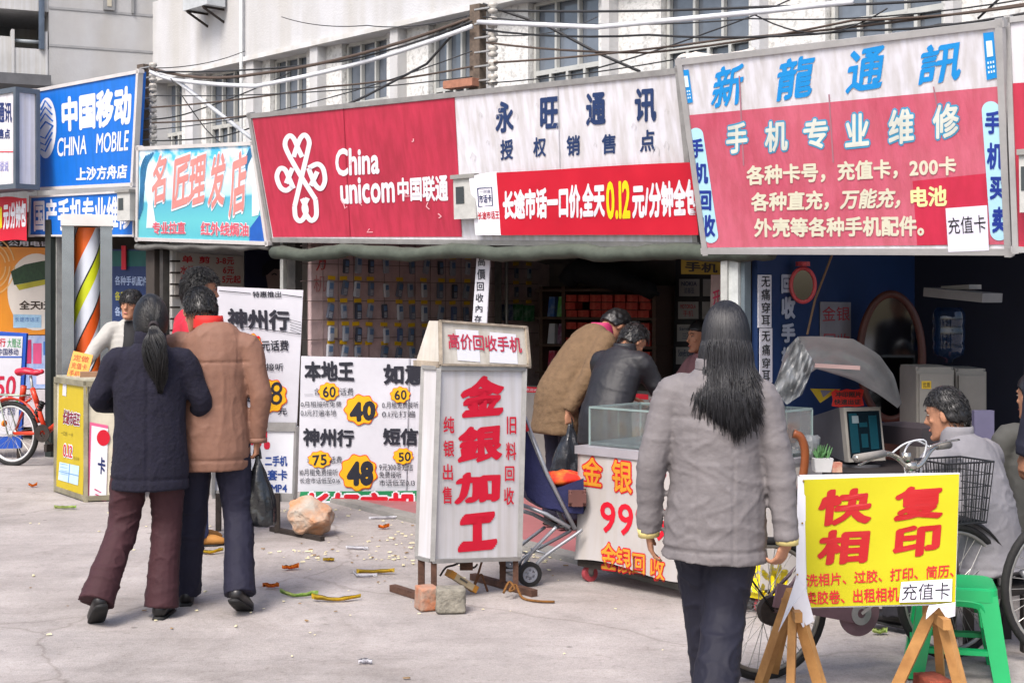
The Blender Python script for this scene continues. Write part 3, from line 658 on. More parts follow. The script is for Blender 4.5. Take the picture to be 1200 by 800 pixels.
# ---------------------------------------------------------------- poles with insulators and the wires
def rack(label, px, ytop, ybot, t, n):
    p = front(t, 0, 2).hit(px, ybot); q = front(t, 0, 2).hit(px, ytop)
    r = thing('utility_pole', label, 'pole', p)
    bm = NB(); bar(bm, p, q, .10, .08, up=ND); obj('post', bm, M('weathered_post', '6a5d52', .8, .1, var=.3, scale=12, bump=.4), r)
    bm = NB(); bar(bm, p+RD*.15, q+RD*.15-V((0, 0, .05)), .025); obj('rod', bm, alum, r)
    for i in range(n):
        c = p.lerp(q, (i+.6)/n)+RD*.15; bm = NB()
        tube(bm, [c+V((0, 0, -.04)), c+V((0, 0, -.015)), c, c+V((0, 0, .015)), c+V((0, 0, .04))], [.035, .042, .022, .042, .035], 10)
        f = obj('insulator', bm, M('porcelain', 'b9b4ac', .25, var=.2, scale=20), r, True)
        bm = NB(); bar(bm, c-RD*.15+ND*.03, c+RD*.0+ND*.03, .03, .012); obj('arm', bm, alum, f)
    return p, q
rack('weathered post with a column of insulators beside the blue sign with the oval emblem', 168, 76, 172, .2, 8)
rack('rusty post with insulators standing above the long red and white sign', 560, 6, 106, .12, 6)
def wire(label, pts, r, m, sag=0.0, name='cable', cat='cable'):
    P = [W3(*p) for p in pts]; out = []
    for a, b in zip(P, P[1:]):
        n = max(6, int((b-a).length*4))
        out += [a.lerp(b, i/n)-V((0, 0, sag*4*(i/n)*(1-i/n))) for i in range(n)]
    out.append(P[-1]); bm = NB(); tube(bm, out, r, 6); return tag(obj(name, bm, m, smooth=True), label, cat, 'cables strung over the signs')
bk = M('cable_black', '2a2a2c', .6); br = M('cable_brown', '4d4038', .7); wc = M('cable_white', 'c8cace', .5)
wire('thick brown cable from the left post up to the rusty post, topmost', [(176, 80, 13.5), (300, 87, 12.6), (555, 20, 11.0)], .014, br, .06)
wire('black cable just under the topmost brown one over the red sign', [(185, 84, 13.4), (400, 72, 12), (553, 25, 10.95)], .008, bk, .03)
wire('pale conduit running from the left post to the rusty one', [(176, 84, 13.5), (206, 94, 13.3), (300, 101, 12.5), (430, 72, 11.8), (553, 31, 10.9)], .019, wc, .01, 'conduit')
wire('pale conduit running from the rusty post over the faded pink sign', [(560, 26, 10.9), (700, 32, 10.2), (900, 13, 9.2), (1000, 2, 8.8)], .018, wc, .0, 'conduit')
wire('white brace pipe slanting down behind the corner of the red sign', [(206, 94, 13.3), (300, 166, 12.9)], .019, wc, 0, 'brace_pipe', 'pipe')
wire('thin brown wire passing from the left post to the insulators below the top', [(178, 126, 13.4), (380, 102, 12.2), (553, 78, 10.95)], .008, br, .02)
wire('second thin wire from the left post, lower than the first', [(178, 144, 13.4), (330, 130, 12.6)], .008, br, .02)
wire('thin black wire sagging upwards from the left post towards the building', [(178, 140, 13.4), (235, 128, 14), (340, 85, 15.5)], .007, bk, .02)
wire('lowest thin wire crossing the windows above the hairdresser sign', [(178, 165, 13.4), (260, 160, 13.5), (320, 140, 14)], .007, bk, .01)
wire('thick black cable looping down from the rusty post behind the red sign', [(556, 12, 11), (500, 75, 11.3), (430, 112, 11.6), (408, 122, 11.7)], .011, bk, .0)
wire('black cable looping down from the rusty post behind the white panel', [(566, 5, 11), (640, 30, 10.8), (700, 62, 10.6), (750, 84, 10.4)], .011, bk, .0)
wire('taut dark wire from the rusty post top, highest over the pink sign', [(566, 12, 11), (900, 8, 9.4), (1220, -10, 8.2)], .009, bk, .02)
wire('dark wire crossing the windows just under the pale conduit', [(566, 35, 10.9), (760, 41, 10), (1000, 36, 9), (1220, 12, 8.1)], .008, bk, .03)
wire('brown wire rising from the insulators of the rusty post across the windows', [(570, 74, 10.9), (850, 46, 9.7), (1220, 2, 8.2)], .008, br, .02)
wire('thin wire from the pink sign corner up across the windows', [(700, 80, 10.6), (830, 38, 11), (930, -2, 11.5)], .006, bk, .01)
wire('brown wire over the top of the faded pink sign', [(570, 50, 10.9), (760, 62, 10.1), (1000, 24, 9), (1220, 4, 8.2)], .008, br, .02)
wire('short thin dark wire slanting down to the top corner of the pink sign', [(1146, 22, 8.5), (1172, -2, 8.4)], .008, bk)
wire('black wire lying along the top of the faded pink sign', [(1000, 48, 8.9), (1100, 30, 8.6), (1220, 20, 8.2)], .012, bk, .01)

# thinner wires, strung at several heights between the two posts and the building
for lb, pts, r_, sg in (
 ('hair-thin wire dipping lowest between the insulator columns', [(180, 152, 13.4), (553, 60, 10.95)], .005, .10), ('hair-thin wire from the third insulator to the rusty post foot', [(180, 112, 13.4), (553, 90, 10.95)], .005, .05),
 ('thin wire from the left post top slanting to the facade drain pipe', [(180, 80, 13.4), (287, 60, 17)], .005, .05), ('thin wire sagging from the rusty post to the window over the white panel', [(565, 40, 10.9), (700, 20, 15)], .005, .08),
 ('thin wire crossing the window frames above the pale conduit', [(566, 20, 10.9), (880, 22, 9.6), (1220, -4, 8.2)], .005, .05), ('thin wire just above the top edge of the white panel', [(566, 98, 10.9), (790, 70, 10)], .005, .02),
 ('thin wire leaving the rusty post for the far wall of the office building', [(558, 16, 11), (430, 30, 14), (330, 20, 18)], .005, .05), ('two-strand thin wire beside the white brace pipe', [(200, 92, 13.3), (240, 150, 13.1), (262, 170, 13)], .006, .01),
 ('thin wire hanging in a loop from the conduit over the pink sign', [(880, 15, 9.3), (960, 40, 9.1), (1040, 10, 8.9)], .005, .03)): wire(lb, pts, r_, bk, sg)
# ================================================================ things standing in the street
def on_ground(p): return V((p.x, p.y, 0))
# ---- barber pole cabinet
Yb = 12.6
t = thing('barber_pole', 'glass cabinet barber pole with an orange, white and yellow-green striped cylinder', 'barber pole', on_ground(W3(103, 350, Yb)))
c = on_ground(W3(102, 350, Yb)); zt = 1.6+(350-262)*Yb/F
wv = .33; RD_, QD_ = RD, QD; QD = V((c.x, c.y, 0)).normalized(); RD = QD.cross(Z); ax = (RD, QD, Z)
bm = NB(); box(bm, c+Z*(zt+.02), (.44, .44, .10), ax=ax); box(bm, c+Z*.3, (.40, .40, .6), ax=ax); obj('cap_and_base', bm, M('cabinet_white', 'cfcdc9', .4, var=.08), t)
bm = NB()
for sx in (-1, 1):
    for sy in (-1, 1): box(bm, c+RD*sx*.16+QD*sy*.185+Z*(zt/2+.3), (.10 if sy < 0 else .05, .03, zt-.62), ax=ax)
obj('metal_edge', bm, M('brushed_steel', '9fa6ab', .25, .8, var=.1), t)
bm = NB(); box(bm, c+RD*.178+Z*(zt/2+.3), (.006, .29, zt-.65), ax=ax); box(bm, c-RD*.178+Z*(zt/2+.3), (.006, .29, zt-.65), ax=ax); obj('mirror_panel', bm, M('steel_panel', '8f989f', .15, .9), t)
bm = NB(); box(bm, c-QD*.176+Z*(zt/2+.3), (.29, .004, zt-.65), ax=ax); obj('glass', bm, M('clear_glass', 'f2f5f5', .02, trans=1, alpha=.05, var=0), t)
cols = ['e9661a', 'd9dde6', '2b2a2c', 'c9cf1e', 'd9dde6', '2b2a2c', 'd8571c', 'd9dde6']
bm = NB(); r0 = .118; hh = 60; g = []
bw = [1.0, .8, .1, .55, .75, .1, .65, .8, .1]; tot = sum(bw); ang = []; mi = []
for k, w_ in enumerate(bw):
    for q in range(6): ang.append((sum(bw[:k])+w_*q/6)/tot*2*math.pi); mi.append(k if k < 8 else 2)
for j in range(hh+1):
    z = .62+(zt-.66)*j/hh-.0; g.append([bm.verts.new(c+RD*(r0*math.cos(a+z*4.2+1.0))+QD*(r0*math.sin(a+z*4.2+1.0))+Z*z) for a in ang])
n = len(ang)
for j in range(hh):
    for i in range(n):
        f = bm.faces.new((g[j][i], g[j][(i+1) % n], g[j+1][(i+1) % n], g[j+1][i])); f.material_index = mi[i]
obj('striped_cylinder', bm, [M('pole_stripe_'+x, x, .35, var=.04) for x in cols], t, True)
RD, QD = RD_, QD_
# ---- yellow counter of the phone-card seller
p0, p1, p2 = G(65, 577), G(102, 588), G(124, 584)
p0 = G(66, 576); p1 = G(101, 588)
d01 = (p1-p0).normalized(); d12 = V((.96, .28, 0)); p2 = p1+d12*.3; p3 = p0+d12*.3
zt = 1.6-(444-350)*p1.y/F-.05
t = thing('sales_counter', 'yellow sided street counter with 0.12 lettering and a pink bordered end', 'counter', (p0+p2)/2)
up = Z*zt; lift = Z*.03
bm = NB(); hexa(bm, [p+lift for p in (p0, p1, p2, p3)], [p+up for p in (p0, p1, p2, p3)]); obj('body', bm, M('counter_cream', 'c9c2ae', .6, var=.15), t)
bm = NB()
for p in (p0, p1, p2, p3): bar(bm, p, p+up, .035)
for a, b in ((p0, p1), (p1, p2), (p2, p3), (p3, p0)): bar(bm, a+up*1.0+Z*.012, b+up+Z*.012, .045); bar(bm, a+lift, b+lift, .04)
obj('edging', bm, M('counter_edge', '8e8873', .6, .2, var=.25), t)
bm = NB(); hexa(bm, [p+up+Z*.02 for p in (p0, p1, p2, p3)], [p+up+Z*.05 for p in (p0, p1, p2, p3)]); obj('top', bm, M('counter_top', 'a8a493', .5), t)
plY = vpl(p0, p1); plP = vpl(p1, p2); C5 = crop(3.6357, 0, 380)
patch(t, 'yellow_panel', C5((255, 240), (372, 268), (355, 740), (240, 708)), plY, M('mustard_panel', 'b59f10', .5, var=.06), .006)
for off, b_, m_ in ((.009, .1, wht_ink), (.012, .03, M('wine_ink', '7a1230', .5))): text(t, '长途市话王', C5((276, 362), (346, 380), (343, 432), (272, 420)), plY, m_, b_, off, grow=True)
for off, b_, m_ in ((.009, .08, wht_ink), (.012, .01, red_ink)): text(t, '0.12', C5((276, 508), (315, 518), (312, 568), (273, 560)), plY, m_, b_, off, grow=True)
text(t, '一口价 一卡', C5((264, 452), (315, 462), (314, 480), (263, 470)), plY, M('olive_ink', '6d6412', .6), 0, .009)
text(t, '元/分钟', C5((318, 560), (342, 566), (341, 582), (318, 576)), plY, M('olive_ink', '6d6412', .6), 0, .009)
patch(t, 'blue_note', C5((258, 585), (342, 603), (336, 685), (252, 660)), plY, M('pale_blue_note', 'b9d3e6', .6), .009)
bm = NB(); ribbon(bm, C5((302, 594), (296, 672)), .8, plY, .011); ribbon(bm, C5((255, 624), (339, 644)), .8, plY, .011)
for k in range(4): ribbon(bm, C5((262, 598+k*14-6), (294, 604+k*14-6)), .4, plY, .011)
obj('note_lines', bm, M('note_blue', '5f8fc4', .6), t, fix=False)
patch(t, 'white_note', C5((272, 250), (288, 254), (286, 306), (270, 302)), plY, paper, .009)
patch(t, 'pink_panel', [plp for plp in C5((382, 415), (460, 430), (452, 752), (368, 745))], plP, M('pink_border', 'd8608a', .5), .006)
patch(t, 'white_panel', C5((390, 430), (460, 444), (452, 740), (380, 733)), plP, wht_ink, .009)
patch(t, 'red_berry', [(x/3.6357, y/3.6357+380) for x, y in blob(440, 482, 28, 34)], plP, red_ink, .012)
bm = NB(); ribbon(bm, C5((402, 700), (430, 715), (405, 722), (440, 735)), 1.5, plP, .012); obj('pink_scrawl', bm, M('pink_ink2', 'c2286a', .5), t, fix=False)
text(t, '卡', C5((418, 560), (450, 568), (446, 640), (414, 634)), plP, navy_ink, .03, .012)
top = (p0+p1)/2+up+Z*.05
def lean_card(name, label, cat, quad, Y, th, mat, lean=-18):
    A = W3(*quad[3], Y); B = W3(*quad[2], Y); pl = vpl(A, B, lean); pl.p = A
    pl = Pl(A, pl.n); q = [pl.hit(*c) for c in quad]; t = thing(name, label, cat, (q[2]+q[3])/2); bm = NB(); slab(bm, q, pl.n, th); obj('board', bm, mat, t); return t, pl
t, pl = lean_card('card_sign', 'small orange card with red handwriting propped on the yellow counter', 'sign', ((86, 411), (109, 416), (101, 445), (78, 440)), 11.65, .012, M('orange_card', 'd99a45', .7), 20)
for i, s_ in enumerate(('定做', '充值卡', '手机卡')): text(t, s_, ((87-i*2.6, 415+i*9), (105-i*2.6, 418+i*9), (103.5-i*2.6, 425+i*9), (85.5-i*2.6, 422+i*9)), pl, M('rust_ink', 'a5482c', .7), 0, .004)
p = (p0+p1)/2+d12*.18+up+Z*.05; bm = NB(); box(bm, p+Z*.02, (.22, .15, .04), rot=.3); bmesh.ops.bevel(bm, geom=bm.edges[:], offset=.006, segments=1)
tag(obj('card_box', bm, M('brown_card', '8a6a52', .8)), 'flat brown card box lying on the yellow counter', 'box')
# ---- blue framed price board at the far left
A, B = W3(-40, 350, 14.4), W3(29, 350, 14.2); pl = vpl(A, B, -8); pl = Pl(W3(29, 525, 14.2), pl.n)
t = thing('price_board', 'white handwritten price board in a blue frame behind the red bicycle', 'sign board', on_ground(W3(0, 350, 14.3)))
q = [pl.hit(*c) for c in ((-45, 386), (31, 391), (24, 525), (-45, 527))]
bm = NB(); slab(bm, q, pl.n, .03); obj('board', bm, M('frame_blue', '1f4fae', .5), t)
patch(t, 'sheet', ((-42, 392), (27, 394), (21, 510), (-42, 514)), pl, paper, .006)
text(t, '50', ((-4, 440), (20, 440), (18, 466), (-5, 466)), pl, M('crimson_ink', 'b3173a', .5), .02, .009); text(t, '行', rq(0, 396, 7, 406), pl, red_ink, .02, .009)
text(t, '大赠送', rq(9, 396, 25, 407), pl, M('green_ink', '2e8f4b', .5), .0, .009); text(t, '中国移动', rq(-2, 408, 22, 416), pl, navy_ink, .01, .009)
bm = NB(); ribbon(bm, [(-42, 418), (26, 418)], 1.6, pl, .009); obj('blue_line', bm, M('frame_blue', '1f4fae', .5), t, fix=False)
bm = NB(); ribbon(bm, [(-42, 472), (22, 470)], 1.2, pl, .009); obj('green_line', bm, M('green_ink', '2e8f4b', .5), t, fix=False)
text(t, '卡号 超值', rq(-2, 474, 18, 486), pl, navy_ink, 0, .009)
for x in (-35, 20):
    a = pl.hit(x, 526); bm = NB(); bar(bm, V((a.x, a.y+.05, 0)), a+V((0, .03, .1)), .03); obj('leg', bm, dark, t)
# ---- bicycles
def wheel(par, c, ax, R_, nsp=28, tw=.022, rimm=None, name='wheel', tyre=None):
    u = V(ax).normalized(); e1 = u.cross(Z).normalized(); e2 = u.cross(e1)
    bm = NB(); n = 40; pts = lambda rr: [c+e1*(rr*math.cos(2*math.pi*i/n))+e2*(rr*math.sin(2*math.pi*i/n)) for i in range(n)]
    def torus(bm, RR, r, k=8):
        g = []
        for i in range(n):
            d = e1*math.cos(2*math.pi*i/n)+e2*math.sin(2*math.pi*i/n)
            g.append([bm.verts.new(c+d*(RR+r*math.cos(2*math.pi*j/k))+u*(r*math.sin(2*math.pi*j/k))) for j in range(k)])
        for i in range(n):
            for j in range(k): bm.faces.new((g[i][j], g[(i+1) % n][j], g[(i+1) % n][(j+1) % k], g[i][(j+1) % k]))
    torus(bm, R_-tw*1.7, tw*.62); tube(bm, [c-u*.045, c+u*.045], .02, 10); disc(bm, c-u*.03, u, 0, .032, .006, 14); disc(bm, c+u*.03, u, 0, .032, .006, 14)
    w_ = obj(name, bm, rimm or M('rim_steel', 'a9a8a4', .35, .7, var=.2), par, True)
    bm = NB(); torus(bm, R_-tw*.6, tw); obj('tyre', bm, tyre or M('tyre_rubber', '222121', .8, var=.2, bump=.3), w_, True)
    bm = NB()
    for i in range(nsp):
        a = 2*math.pi*i/nsp; b = a+(.5 if i % 4 < 2 else -.5)*.9; s_ = 1 if i % 2 else -1
        tube(bm, [c+u*.03*s_+(e1*math.cos(b)+e2*math.sin(b))*.03, c+(e1*math.cos(a)+e2*math.sin(a))*(R_-tw*1.8)], .0017, 4)
    obj('spokes', bm, M('spoke_steel', 'a5a29c', .4, .6), w_)
    return w_
# red folding bicycle at left: rear wheel and saddle in view, front beyond the frame edge
t = thing('bicycle', 'orange-red small wheeled bicycle parked by the blue framed price board', 'bicycle', G(14, 545))
fw = V((-.93, .36, 0)).normalized(); sd_ = fw.cross(Z)
cw = G(14, 545)+Z*.0; Rw = .305; cw = V((cw.x, cw.y, Rw)); bk_red = M('bike_red', 'c53a1f', .35, var=.12, scale=12)
wheel(t, cw, sd_, Rw, 28, .024, M('bright_rim', 'd6d6d6', .3, .4)); wheel(t, cw+fw*.98, sd_, Rw, 28, .024, M('bright_rim', 'd6d6d6', .3, .4))
bbk = cw-fw*-.36; Y0 = cw.y
bbk = cw+fw*-.0+V((0, 0, 0))
# the bicycle points to the right-hand side away from its rear wheel
fw = -fw
for o in [x for x in t.children]: pass
crank = cw+fw*.40+Z*.02; seat = cw+fw*.22+Z*.56
bm = NB()
tube(bm, [cw+fw*.02, crank], .02); tube(bm, [cw+sd_*.04, cw+fw*.14+Z*.3+sd_*.03, seat-Z*.22], .012); tube(bm, [crank, cw+fw*.27+Z*.36], .024); tube(bm, [cw+fw*.30+Z*.3, cw+fw*.24+Z*.44], .026)
tube(bm, [crank, cw+fw*.80+Z*.30], .028); tube(bm, [cw+fw*.1+Z*.32+sd_*.02, cw+fw*.14+Z*.46], .03)
obj('frame', bm, bk_red, t, True)
bm = NB(); tube(bm, [cw+fw*.25+Z*.38, seat], .014); obj('seat_post', bm, alum, t, True)
bm = NB(); tube(bm, smoothp([seat-fw*.14+Z*.03, seat-fw*.06+Z*.045, seat+fw*.06+Z*.03, seat+fw*.15+Z*.045]), [(.03, .05), (.04, .075)]+[(.035, .07)]*6+[(.03, .045)]*4+[(.022, .025)]*3+[(.012, .014)], 10, u0=Z); obj('saddle', bm, M('saddle_red', 'c0203a', .4), t, True)
bm = NB(); tube(bm, [cw+sd_*.06+fw*.02, cw-fw*.12+Z*.36+sd_*.05], .006); tube(bm, [cw-sd_*.06, cw-fw*.12+Z*.36-sd_*.05], .006)
for s_ in (-.06, 0, .06): tube(bm, [cw-fw*.28+Z*.37+sd_*s_, cw+fw*.16+Z*.37+sd_*s_], .006)
for k in (-.28, -.1, .16): tube(bm, [cw+fw*k+Z*.37-sd_*.06, cw+fw*k+Z*.37+sd_*.06], .006)
obj('rear_rack', bm, M('rack_grey', '8f9a8c', .4, .4), t, True)
bm = NB()
for i in range(5):
    a = [cw+(fw*math.cos(x)+Z*math.sin(x))*(Rw+.03) for x in [R(20+k*11) for k in range(13)]]
tube(bm, a, (.012), 6, flat=2.6); obj('mudguard', bm, bk_red, t, True)
bm = NB()
for k in range(8): tube(bm, [cw+fw*.27+Z*(.16+k*.02)+fw*(.012*k), cw+fw*.275+Z*(.168+k*.02)+fw*(.012*k)], .032, 10)
obj('shock_spring', bm, black, t, True)
bm = NB(); disc(bm, crank+sd_*-.05, sd_, .03, .085, .006); bar(bm, crank-sd_*.06, crank-sd_*.06+V((.1, 0, -.13)), .016); bar(bm, crank-sd_*.06+V((.1, 0, -.13)), crank-sd_*.16+V((.1, 0, -.13)), .03, .07); obj('crank', bm, dark, t)
hb = cw+fw*.86+Z*.72; bm = NB(); tube(bm, [cw+fw*.98, cw+fw*.84+Z*.4, hb], .02); tube(bm, [hb-sd_*.26-fw*.05, hb-sd_*.1+Z*.02, hb+sd_*.1+Z*.02, hb+sd_*.26-fw*.05], .013); obj('handlebar', bm, bk_red, t, True)
bm = NB(); disc(bm, cw+fw*-.05+Z*.1+sd_*-.05, fw, 0, .03, .02); obj('reflector', bm, M('amber_reflector', 'd9761a', .3), t)
for o in [x for x in t.children if x.name.startswith('wheel')][1:]: # front wheel stands ahead of the crank
    o.location = fw*1.96
# ---- tall 神州行 poster and the board below it, one iron stand
A = W3(250, 350, 9.85); B = W3(352, 350, 9.75); pl = vpl(A, B, -3); pl = Pl(W3(348, 498, 9.75), pl.n); C6 = crop(2.3536, 240, 280)
ink = M('marker_black', '1d1e2a', .6, var=.1)
bst = M('burst_yellow', 'd9a30a', .6, var=.06); bsto = M('burst_orange', 'd9531e', .6)
base = (pl.hit(298, 590)+pl.hit(346, 590))/2
t = thing('poster_board', 'tall white handwritten poster with 75 and 48 beside the man in the tan jacket', 'poster', on_ground(pl.hit(300, 497)))
def sheet(t, quad, pl, mat=paper, off=.0, name='sheet', th=.012):
    n = 14; bm = NB(); g = []
    for i in range(n+1):
        g.append([bm.verts.new(pl.hit(*sub(i/n, j/n, quad), off+.006*noise.noise(V((i*.35+quad[0][0], j*.3, 2)))+.003)) for j in range(n+1)])
    for i in range(n):
        for j in range(n): bm.faces.new((g[i][j], g[i][j+1], g[i+1][j+1], g[i+1][j]))
    o = obj(name, bm, mat, t, True); bm = NB(); slab(bm, [pl.hit(*c, -.004) for c in quad], pl.n, th); obj('backing', bm, M('board_brown', '6b5f55', .8), t); return o
sheet(t, ((255, 335.5), (355.5, 340), (348, 498), (247, 496)), pl)
def burst(t, cx, cy, rx, ry, s, q, pl, C, tm=None, b=.04, off=.012):
    sd = random.random()*6
    patch(t, 'burst', [tuple(C((x, y))[0]) for x, y in blob(cx, cy, rx*1.06, ry*1.06, 60, 9, .07, sd)], pl, bsto, off); patch(t, 'burst', [tuple(C((x, y))[0]) for x, y in blob(cx, cy, rx, ry, 60, 9, .07, sd)], pl, bst, off+.002)
    text(t, s, C(*q), pl, tm or ink, b, off+.004)
def hand(t, s, q, pl, m=ink, b=.02, off=.012, wob=.035): return text(t, s, q, pl, m, b, off, wob)
hand(t, '特惠推出', C6(133, 144, 212, 161), pl); hand(t, '神州行', C6((62, 190), (235, 197), (235, 252), (64, 246)), pl, b=.038)
bm = NB(); ribbon(bm, C6((40, 142), (128, 150)), .9, pl, .012); ribbon(bm, C6((215, 153), (270, 160)), .9, pl, .012); ribbon(bm, C6((40, 238), (130, 243), (265, 262)), .8, pl, .012)
for k in range(5): ribbon(bm, C6((236, 222+k*7), (268, 230+k*8)), .5, pl, .012)
obj('pen_line', bm, ink, t, fix=False)
burst(t, 130, 288, 27, 26, '75', ((104, 272), (155, 266), (153, 308), (110, 312)), pl, C6, M('poster_red', 'e02418', .6), .03)
hand(t, '元话费', C6(157, 278, 232, 308), pl); hand(t, '免费接听', C6(120, 342, 218, 363), pl, b=.01); burst(t, 180, 432, 45, 44, '48', ((140, 396), (217, 392), (215, 456), (140, 458)), pl, C6, ink, .0)
hand(t, '元', C6(203, 466, 228, 484), pl); hand(t, '零月租', C6(60, 345, 112, 365), pl, b=.01); hand(t, '只要', C6(85, 420, 130, 450), pl)
bm = NB(); p_ = pl.hit(300, 497)
for px in (262, 346):
    a = pl.hit(px, 500, -.03); bar(bm, a, pl.hit(px+4 if px < 300 else px, 340, -.03), .03)
obj('stand', bm, dark, t)
t = thing('price_board', 'white board listing second-hand phones, MP3 and MP4 on short iron legs', 'sign board', on_ground(pl.hit(320, 580)))
pl2 = Pl(pl.p+pl.n*.04, pl.n)
q = ((250, 499), (347, 500), (344.5, 583), (249, 579)); bm = NB(); slab(bm, [pl2.hit(*c) for c in q], pl.n, .05); obj('board', bm, M('board_white', 'd2d4da', .5, var=.05), t)
bm = NB()
for i in range(4):
    a, b = [pl2.hit(*q[k], .0) for k in (i, (i+1) % 4)]; bar(bm, a, b, .022, .06)
obj('rim', bm, alum, t)
bl = M('board_ink', '26468f', .5)
text(t, '二手机', C6((166, 597), (228, 597), (228, 626), (166, 626)), pl2, bl, .03); text(t, '配件 套卡', C6((105, 637), (228, 635), (228, 665), (105, 666)), pl2, bl, .03); text(t, 'MP3 MP4', C6((128, 676), (227, 676), (227, 698), (128, 698)), pl2, bl, .03)
text(t, '手机', C6((75, 520), (180, 520), (180, 580), (75, 580)), pl2, M('sign_red', 'c8203a', .5), .05)
for px, py in ((325, 624), (344, 612), (256, 622), (268, 608)):
    bm = NB(); g_ = G(px, py); bar(bm, V((g_.x, g_.y, .0)), V((g_.x, g_.y, 1.6-(578-350)*g_.y/F)), .035); obj('leg', bm, dark, t)
bm = NB(); bar(bm, G(318, 622)+Z*.016, G(378, 634)+Z*.016, .035, .03); obj('foot', bm, dark, t)
# ---- double poster 本地王 / 如意
A = W3(350, 350, 11.35); B = W3(495, 350, 11.15); pl = Pl(W3(350, 576, 11.3), vpl(A, B, -2).n)
t = thing('price_poster', 'wide white handwritten price poster with yellow 40 and 48 bursts', 'poster', on_ground(pl.hit(420, 576)))
sheet(t, ((353, 417), (481, 420), (477, 575), (349, 576)), pl); sheet(t, ((481.5, 420), (497, 420.5), (493, 574), (477.5, 575)), pl)
hand(t, '本地王', C6((275, 336), (413, 336), (413, 393), (277, 391)), pl, b=.04); hand(t, '神州行', C6((272, 520), (413, 524), (411, 572), (272, 570)), pl, b=.036)
burst(t, 343, 420, 27, 23, '60', ((326, 406), (363, 406), (362, 436), (328, 436)), pl, C6, b=.02); burst(t, 432, 470, 43, 39, '40', ((399, 450), (473, 444), (472, 498), (402, 506)), pl, C6, b=.05)
burst(t, 318, 607, 30, 22, '75', ((298, 596), (338, 592), (338, 622), (300, 624)), pl, C6, b=.02); burst(t, 425, 643, 48, 47, '48', ((393, 612), (468, 610), (466, 678), (393, 682)), pl, C6, b=.06)
hand(t, '含', C6(303, 410, 318, 430), pl, b=0); hand(t, '话费', C6(374, 410, 411, 431), pl, b=0); hand(t, '送', C6(283, 600, 296, 616), pl, b=0); hand(t, '话费', C6(346, 598, 379, 618), pl, b=0)
for s_, q in (('0月租接听免费', (266, 447, 378, 463)), ('0.1元打遍本地', (266, 470, 364, 488)), ('10月租免费接听', (263, 633, 368, 652)), ('长途市话低至0.16', (263, 657, 374, 673))): hand(t, s_, C6(*q), pl, b=.0, wob=.02)
hand(t, '如意', C6((493, 344), (610, 344), (608, 402), (495, 400)), pl, b=.04); hand(t, '短信王', C6((492, 520), (640, 520), (638, 570), (492, 568)), pl, b=.036)
burst(t, 540, 429, 26, 21, '60', ((524, 417), (558, 415), (558, 442), (525, 443)), pl, C6, b=.02); burst(t, 548, 598, 26, 21, '50', ((535, 588), (570, 585), (569, 611), (536, 613)), pl, C6, b=.02)
for s_, q in (('0.月租免费接听', (490, 448, 590, 466)), ('0.1元打遍', (490, 473, 582, 491)), ('9元300条短信', (482, 618, 575, 638)), ('免费接听', (482, 640, 543, 658)), ('市话低至0.13', (482, 662, 580, 680))): hand(t, s_, C6(*q), pl, b=.0, wob=.02)
bm = NB(); ribbon(bm, [(480, 420), (476.5, 575)], .7, pl, .012); ribbon(bm, C6((275, 428), (300, 428)), .6, pl, .012); obj('pen_line', bm, M('pen_grey', '8d8d96', .6), t, fix=False)
bm = NB()
for px in (358, 420, 486): a = pl.hit(px, 417, -.04); b = pl.hit(px, 576, -.04); bar(bm, V((b.x, b.y, .03)), a, .03)
obj('stand', bm, dark, t)
pl3 = Pl(pl.p+pl.n*.06, pl.n)
t = thing('cloth_banner', 'green banner with red characters showing below the wide price poster', 'banner', on_ground(pl3.hit(420, 588)))
bm = NB(); slab(bm, [pl3.hit(*c) for c in ((352, 576), (492, 575), (490, 590), (350, 590))], pl.n, .01); obj('cloth', bm, M('banner_green', '157a4a', .6, var=.06), t)
for off, b_, m_ in ((.004, .11, wht_ink), (.008, .05, red_ink)): text(t, '长好充机', ((358, 578), (488, 578), (488, 606), (357, 606)), pl3, m_, b_, off, grow=True)
# ---- light box 金銀加工
lf, rf, rb_ = G(486.5, 697), G(606, 697), None
C7 = crop(1.8166, 460, 280)
A = V(W3(510, 350, 7.45)); B = V(W3(612, 350, 7.79)); pl = vpl(A, B); nb = pl.n
fq = [(514, 431), (614.5, 432), (608.5, 654), (506.5, 657)]
q = [pl.hit(*c) for c in fq]
pl.n = nb
t = thing('light_box_sign', 'white light box sign with four big red characters standing on rusty iron feet', 'sign', on_ground((q[2]+q[3])/2))
dpt = .15; sdv = (q[0]-q[1]); sdv.z = 0; sdv.normalize()
bq = [p-nb*dpt for p in q]
bm = NB(); hexa(bm, [q[3], q[2], bq[2], bq[3]], [q[0], q[1], bq[1], bq[0]]); obj('box', bm, M('lightbox_white', 'c3c2c6', .5, var=.06, scale=2.5, streak=.16), t)
bm = NB()
for i in range(4):
    bar(bm, q[i]+nb*.004, q[(i+1) % 4]+nb*.004, .026, .022); bar(bm, bq[i], bq[(i+1) % 4], .022, .022); bar(bm, q[i]-nb*.012, bq[i], .022, .02)
obj('frame', bm, alum, t)
rc = M('calligraphy_red', 'bf0a2c', .5, var=.05)
for ch, bx_, bo in (('金', (143, 290, 238, 378), .055), ('銀', (138, 395, 232, 475), .045), ('加', (132, 495, 228, 562), .055), ('工', (138, 582, 222, 664), .075)):
    chars(t, ch, [C7(*bx_)], pl, rc, 0, .003, .04, .0, .0, pen_=(bo*1.25, bo*.5, .8), rise=.10)
chars(t, '纯银出售', [C7(*b) for b in ((107, 377, 130, 413), (107, 428, 130, 463), (106, 478, 127, 513), (105, 526, 125, 563))], pl, rc, .015, .006)
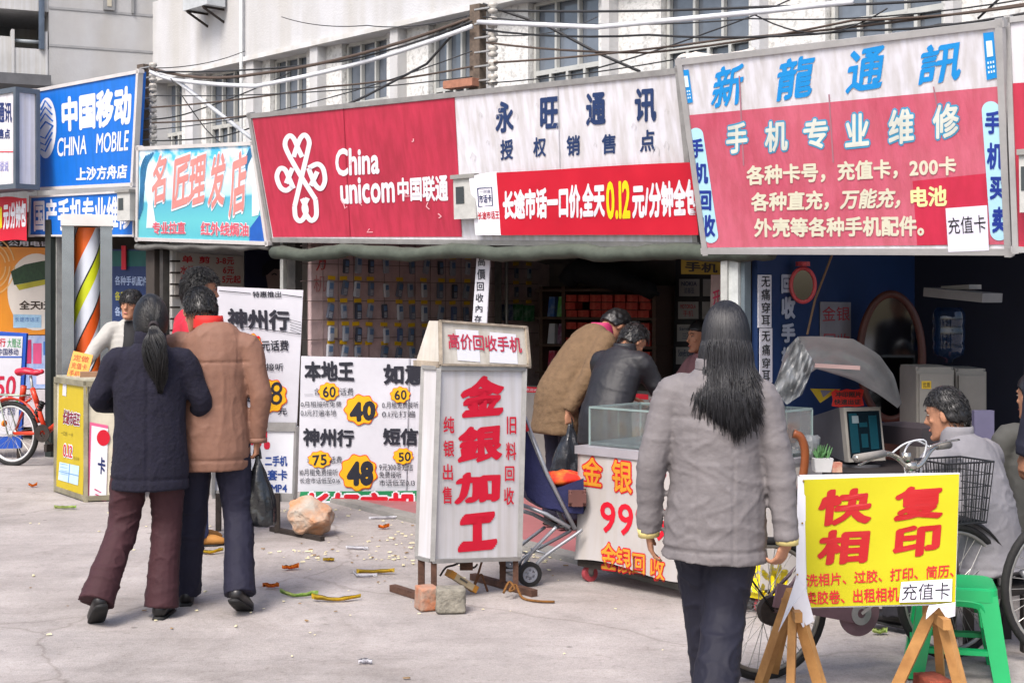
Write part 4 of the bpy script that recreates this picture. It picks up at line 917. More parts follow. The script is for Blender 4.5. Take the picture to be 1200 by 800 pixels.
chars(t, '旧料回收', [C7(*b) for b in ((242, 377, 262, 415), (240, 432, 262, 470), (238, 483, 258, 515), (236, 528, 257, 565))], pl, rc, .015, .006)
bm = NB()
for u, pts in ((0, 0), (1, 0)):
    pass
fl = [q[3]+(q[2]-q[3])*.03, q[3]+(q[2]-q[3])*.97]
for k, p in enumerate(fl):
    bm = NB(); bar(bm, on_ground(p-nb*.01)+Z*.03, p-nb*.01, .03); obj('leg', bm, rust, t)
    p2 = p-nb*(dpt-.02); bm = NB(); bar(bm, on_ground(p2)+Z*.03, p2, .035); obj('leg', bm, rust, t)
    bm = NB(); a = on_ground(p+nb*.16)+Z*.02; b = on_ground(p-nb*.42)+Z*.02; bar(bm, a, b, .04, .035); obj('foot', bm, rust, t)
# upper sign on top of it
zt_ = q[0].z
A2 = pl
t = thing('wedge_sign', 'tatty white tent-shaped sign reading in red, sitting on top of the light box', 'sign', (q[0]+q[1])/2)
plt = Pl(pl.hit(515, 428)+nb*.01, (nb+Z*.12).normalized())
wq = [plt.hit(*c) for c in ((515, 376), (616, 383), (620, 428.5), (516, 427))]
bk_ = [wq[0]-nb*.1, wq[1]-nb*.1, wq[2]-nb*.24, wq[3]-nb*.24]
for p in bk_: pass
bm = NB(); hexa(bm, [wq[3], wq[2], bk_[2], bk_[3]], [wq[0], wq[1], bk_[1], bk_[0]]); obj('wedge', bm, M('dirty_card', 'c9c4bb', .8, var=.15, scale=6, streak=.15), t)
patch(t, 'sheet', C7((133, 192), (182, 195), (186, 262), (138, 258)), plt, wht_ink, .003); patch(t, 'sheet', C7((206, 198), (262, 203), (266, 266), (206, 263)), plt, wht_ink, .003)
text(t, '高价回收手机', C7((116, 200), (272, 209), (275, 243), (118, 234)), plt, M('brick_ink', 'b8304a', .5), .02, .006)
bm = NB()
for a, b in ((0, 1), (3, 2)): bar(bm, wq[a]+nb*.004, wq[b]+nb*.004, .02, .012)
for a in (0, 1): bar(bm, wq[a]+nb*.004, wq[3-a]+nb*.004, .02, .012); bar(bm, wq[3-a]+nb*.0, bk_[3-a], .03, .03)
obj('battered_edge', bm, M('torn_tape', 'a99c8b', .8, var=.3, scale=15), t)
# tall thin strip behind it
A = W3(560, 350, 10.6); pls = Pl(W3(560, 378, 10.9), ND)
t = thing('vertical_sign', 'tall narrow white strip with a black column of characters hanging behind the light box', 'sign', pls.hit(562, 380))
bm = NB(); sq = ((559, 295), (574.5, 297), (570, 384), (553, 384)); slab(bm, [pls.hit(*c) for c in sq], pls.n, .01); obj('strip', bm, paper, t)
chars(t, '高價回收內存', [C7(*b) for b in ((182, 36, 198, 58), (181, 64, 198, 86), (180, 92, 195, 110), (178, 116, 194, 134), (177, 140, 192, 156), (175, 162, 190, 178))], pls, ink, .01, .004, .04)
# block lying on the feet, ballast and cords
def rock(name, label, cat, c, sx, sy, sz, m, seed, rot=0.0, sub_=3, amp=.5, cuts=14):
    bm = NB(); bmesh.ops.create_icosphere(bm, subdivisions=sub_+1, radius=1); rnd = random.Random(seed)
    pls_ = [(V((rnd.uniform(-1, 1), rnd.uniform(-1, 1), rnd.uniform(-.6, 1))).normalized(), rnd.uniform(.62, .82)) for _ in range(cuts)]
    for v in bm.verts:
        p = v.co.copy()
        for n_, k in pls_:
            d = p.dot(n_)-k
            if d > 0: p -= n_*d*.92
        p *= 1+amp*.25*noise.fractal(p*2.2+V((seed, 0, 0)), 1, 2, 4)
        v.co = V((p.x*sx, p.y*sy, p.z*sz))
    mz = min(v.co.z for v in bm.verts)
    bmesh.ops.rotate(bm, verts=bm.verts, matrix=Matrix.Rotation(rot, 3, 'Z')); bmesh.ops.translate(bm, verts=bm.verts, vec=V(c)-Z*mz)
    return tag(obj(name, bm, m, smooth=False), label, cat)
orock = M('orange_rock', 'b4733c', .95, col2='a09a90', scale=6, bump=.9, bscale=26, cover=.54)
rock('boulder', 'angular orange and grey boulder weighing down the iron foot', 'boulder', G(366, 628), .20, .15, .135, orock, 5, .3)
def block(name, label, c, s, rot, m):
    bm = NB(); box(bm, V((0, 0, 0)), s); bmesh.ops.subdivide_edges(bm, edges=bm.edges[:], cuts=9, use_grid_fill=True)
    for v in bm.verts:
        n_ = noise.fractal(v.co*14+V(c), 1, 2, 4); v.co *= 1+.06*n_
        for ax_ in range(3):
            pass
        e = sum(abs(v.co[k])/(s[k]/2) > .92 for k in range(3))
        if e >= 2: v.co *= .95
    bmesh.ops.rotate(bm, verts=bm.verts, matrix=Matrix.Rotation(rot, 3, 'Z')); mz = min(v.co.z for v in bm.verts); bmesh.ops.translate(bm, verts=bm.verts, vec=V(c)-Z*mz)
    return tag(obj(name, bm, m, smooth=True), label, 'block')
block('brick_lump', 'broken brick end sitting on the left foot of the light box sign', G(500, 714)+Z*.0, (.10, .12, .12), .35, M('brick_lump', 'a8633f', .95, col2='8f8478', scale=14, bump=.7))
block('concrete_lump', 'grey lump of concrete next to the brick end under the light box', G(528, 717)+Z*.0, (.15, .12, .125), .1, M('concrete_lump', '8e897d', .95, var=.25, scale=20, bump=.9))
p = G(552, 672)+Z*.03; p2 = pl.hit(541, 676)-nb*.1; p3 = pl.hit(566, 692)-nb*.1
t = thing('ballast', 'pale label-covered lamp ballast dangling on wires under the light box', 'ballast', (p2+p3)/2)
bm = NB(); bar(bm, p2, p3, .05, .035); obj('casing', bm, M('ballast_tan', 'b9a988', .6, var=.1), t)
bm = NB(); d_ = (p3-p2).normalized(); bar(bm, p2+d_*.015, p2-d_*.02, .052, .037); bar(bm, p3-d_*.01, p3+d_*.02, .052, .037); obj('end_cap', bm, M('ballast_rust', 'b8802e', .6), t)
bm = NB(); bar(bm, p2*.62+p3*.38-V((0, .02, -.012)), p2*.3+p3*.7-V((0, .02, -.012)), .03, .01); obj('label_plate', bm, M('ballast_label', '55514a', .5), t)
def cord(label, pts, r, m, name='cord'): bm = NB(); tube(bm, smoothp(pts, 6), r, 6); return tag(obj(name, bm, m, smooth=True), label, 'cord')
ub = lambda x, y, d=.1: pl.hit(x, y)-nb*d
cord('dark cable looping from the light box down to the ballast', [ub(528, 678), ub(535, 668), ub(545, 665), ub(556, 660), ub(562, 666), ub(568, 668), ub(572, 664)], .006, dark)
cord('brown twisted cord hanging from the light box to its right foot', [ub(578, 658), ub(574, 672), ub(568, 690), ub(576, 676), ub(580, 685), ub(584, 696)], .006, M('cord_brown', '5c3a22', .8))
cord('ochre rope knotted round the right foot of the light box', [G(590, 701)+Z*.03, G(597, 699)+Z*.08, G(603, 701)+Z*.05, G(597, 703)+Z*.05, G(604, 698)+Z*.06, G(612, 702)+Z*.01, G(628, 706)+Z*.01, G(650, 707)+Z*.01], .007, M('rope_ochre', '7d5426', .9, var=.3, scale=40))
bm = NB(); box(bm, ub(559, 664)-Z*.0, (.07, .04, .06)); tag(obj('junction_box', bm, rust), 'rusty junction box fixed under the light box', 'junction box')
# ---- counter with glass case on castors
C8 = crop(1.861, 600, 290)
ca = V(W3(677, 350, 8.05)); ca.z = 0; cb = V(W3(893, 350, 7.17)); cb.z = 0
d = (cb-ca).normalized(); nrm = V((d.y, -d.x, 0)); nrm = nrm if nrm.y < 0 else -nrm
dp = .55; ztop = 1.6-(527-350)*8.05/F; plc = vpl(ca, cb)
t = thing('jewellery_counter', 'white fabric-sided jewellery counter with 999 lettering, rolling on castors', 'counter', (ca+cb)/2-nrm*dp/2)
bm = NB(); n = 40; L_ = (cb-ca).length; g = []
for i in range(n+1):
    u = i/n; row = []
    for j in range(11):
        v = j/10; zb = .13+.02*math.sin(u*9)-.02*u; z = zb+(ztop-zb)*v
        off = .02*math.sin(math.pi*u)*(1-v)+.008*noise.noise(V((u*5, v*3, 7)))+(.03*(1-v)**4)*(.4+.6*math.sin(u*7+1))
        row.append(bm.verts.new(ca+d*(L_*u)+nrm*off+Z*z))
    g.append(row)
for a, b in zip(g, g[1:]):
    for j in range(10): bm.faces.new((a[j], b[j], b[j+1], a[j+1]))
side = []
for v in range(11): side.append((g[0][v], bm.verts.new(g[0][v].co-nrm*dp)))
for a, b in zip(side, side[1:]): bm.faces.new((a[0], b[0], b[1], a[1]))
side = [(x, bm.verts.new(x.co-nrm*dp)) for x in g[-1]]
for a, b in zip(side, side[1:]): bm.faces.new((a[0], b[0], b[1], a[1]))
skirt = obj('fabric_skirt', bm, M('skirt_white', 'a9a5a4', .65, var=.05, scale=2.4, bump=.15, bscale=6, streak=.04), t, True)
bm = NB(); hexa(bm, [p+Z*(ztop-.02) for p in (ca-d*.01+nrm*.015, cb+nrm*.015, cb-nrm*dp, ca-nrm*dp)], [p+Z*(ztop+.025) for p in (ca-d*.01+nrm*.015, cb+nrm*.015, cb-nrm*dp, ca-nrm*dp)]); obj('top', bm, M('counter_metal', 'a9a6ac', .4, .3), t)
bm = NB()
for a, b in ((ca, cb), (cb, cb-nrm*dp), (cb-nrm*dp, ca-nrm*dp), (ca-nrm*dp, ca)): bar(bm, a-nrm*.02+Z*.11, b-nrm*.02+Z*.11, .04)
obj('base_frame', bm, dark, t)
for u, k in ((.03, .06), (.97, .06), (.03, dp-.06), (.97, dp-.06)):
    c = ca.lerp(cb, u)-nrm*k+Z*.045; bm = NB(); disc(bm, c, V((.5, -.86, 0)), 0, .045, .03); f = obj('castor', bm, M('castor_red', 'a3434a', .5), t)
    bm = NB(); bar(bm, c+Z*.0, c+Z*.07+V((.02, 0, 0)), .045, .03); disc(bm, c+V((.5, -.86, 0))*.017, V((.5, -.86, 0)), 0, .016, .006); obj('fork', bm, M('castor_grey', '6b6562', .5, .4), f)
om = M('gold_letter', 'c98a28', .5); plc = Surf(skirt, plc)
def outl(s, boxes, b1=.07, b2=.02):
    chars(t, s, boxes, plc, red_ink, b1, .003, grow=True, slope=-.14); chars(t, s, boxes, plc, om, b2, .0052, grow=True, slope=-.14)
outl('金银首饰', [C8(*b) for b in ((155, 458, 197, 518), (220, 465, 262, 533), (292, 478, 334, 545), (362, 490, 404, 560))]); outl('金银回收', [C8(*b) for b in ((196, 644, 228, 700), (229, 655, 260, 708), (264, 668, 290, 710), (303, 676, 333, 724))])
text(t, '9999', C8((193, 552), (342, 568), (342, 642), (193, 620)), plc, red_ink, .015, .003)
text(t, '金饰', ((876, 652), (925, 660), (925, 710), (876, 700)), plc, yel_ink, .06, .003); 
# the glass case on the counter
gm_ = M('green_glass', 'b4c0be', .03, trans=.9, alpha=.34, var=0); ge = M('glass_edge', '849593', .15)
def case(label, u0, u1, hgt):
    a = ca+d*(L_*u0)-nrm*.06+Z*(ztop+.026); b = ca+d*(L_*u1)-nrm*.06+Z*(ztop+.026); dd = -nrm*(dp-.1)
    t = thing('glass_case', label, 'display case', (a+b)/2+dd/2)
    P = [a, b, b+dd, a+dd]; th = .006
    for i in range(4):
        x, y = P[i], P[(i+1) % 4]; bm = NB(); k = (y-x).normalized(); m_ = k.cross(Z); hexa(bm, [x+k*.008, y-k*.008, y-k*.008+m_*th, x+k*.008+m_*th], [p+Z*hgt for p in (x+k*.008, y-k*.008, y-k*.008+m_*th, x+k*.008+m_*th)]); obj('glass_side', bm, gm_, t)
    bm = NB(); hexa(bm, [p+Z*(hgt+.001) for p in P], [p+Z*(hgt+.008) for p in P]); obj('glass_top', bm, gm_, t)
    bm = NB()
    for i in range(4): bar(bm, P[i]+Z*(hgt+.004), P[(i+1) % 4]+Z*(hgt+.004), .012); bar(bm, P[i], P[i]+Z*hgt, .012)
    obj('edge_strip', bm, ge, t)
    bm = NB(); hexa(bm, [p+Z*.004 for p in P], [p+Z*.02 for p in P]); obj('tray', bm, M('tray_teal', '6d7779', .7, var=.2, scale=8), t)
case('long glass display case on the near end of the white counter', .03, .60, .21); case('tall glass case on the counter behind the woman in grey', .84, .97, .24)
bm = NB(); p = ca+d*(L_*.62)-nrm*.12+Z*(ztop+.034); box(bm, p, (.12, .03, .016), rot=-.6); tag(obj('blue_pen_box', bm, M('pen_blue', '2b49b8', .4)), 'small blue box on the counter beside the glass case', 'box')
# ---- pushchair
t = thing('pushchair', 'navy folding pushchair with grey tubes and small plastic wheels', 'pushchair', G(640, 680))
tubm = M('pram_tube', '9a9da3', .35, .5, var=.1); nav = M('pram_navy', '23264f', .85, var=.2, scale=8, bump=.3, bscale=60)
Yn, Yf = 7.95, 8.35
def q_(px, py, Y): return W3(px, py, Y)
for Y, dx in ((Yn, 0), (Yf, -22)):
    bm = NB(); tube(bm, [q_(613+dx*.2, 484, Y), q_(640+dx*.4, 553, Y), q_(674+dx*.4, 620, Y)], .012); tube(bm, smoothp([q_(612+dx, 668, Y), q_(622+dx, 648, Y), q_(652+dx*.6, 617, Y)]), .010); tube(bm, smoothp([q_(628+dx, 662, Y), q_(640+dx, 650, Y), q_(676+dx*.6, 625, Y), q_(682+dx*.6, 620, Y)]), .010); tube(bm, [q_(608+dx, 590, Y), q_(640+dx*.7, 602, Y), q_(668+dx*.6, 618, Y)], .012); tube(bm, [q_(622+dx, 643, Y), q_(645+dx, 650, Y)], .007)
    obj('side_frame', bm, tubm, t, True)
bm = NB(); tube(bm, [q_(613, 484, Yn), q_(608, 484, Yf)], .014); tube(bm, [q_(612, 668, Yn), q_(590, 668, Yf)], .009); obj('crossbar', bm, tubm, t, True)
wg = M('wheel_grey', '8c8f98', .5)
for c in (W3(620.5, 676, 7.92), W3(598, 661, 8.35)):
    c.z = .068; bm = NB(); disc(bm, c, V((.35, -.93, 0)), .045, .068, .032); o = obj('wheel', bm, M('tyre_rubber', '222121', .8), t)
    bm = NB(); disc(bm, c, V((.35, -.93, 0)), .03, .047, .02); disc(bm, c, V((.35, -.93, 0)), 0, .014, .03)
    for k in range(6):
        u = V((.93, .35, 0))*math.cos(k*math.pi/3)+Z*math.sin(k*math.pi/3); bar(bm, c+u*.012, c+u*.034, .014, .014, up=V((.35, -.93, 0)))
    obj('hub', bm, wg, o)
for c in (W3(706, 690, 8.5), W3(722, 672, 8.7)):
    c.z = .06; bm = NB(); disc(bm, c, V((.35, -.93, 0)), .0, .06, .03); o = obj('wheel', bm, M('tyre_rubber', '222121', .8), t)
def sheetm(bm, rows):
    g = [[bm.verts.new(p) for p in r] for r in rows]
    for a, b in zip(g, g[1:]):
        for j in range(len(a)-1): bm.faces.new((a[j], b[j], b[j+1], a[j+1]))
bm = NB()
prof = [(612, 500), (611, 535), (612, 560), (618, 580), (636, 592), (660, 600), (684, 602), (686, 570)]
rows = []
for px, py in smoothp([V(p) for p in prof], 3): rows.append([q_(px+dx*.3, py+2*math.sin(px), Yn+(Yf-Yn)*k) for k, dx in ((0, 0), (.33, -5), (.66, -10), (1, -16))])
sheetm(bm, rows)
for r_, Y in ((0, Yn+.01), (1, Yf-.01)): poly(bm, [q_(x-(16*.3 if r_ else 0), y, Y) for x, y in ((612, 490), (611, 535), (612, 562), (618, 582), (636, 594), (660, 600), (684, 602), (684, 560), (652, 572), (634, 545))])
obj('seat_sling', bm, nav, t, True)
bm = NB(); sheetm(bm, [[q_(px, py, Y) for Y in (Yn-.02, Yf)] for px, py in ((607, 480), (617, 492), (622, 505), (630, 523))]); obj('handle_cover', bm, M('tartan_pad', '8f7a2c', .8, col2='27306a', scale=22), t)
bm = NB(); tube(bm, [q_(607, 478, Yn-.02), q_(618, 505, Yn-.02)], .012); obj('red_strap', bm, red_ink, t, True)
bm = NB(); ell(bm, q_(660, 560, 8.1), .12, .12, .05); 
for v in bm.verts: v.co += V((0, 0, .02*noise.noise(v.co*14)))+v.normal*.015*noise.noise(v.co*25)
o = obj('blanket', bm, M('red_blanket', 'd02a1c', .8, col2='c8922f', scale=12, cover=.38), smooth=True); tag(o, 'red and gold patterned blanket bundled in the pushchair', 'blanket')
bm = NB(); box(bm, q_(676, 582, 8.0), (.1, .14, .09)); bmesh.ops.bevel(bm, geom=bm.edges[:], offset=.02, segments=2); tag(obj('cloth_pouch', bm, M('brown_pouch', '5b3a35', .8)), 'brown pouch on the front edge of the pushchair seat', 'pouch')
# ================================================================ right foreground: sign on trestles, bicycle, stool
def q_(px, py, Y): return W3(px, py, Y)
A = W3(942, 350, 5.66); B = W3(1122, 350, 5.58); C9 = crop(2.6658, 820, 500)
pl = Pl(W3(1030, 700, 5.62), vpl(A, B, 5).n)
t = thing('cloth_sign', 'yellow cloth sign with big red characters stretched on a board over wooden trestles', 'sign', pl.hit(1030, 706))
yc = M('yellow_cloth', 'b5ad08', .75, var=.05, scale=3, bump=.25, bscale=9)
YQ = C9((325, 165), (810, 147), (797, 549), (337, 563))
def wavy(t, name, quad, pl, mat, amp, off, nx=24, ny=20, f=1.0):
    bm = NB(); g = []
    for i in range(nx+1):
        g.append([bm.verts.new(pl.hit(*sub(i/nx, j/ny, quad), off+amp*noise.noise(V((i*.22*f+quad[0][0], j*.16*f, 3))))) for j in range(ny+1)])
    for i in range(nx):
        for j in range(ny): bm.faces.new((g[i][j], g[i][j+1], g[i+1][j+1], g[i+1][j]))
    return obj(name, bm, mat, t, True)
yo = wavy(t, 'yellow_cloth', YQ, pl, yc, .004, .006)
bm = NB(); slab(bm, [pl.hit(*c) for c in C9((312, 150), (812, 143), (799, 555), (322, 566))], pl.n, .02); obj('board', bm, M('board_backing', 'cfcfd4', .7, var=.05), t)
wavy(t, 'white_backing_cloth', C9((306, 152), (330, 168), (332, 520), (300, 480)), pl, M('backing_white', 'd3d3da', .8, var=.05), .006, .004, 4, 12)
# loose white tails of the backing cloth
bm = NB(); sh = M('backing_white', 'd3d3da')
for pts in (((300, 470), (330, 500), (358, 605), (322, 625), (290, 555), (245, 640), (262, 590)), ((715, 556), (797, 545), (798, 590), (770, 597), (745, 560), (706, 600), (708, 580))):
    ngon(bm, [pl.hit(*c, .012+.012*math.sin(i*2)) for i, c in enumerate(C9(*pts))], pl.n, .003)
obj('cloth_tail', bm, sh, t)
pl0 = pl; pl = Surf(yo, pl0)
rs = M('sign_red', 'c8203a', .5); r2 = M('pure_red', 'a5040c', .5, var=.05)
chars(t, '快复相印', [C9(*b) for b in ((372, 193, 540, 305), (607, 183, 765, 290), (368, 320, 528, 428), (602, 305, 752, 403))], pl, r2, 0, .003, .03, .06, .0, pen_=(.055, .03, .9), rise=.08)
r3 = M('deep_red_ink', 'c21a22', .5, var=.05)
text(t, '洗相片、过胶、打印、简历、', C9((332, 460), (795, 428), (793, 468), (334, 500)), pl, r3, .02, .003); text(t, '卖胶卷、出租相机', C9((330, 514), (622, 498), (622, 544), (332, 556)), pl, r3, .02, .003); pl = pl0
bm = NB()
for c in C9((324, 168), (320, 300), (305, 460)): disc(bm, pl.hit(*c, .01), pl.n, 0, .004, .004, 8)
obj('eyelet', bm, M('brass', 'a0803a', .3, .8), t)
t2 = thing('paper_note', 'white paper note pinned to the lower corner of the yellow cloth sign', 'notice', pl.hit(1085, 704))
nq = C9((628, 483), (787, 473), (785, 543), (622, 546)); bm = NB(); slab(bm, [pl.hit(*c, .017) for c in nq], pl.n, .002); obj('sheet', bm, M('note_paper', 'dcd9e8', .7), t2); text(t2, '充值卡', C9((634, 490), (780, 482), (778, 536), (628, 540)), pl, black, -.0, .0185)
wood = M('raw_timber', 'b98a52', .75, col2='94683a', scale=7, bump=.3, bscale=40)
def trestle(label, ax_, ay, legs, Y0):
    top = W3(ax_, ay, Y0); t = thing('trestle', label, 'trestle', on_ground(top))
    for px, dy in legs:      # foot column in the picture, offset towards (-) or away from (+) the viewer
        Y = Y0+dy; f_ = V(((px-600)*Y/F, Y, 0)); bm = NB(); bar(bm, f_, top+V((0, dy*.1, .03)), .032, .045); bmesh.ops.bevel(bm, geom=bm.edges[:], offset=.004, segments=1); obj('leg', bm, wood, t)
    bm = NB(); bar(bm, top-V((.0, .12, .04)), top+V((.0, .16, -.04)), .03, .04); obj('crosspiece', bm, wood, t)
    return t
trestle('wooden trestle with splayed legs under the end of the yellow sign nearer the woman', 929, 704, ((891, .2), (926, -.12), (968, -.1), (905, .34)), 5.7)
trestle('wooden trestle with splayed legs under the end of the yellow sign nearer the green stool', 1099, 712, ((1046, .1), (1103, .3), (1133, -.12)), 5.64)
# ---- green stool
t = thing('plastic_stool', 'bright green plastic stool standing beside the wooden trestle', 'stool', G(1125, 800))
gr = M('green_plastic', '0f9a58', .35, var=.06, scale=4, spec=.5)
sc = W3(1127, 681, 6.1); u = V((.97, -.24, 0)); v = V((.24, .97, 0)); ht = sc.z
sc = V((sc.x-.02, sc.y+.02, 0))
bm = NB(); s = .165
def rr(bm, hs, z, r=.04, n=6):
    out = []
    for cx_, cy_, a0 in ((1, 1, 0), (-1, 1, 90), (-1, -1, 180), (1, -1, 270)):
        for k in range(n+1):
            a = R(a0+90*k/n); out.append(bm.verts.new(sc+u*(cx_*(hs-r)+r*math.cos(a))+v*(cy_*(hs-r)+r*math.sin(a))+Z*z))
    return out
L1 = rr(bm, s, ht-.055); L2 = rr(bm, s-.004, ht-.008); L3 = rr(bm, s-.02, ht); 
for a, b in ((L1, L2), (L2, L3)):
    for i in range(len(a)): bm.faces.new((a[i], a[(i+1) % len(a)], b[(i+1) % len(a)], b[i]))
bm.faces.new(L3); bm.faces.new(L1[::-1]); obj('seat', bm, gr, t)
for sx in (-1, 1):
    for sy in (-1, 1):
        a = sc+u*sx*(s-.045)+v*sy*(s-.045)+Z*(ht-.04); b = sc+u*sx*(s+.01)+v*sy*(s+.01); bm = NB(); tube(bm, [a, a.lerp(b, .5), b], [(.056, .056), (.052, .052), (.048, .048)], 4, u0=u+v); obj('leg', bm, gr, t)
bm = NB()
for i in range(4):
    cs = [(1, 1), (-1, 1), (-1, -1), (1, -1)]; p, q = cs[i], cs[(i+1) % 4]
    for z, k in ((.125, .0),): bar(bm, sc+u*p[0]*s+v*p[1]*s+Z*z, sc+u*q[0]*s+v*q[1]*s+Z*z, .045 if True else 0, .02, up=Z)
    P = lambda w_, z: sc+(u*p[0]+v*p[1])*(s-.02)*(1-w_)+(u*q[0]+v*q[1])*(s-.02)*w_+Z*z
    tube(bm, smoothp([P(.12, ht-.16), P(.16, ht-.085), P(.26, ht-.065), P(.5, ht-.06), P(.74, ht-.065), P(.84, ht-.085), P(.88, ht-.16)]), .024, 6)
obj('rail', bm, gr, t)
block('brick_lump', 'red brick piece lying on the ground under the green stool', G(1093, 812), (.1, .16, .07), .2, M('red_brick_lump', '9a4a35', .95, var=.25, scale=14, bump=.7))
# ---- black roadster bicycle behind the sign
Yk = 6.15
t = thing('bicycle', 'old black bicycle with a wire basket parked behind the yellow sign', 'bicycle', on_ground(W3(1010, 350, Yk)))
Rw = .295; cr = V(((898-600)*6.0/F, 6.0, Rw)); cf = V(((1116-600)*6.36/F, 6.36, Rw))
fw = (cf-cr); fw.z = 0; wbse = fw.length; fw.normalize(); sd_ = fw.cross(Z)
wheel(t, cr, sd_, Rw, 36, .018, M('dull_rim', '8f8a80', .5, .5, var=.3)); wheel(t, cf, sd_, Rw, 36, .018)
bf = M('bike_mauve', '6d5a60', .45, .2, var=.25, scale=10)
bb = cr+fw*(wbse*.44)-Z*.04; st = cr+fw*(wbse*.30)+Z*.32; hd = cr+fw*(wbse*.83)+Z*.42
bm = NB()
for s_ in (-.05, .05): tube(bm, [cr+sd_*s_, bb+sd_*s_*.5], .009); tube(bm, [cr+sd_*s_, st-Z*.04], .008); tube(bm, [cf+sd_*s_, cf-fw*.045+Z*.3+sd_*s_, hd-Z*.05], .011)
tube(bm, [bb, st], .015); tube(bm, [bb, hd-Z*.03], .016); tube(bm, [st-Z*.06, hd+Z*.06], .014); tube(bm, [hd-Z*.09, hd+Z*.1], .018)
obj('frame', bm, bf, t, True)
bm = NB(); disc(bm, bb-sd_*-.06, sd_, .0, .10, .012, 30); obj('chain_guard', bm, M('guard_rose', '7d6168', .5, .2, var=.2), t)
bm = NB(); bar(bm, bb+fw*.02+sd_*.07+Z*.1*0, cr+sd_*.07+Z*.07, .012, .10, up=Z); obj('chain_case', bm, M('guard_rose', '7d6168'), t)
bm = NB(); disc(bm, bb+sd_*.075, sd_, .02, .05, .008); bar(bm, bb+sd_*.08, bb+sd_*.08+V((.11, -.03, .1)), .018, .012); bar(bm, bb+sd_*.08+V((.11, -.03, .1)), bb+sd_*.17+V((.11, -.03, .1)), .03, .06); obj('crank', bm, alum, t)
bm = NB(); disc(bm, cr+sd_*.04, sd_, 0, .062, .03, 24); obj('sprocket', bm, dark, t)
bm = NB(); tube(bm, [cf+(fw*math.cos(R(a))+Z*math.sin(R(a)))*(Rw+.03) for a in range(-5, 140, 8)], .008, 6, flat=3.5)
tube(bm, [cr+sd_*.06, cr-fw*.2+Z*(Rw-.03)+sd_*.05], .004)
obj('mudguard', bm, M('mudguard_black', '2c2a2b', .5, .2, var=.3), t, True)
bm = NB(); tube(bm, smoothp([st+Z*.14-fw*.14, st+Z*.16, st+Z*.14+fw*.14]), [(.03, .08)]*4+[(.03, .09)]*3+[(.025, .04)]*4, 10, u0=Z); tube(bm, [st, st+Z*.13], .013); obj('saddle', bm, black, t, True)
# handlebar in the photograph: two grips, a swept bar and the brake levers
hm = M('chrome', 'b8b4ac', .25, .85, var=.15); hp = lambda x, y, d=0: W3(x, y, 6.18+d)
hb_ = [hp(1003, 537, -.25), hp(1036, 531, -.12), hp(1050, 535, -.02), hp(1064, 546, 0), hp(1078, 545, .03), hp(1090, 528, .1), hp(1098, 523, .16), hp(1112, 521, .26)]
bm = NB(); tube(bm, smoothp(hb_, 6), .0115, 10); tube(bm, [hd+Z*.08, hp(1066, 560, 0), hp(1066, 544, 0)], .013, 8); tube(bm, [hp(1060, 546), hp(1073, 546)], .022, 10); obj('handlebar', bm, hm, t, True)
bm = NB(); tube(bm, [hb_[0], hb_[1]], [.018, .016], 10); tube(bm, [hb_[6], hb_[7]], [.016, .018], 10); obj('grip', bm, M('grip_grey', '8b8680', .7, var=.2), t, True)
bm = NB(); tube(bm, smoothp([hp(1090, 523, .08), hp(1105, 518, .15), hp(1124, 515, .25)]), .005); tube(bm, smoothp([hp(1042, 533, -.05), hp(1025, 537, -.12), hp(1006, 545, -.2)]), .005); obj('brake_lever', bm, hm, t, True)
bm = NB(); tube(bm, smoothp([hp(1044, 532, -.05), hp(1062, 519, 0), hp(1085, 517, .06), hp(1080, 545, .06), hp(1078, 570, .06)]), .004); tube(bm, smoothp([hp(1090, 524, .08), hp(1072, 516, .05), hp(1060, 530, 0), hp(1062, 560, 0)]), .004); obj('brake_cable', bm, M('cable_white', 'c8cace'), t, True)
bm = NB(); tube(bm, [hp(1062, 530), hp(1062, 540)], .022, 10); obj('bell', bm, hm, t, True)
# wire basket
bm = NB(); bk0 = W3(1095, 575, 6.3); ux = V((.92, .39, 0)); uy = V((-.39, .92, 0)); wt, wb_, dt, db, hh = .13, .105, .11, .09, .27
def bp(i, j, k): # i, j in -1..1, k 0 floor .. 1 rim
    c = W3(1118, 610, 6.36)+Z*.0
    return c+ux*i*(wb_+(wt-wb_)*k)+uy*j*(db+(dt-db)*k)+Z*(hh*k)
for k in (0, .2, .4, .6, .8, 1):
    for a, b in (((-1, -1), (1, -1)), ((1, -1), (1, 1)), ((1, 1), (-1, 1)), ((-1, 1), (-1, -1))): tube(bm, [bp(*a, k), bp(*b, k)], .0045 if k in (0, 1) else .0022, 5)
for i in range(13):
    s_ = -1+2*i/12
    for f_ in (lambda s_, k: bp(s_, -1, k), lambda s_, k: bp(s_, 1, k), lambda s_, k: bp(1, s_, k), lambda s_, k: bp(-1, s_, k)): tube(bm, [f_(s_, 0), f_(s_, 1)], .0022, 5)
    tube(bm, [bp(s_, -1, 0), bp(s_, 1, 0)], .0022, 5)
obj('basket', bm, M('basket_black', '26282b', .5, .3), t)
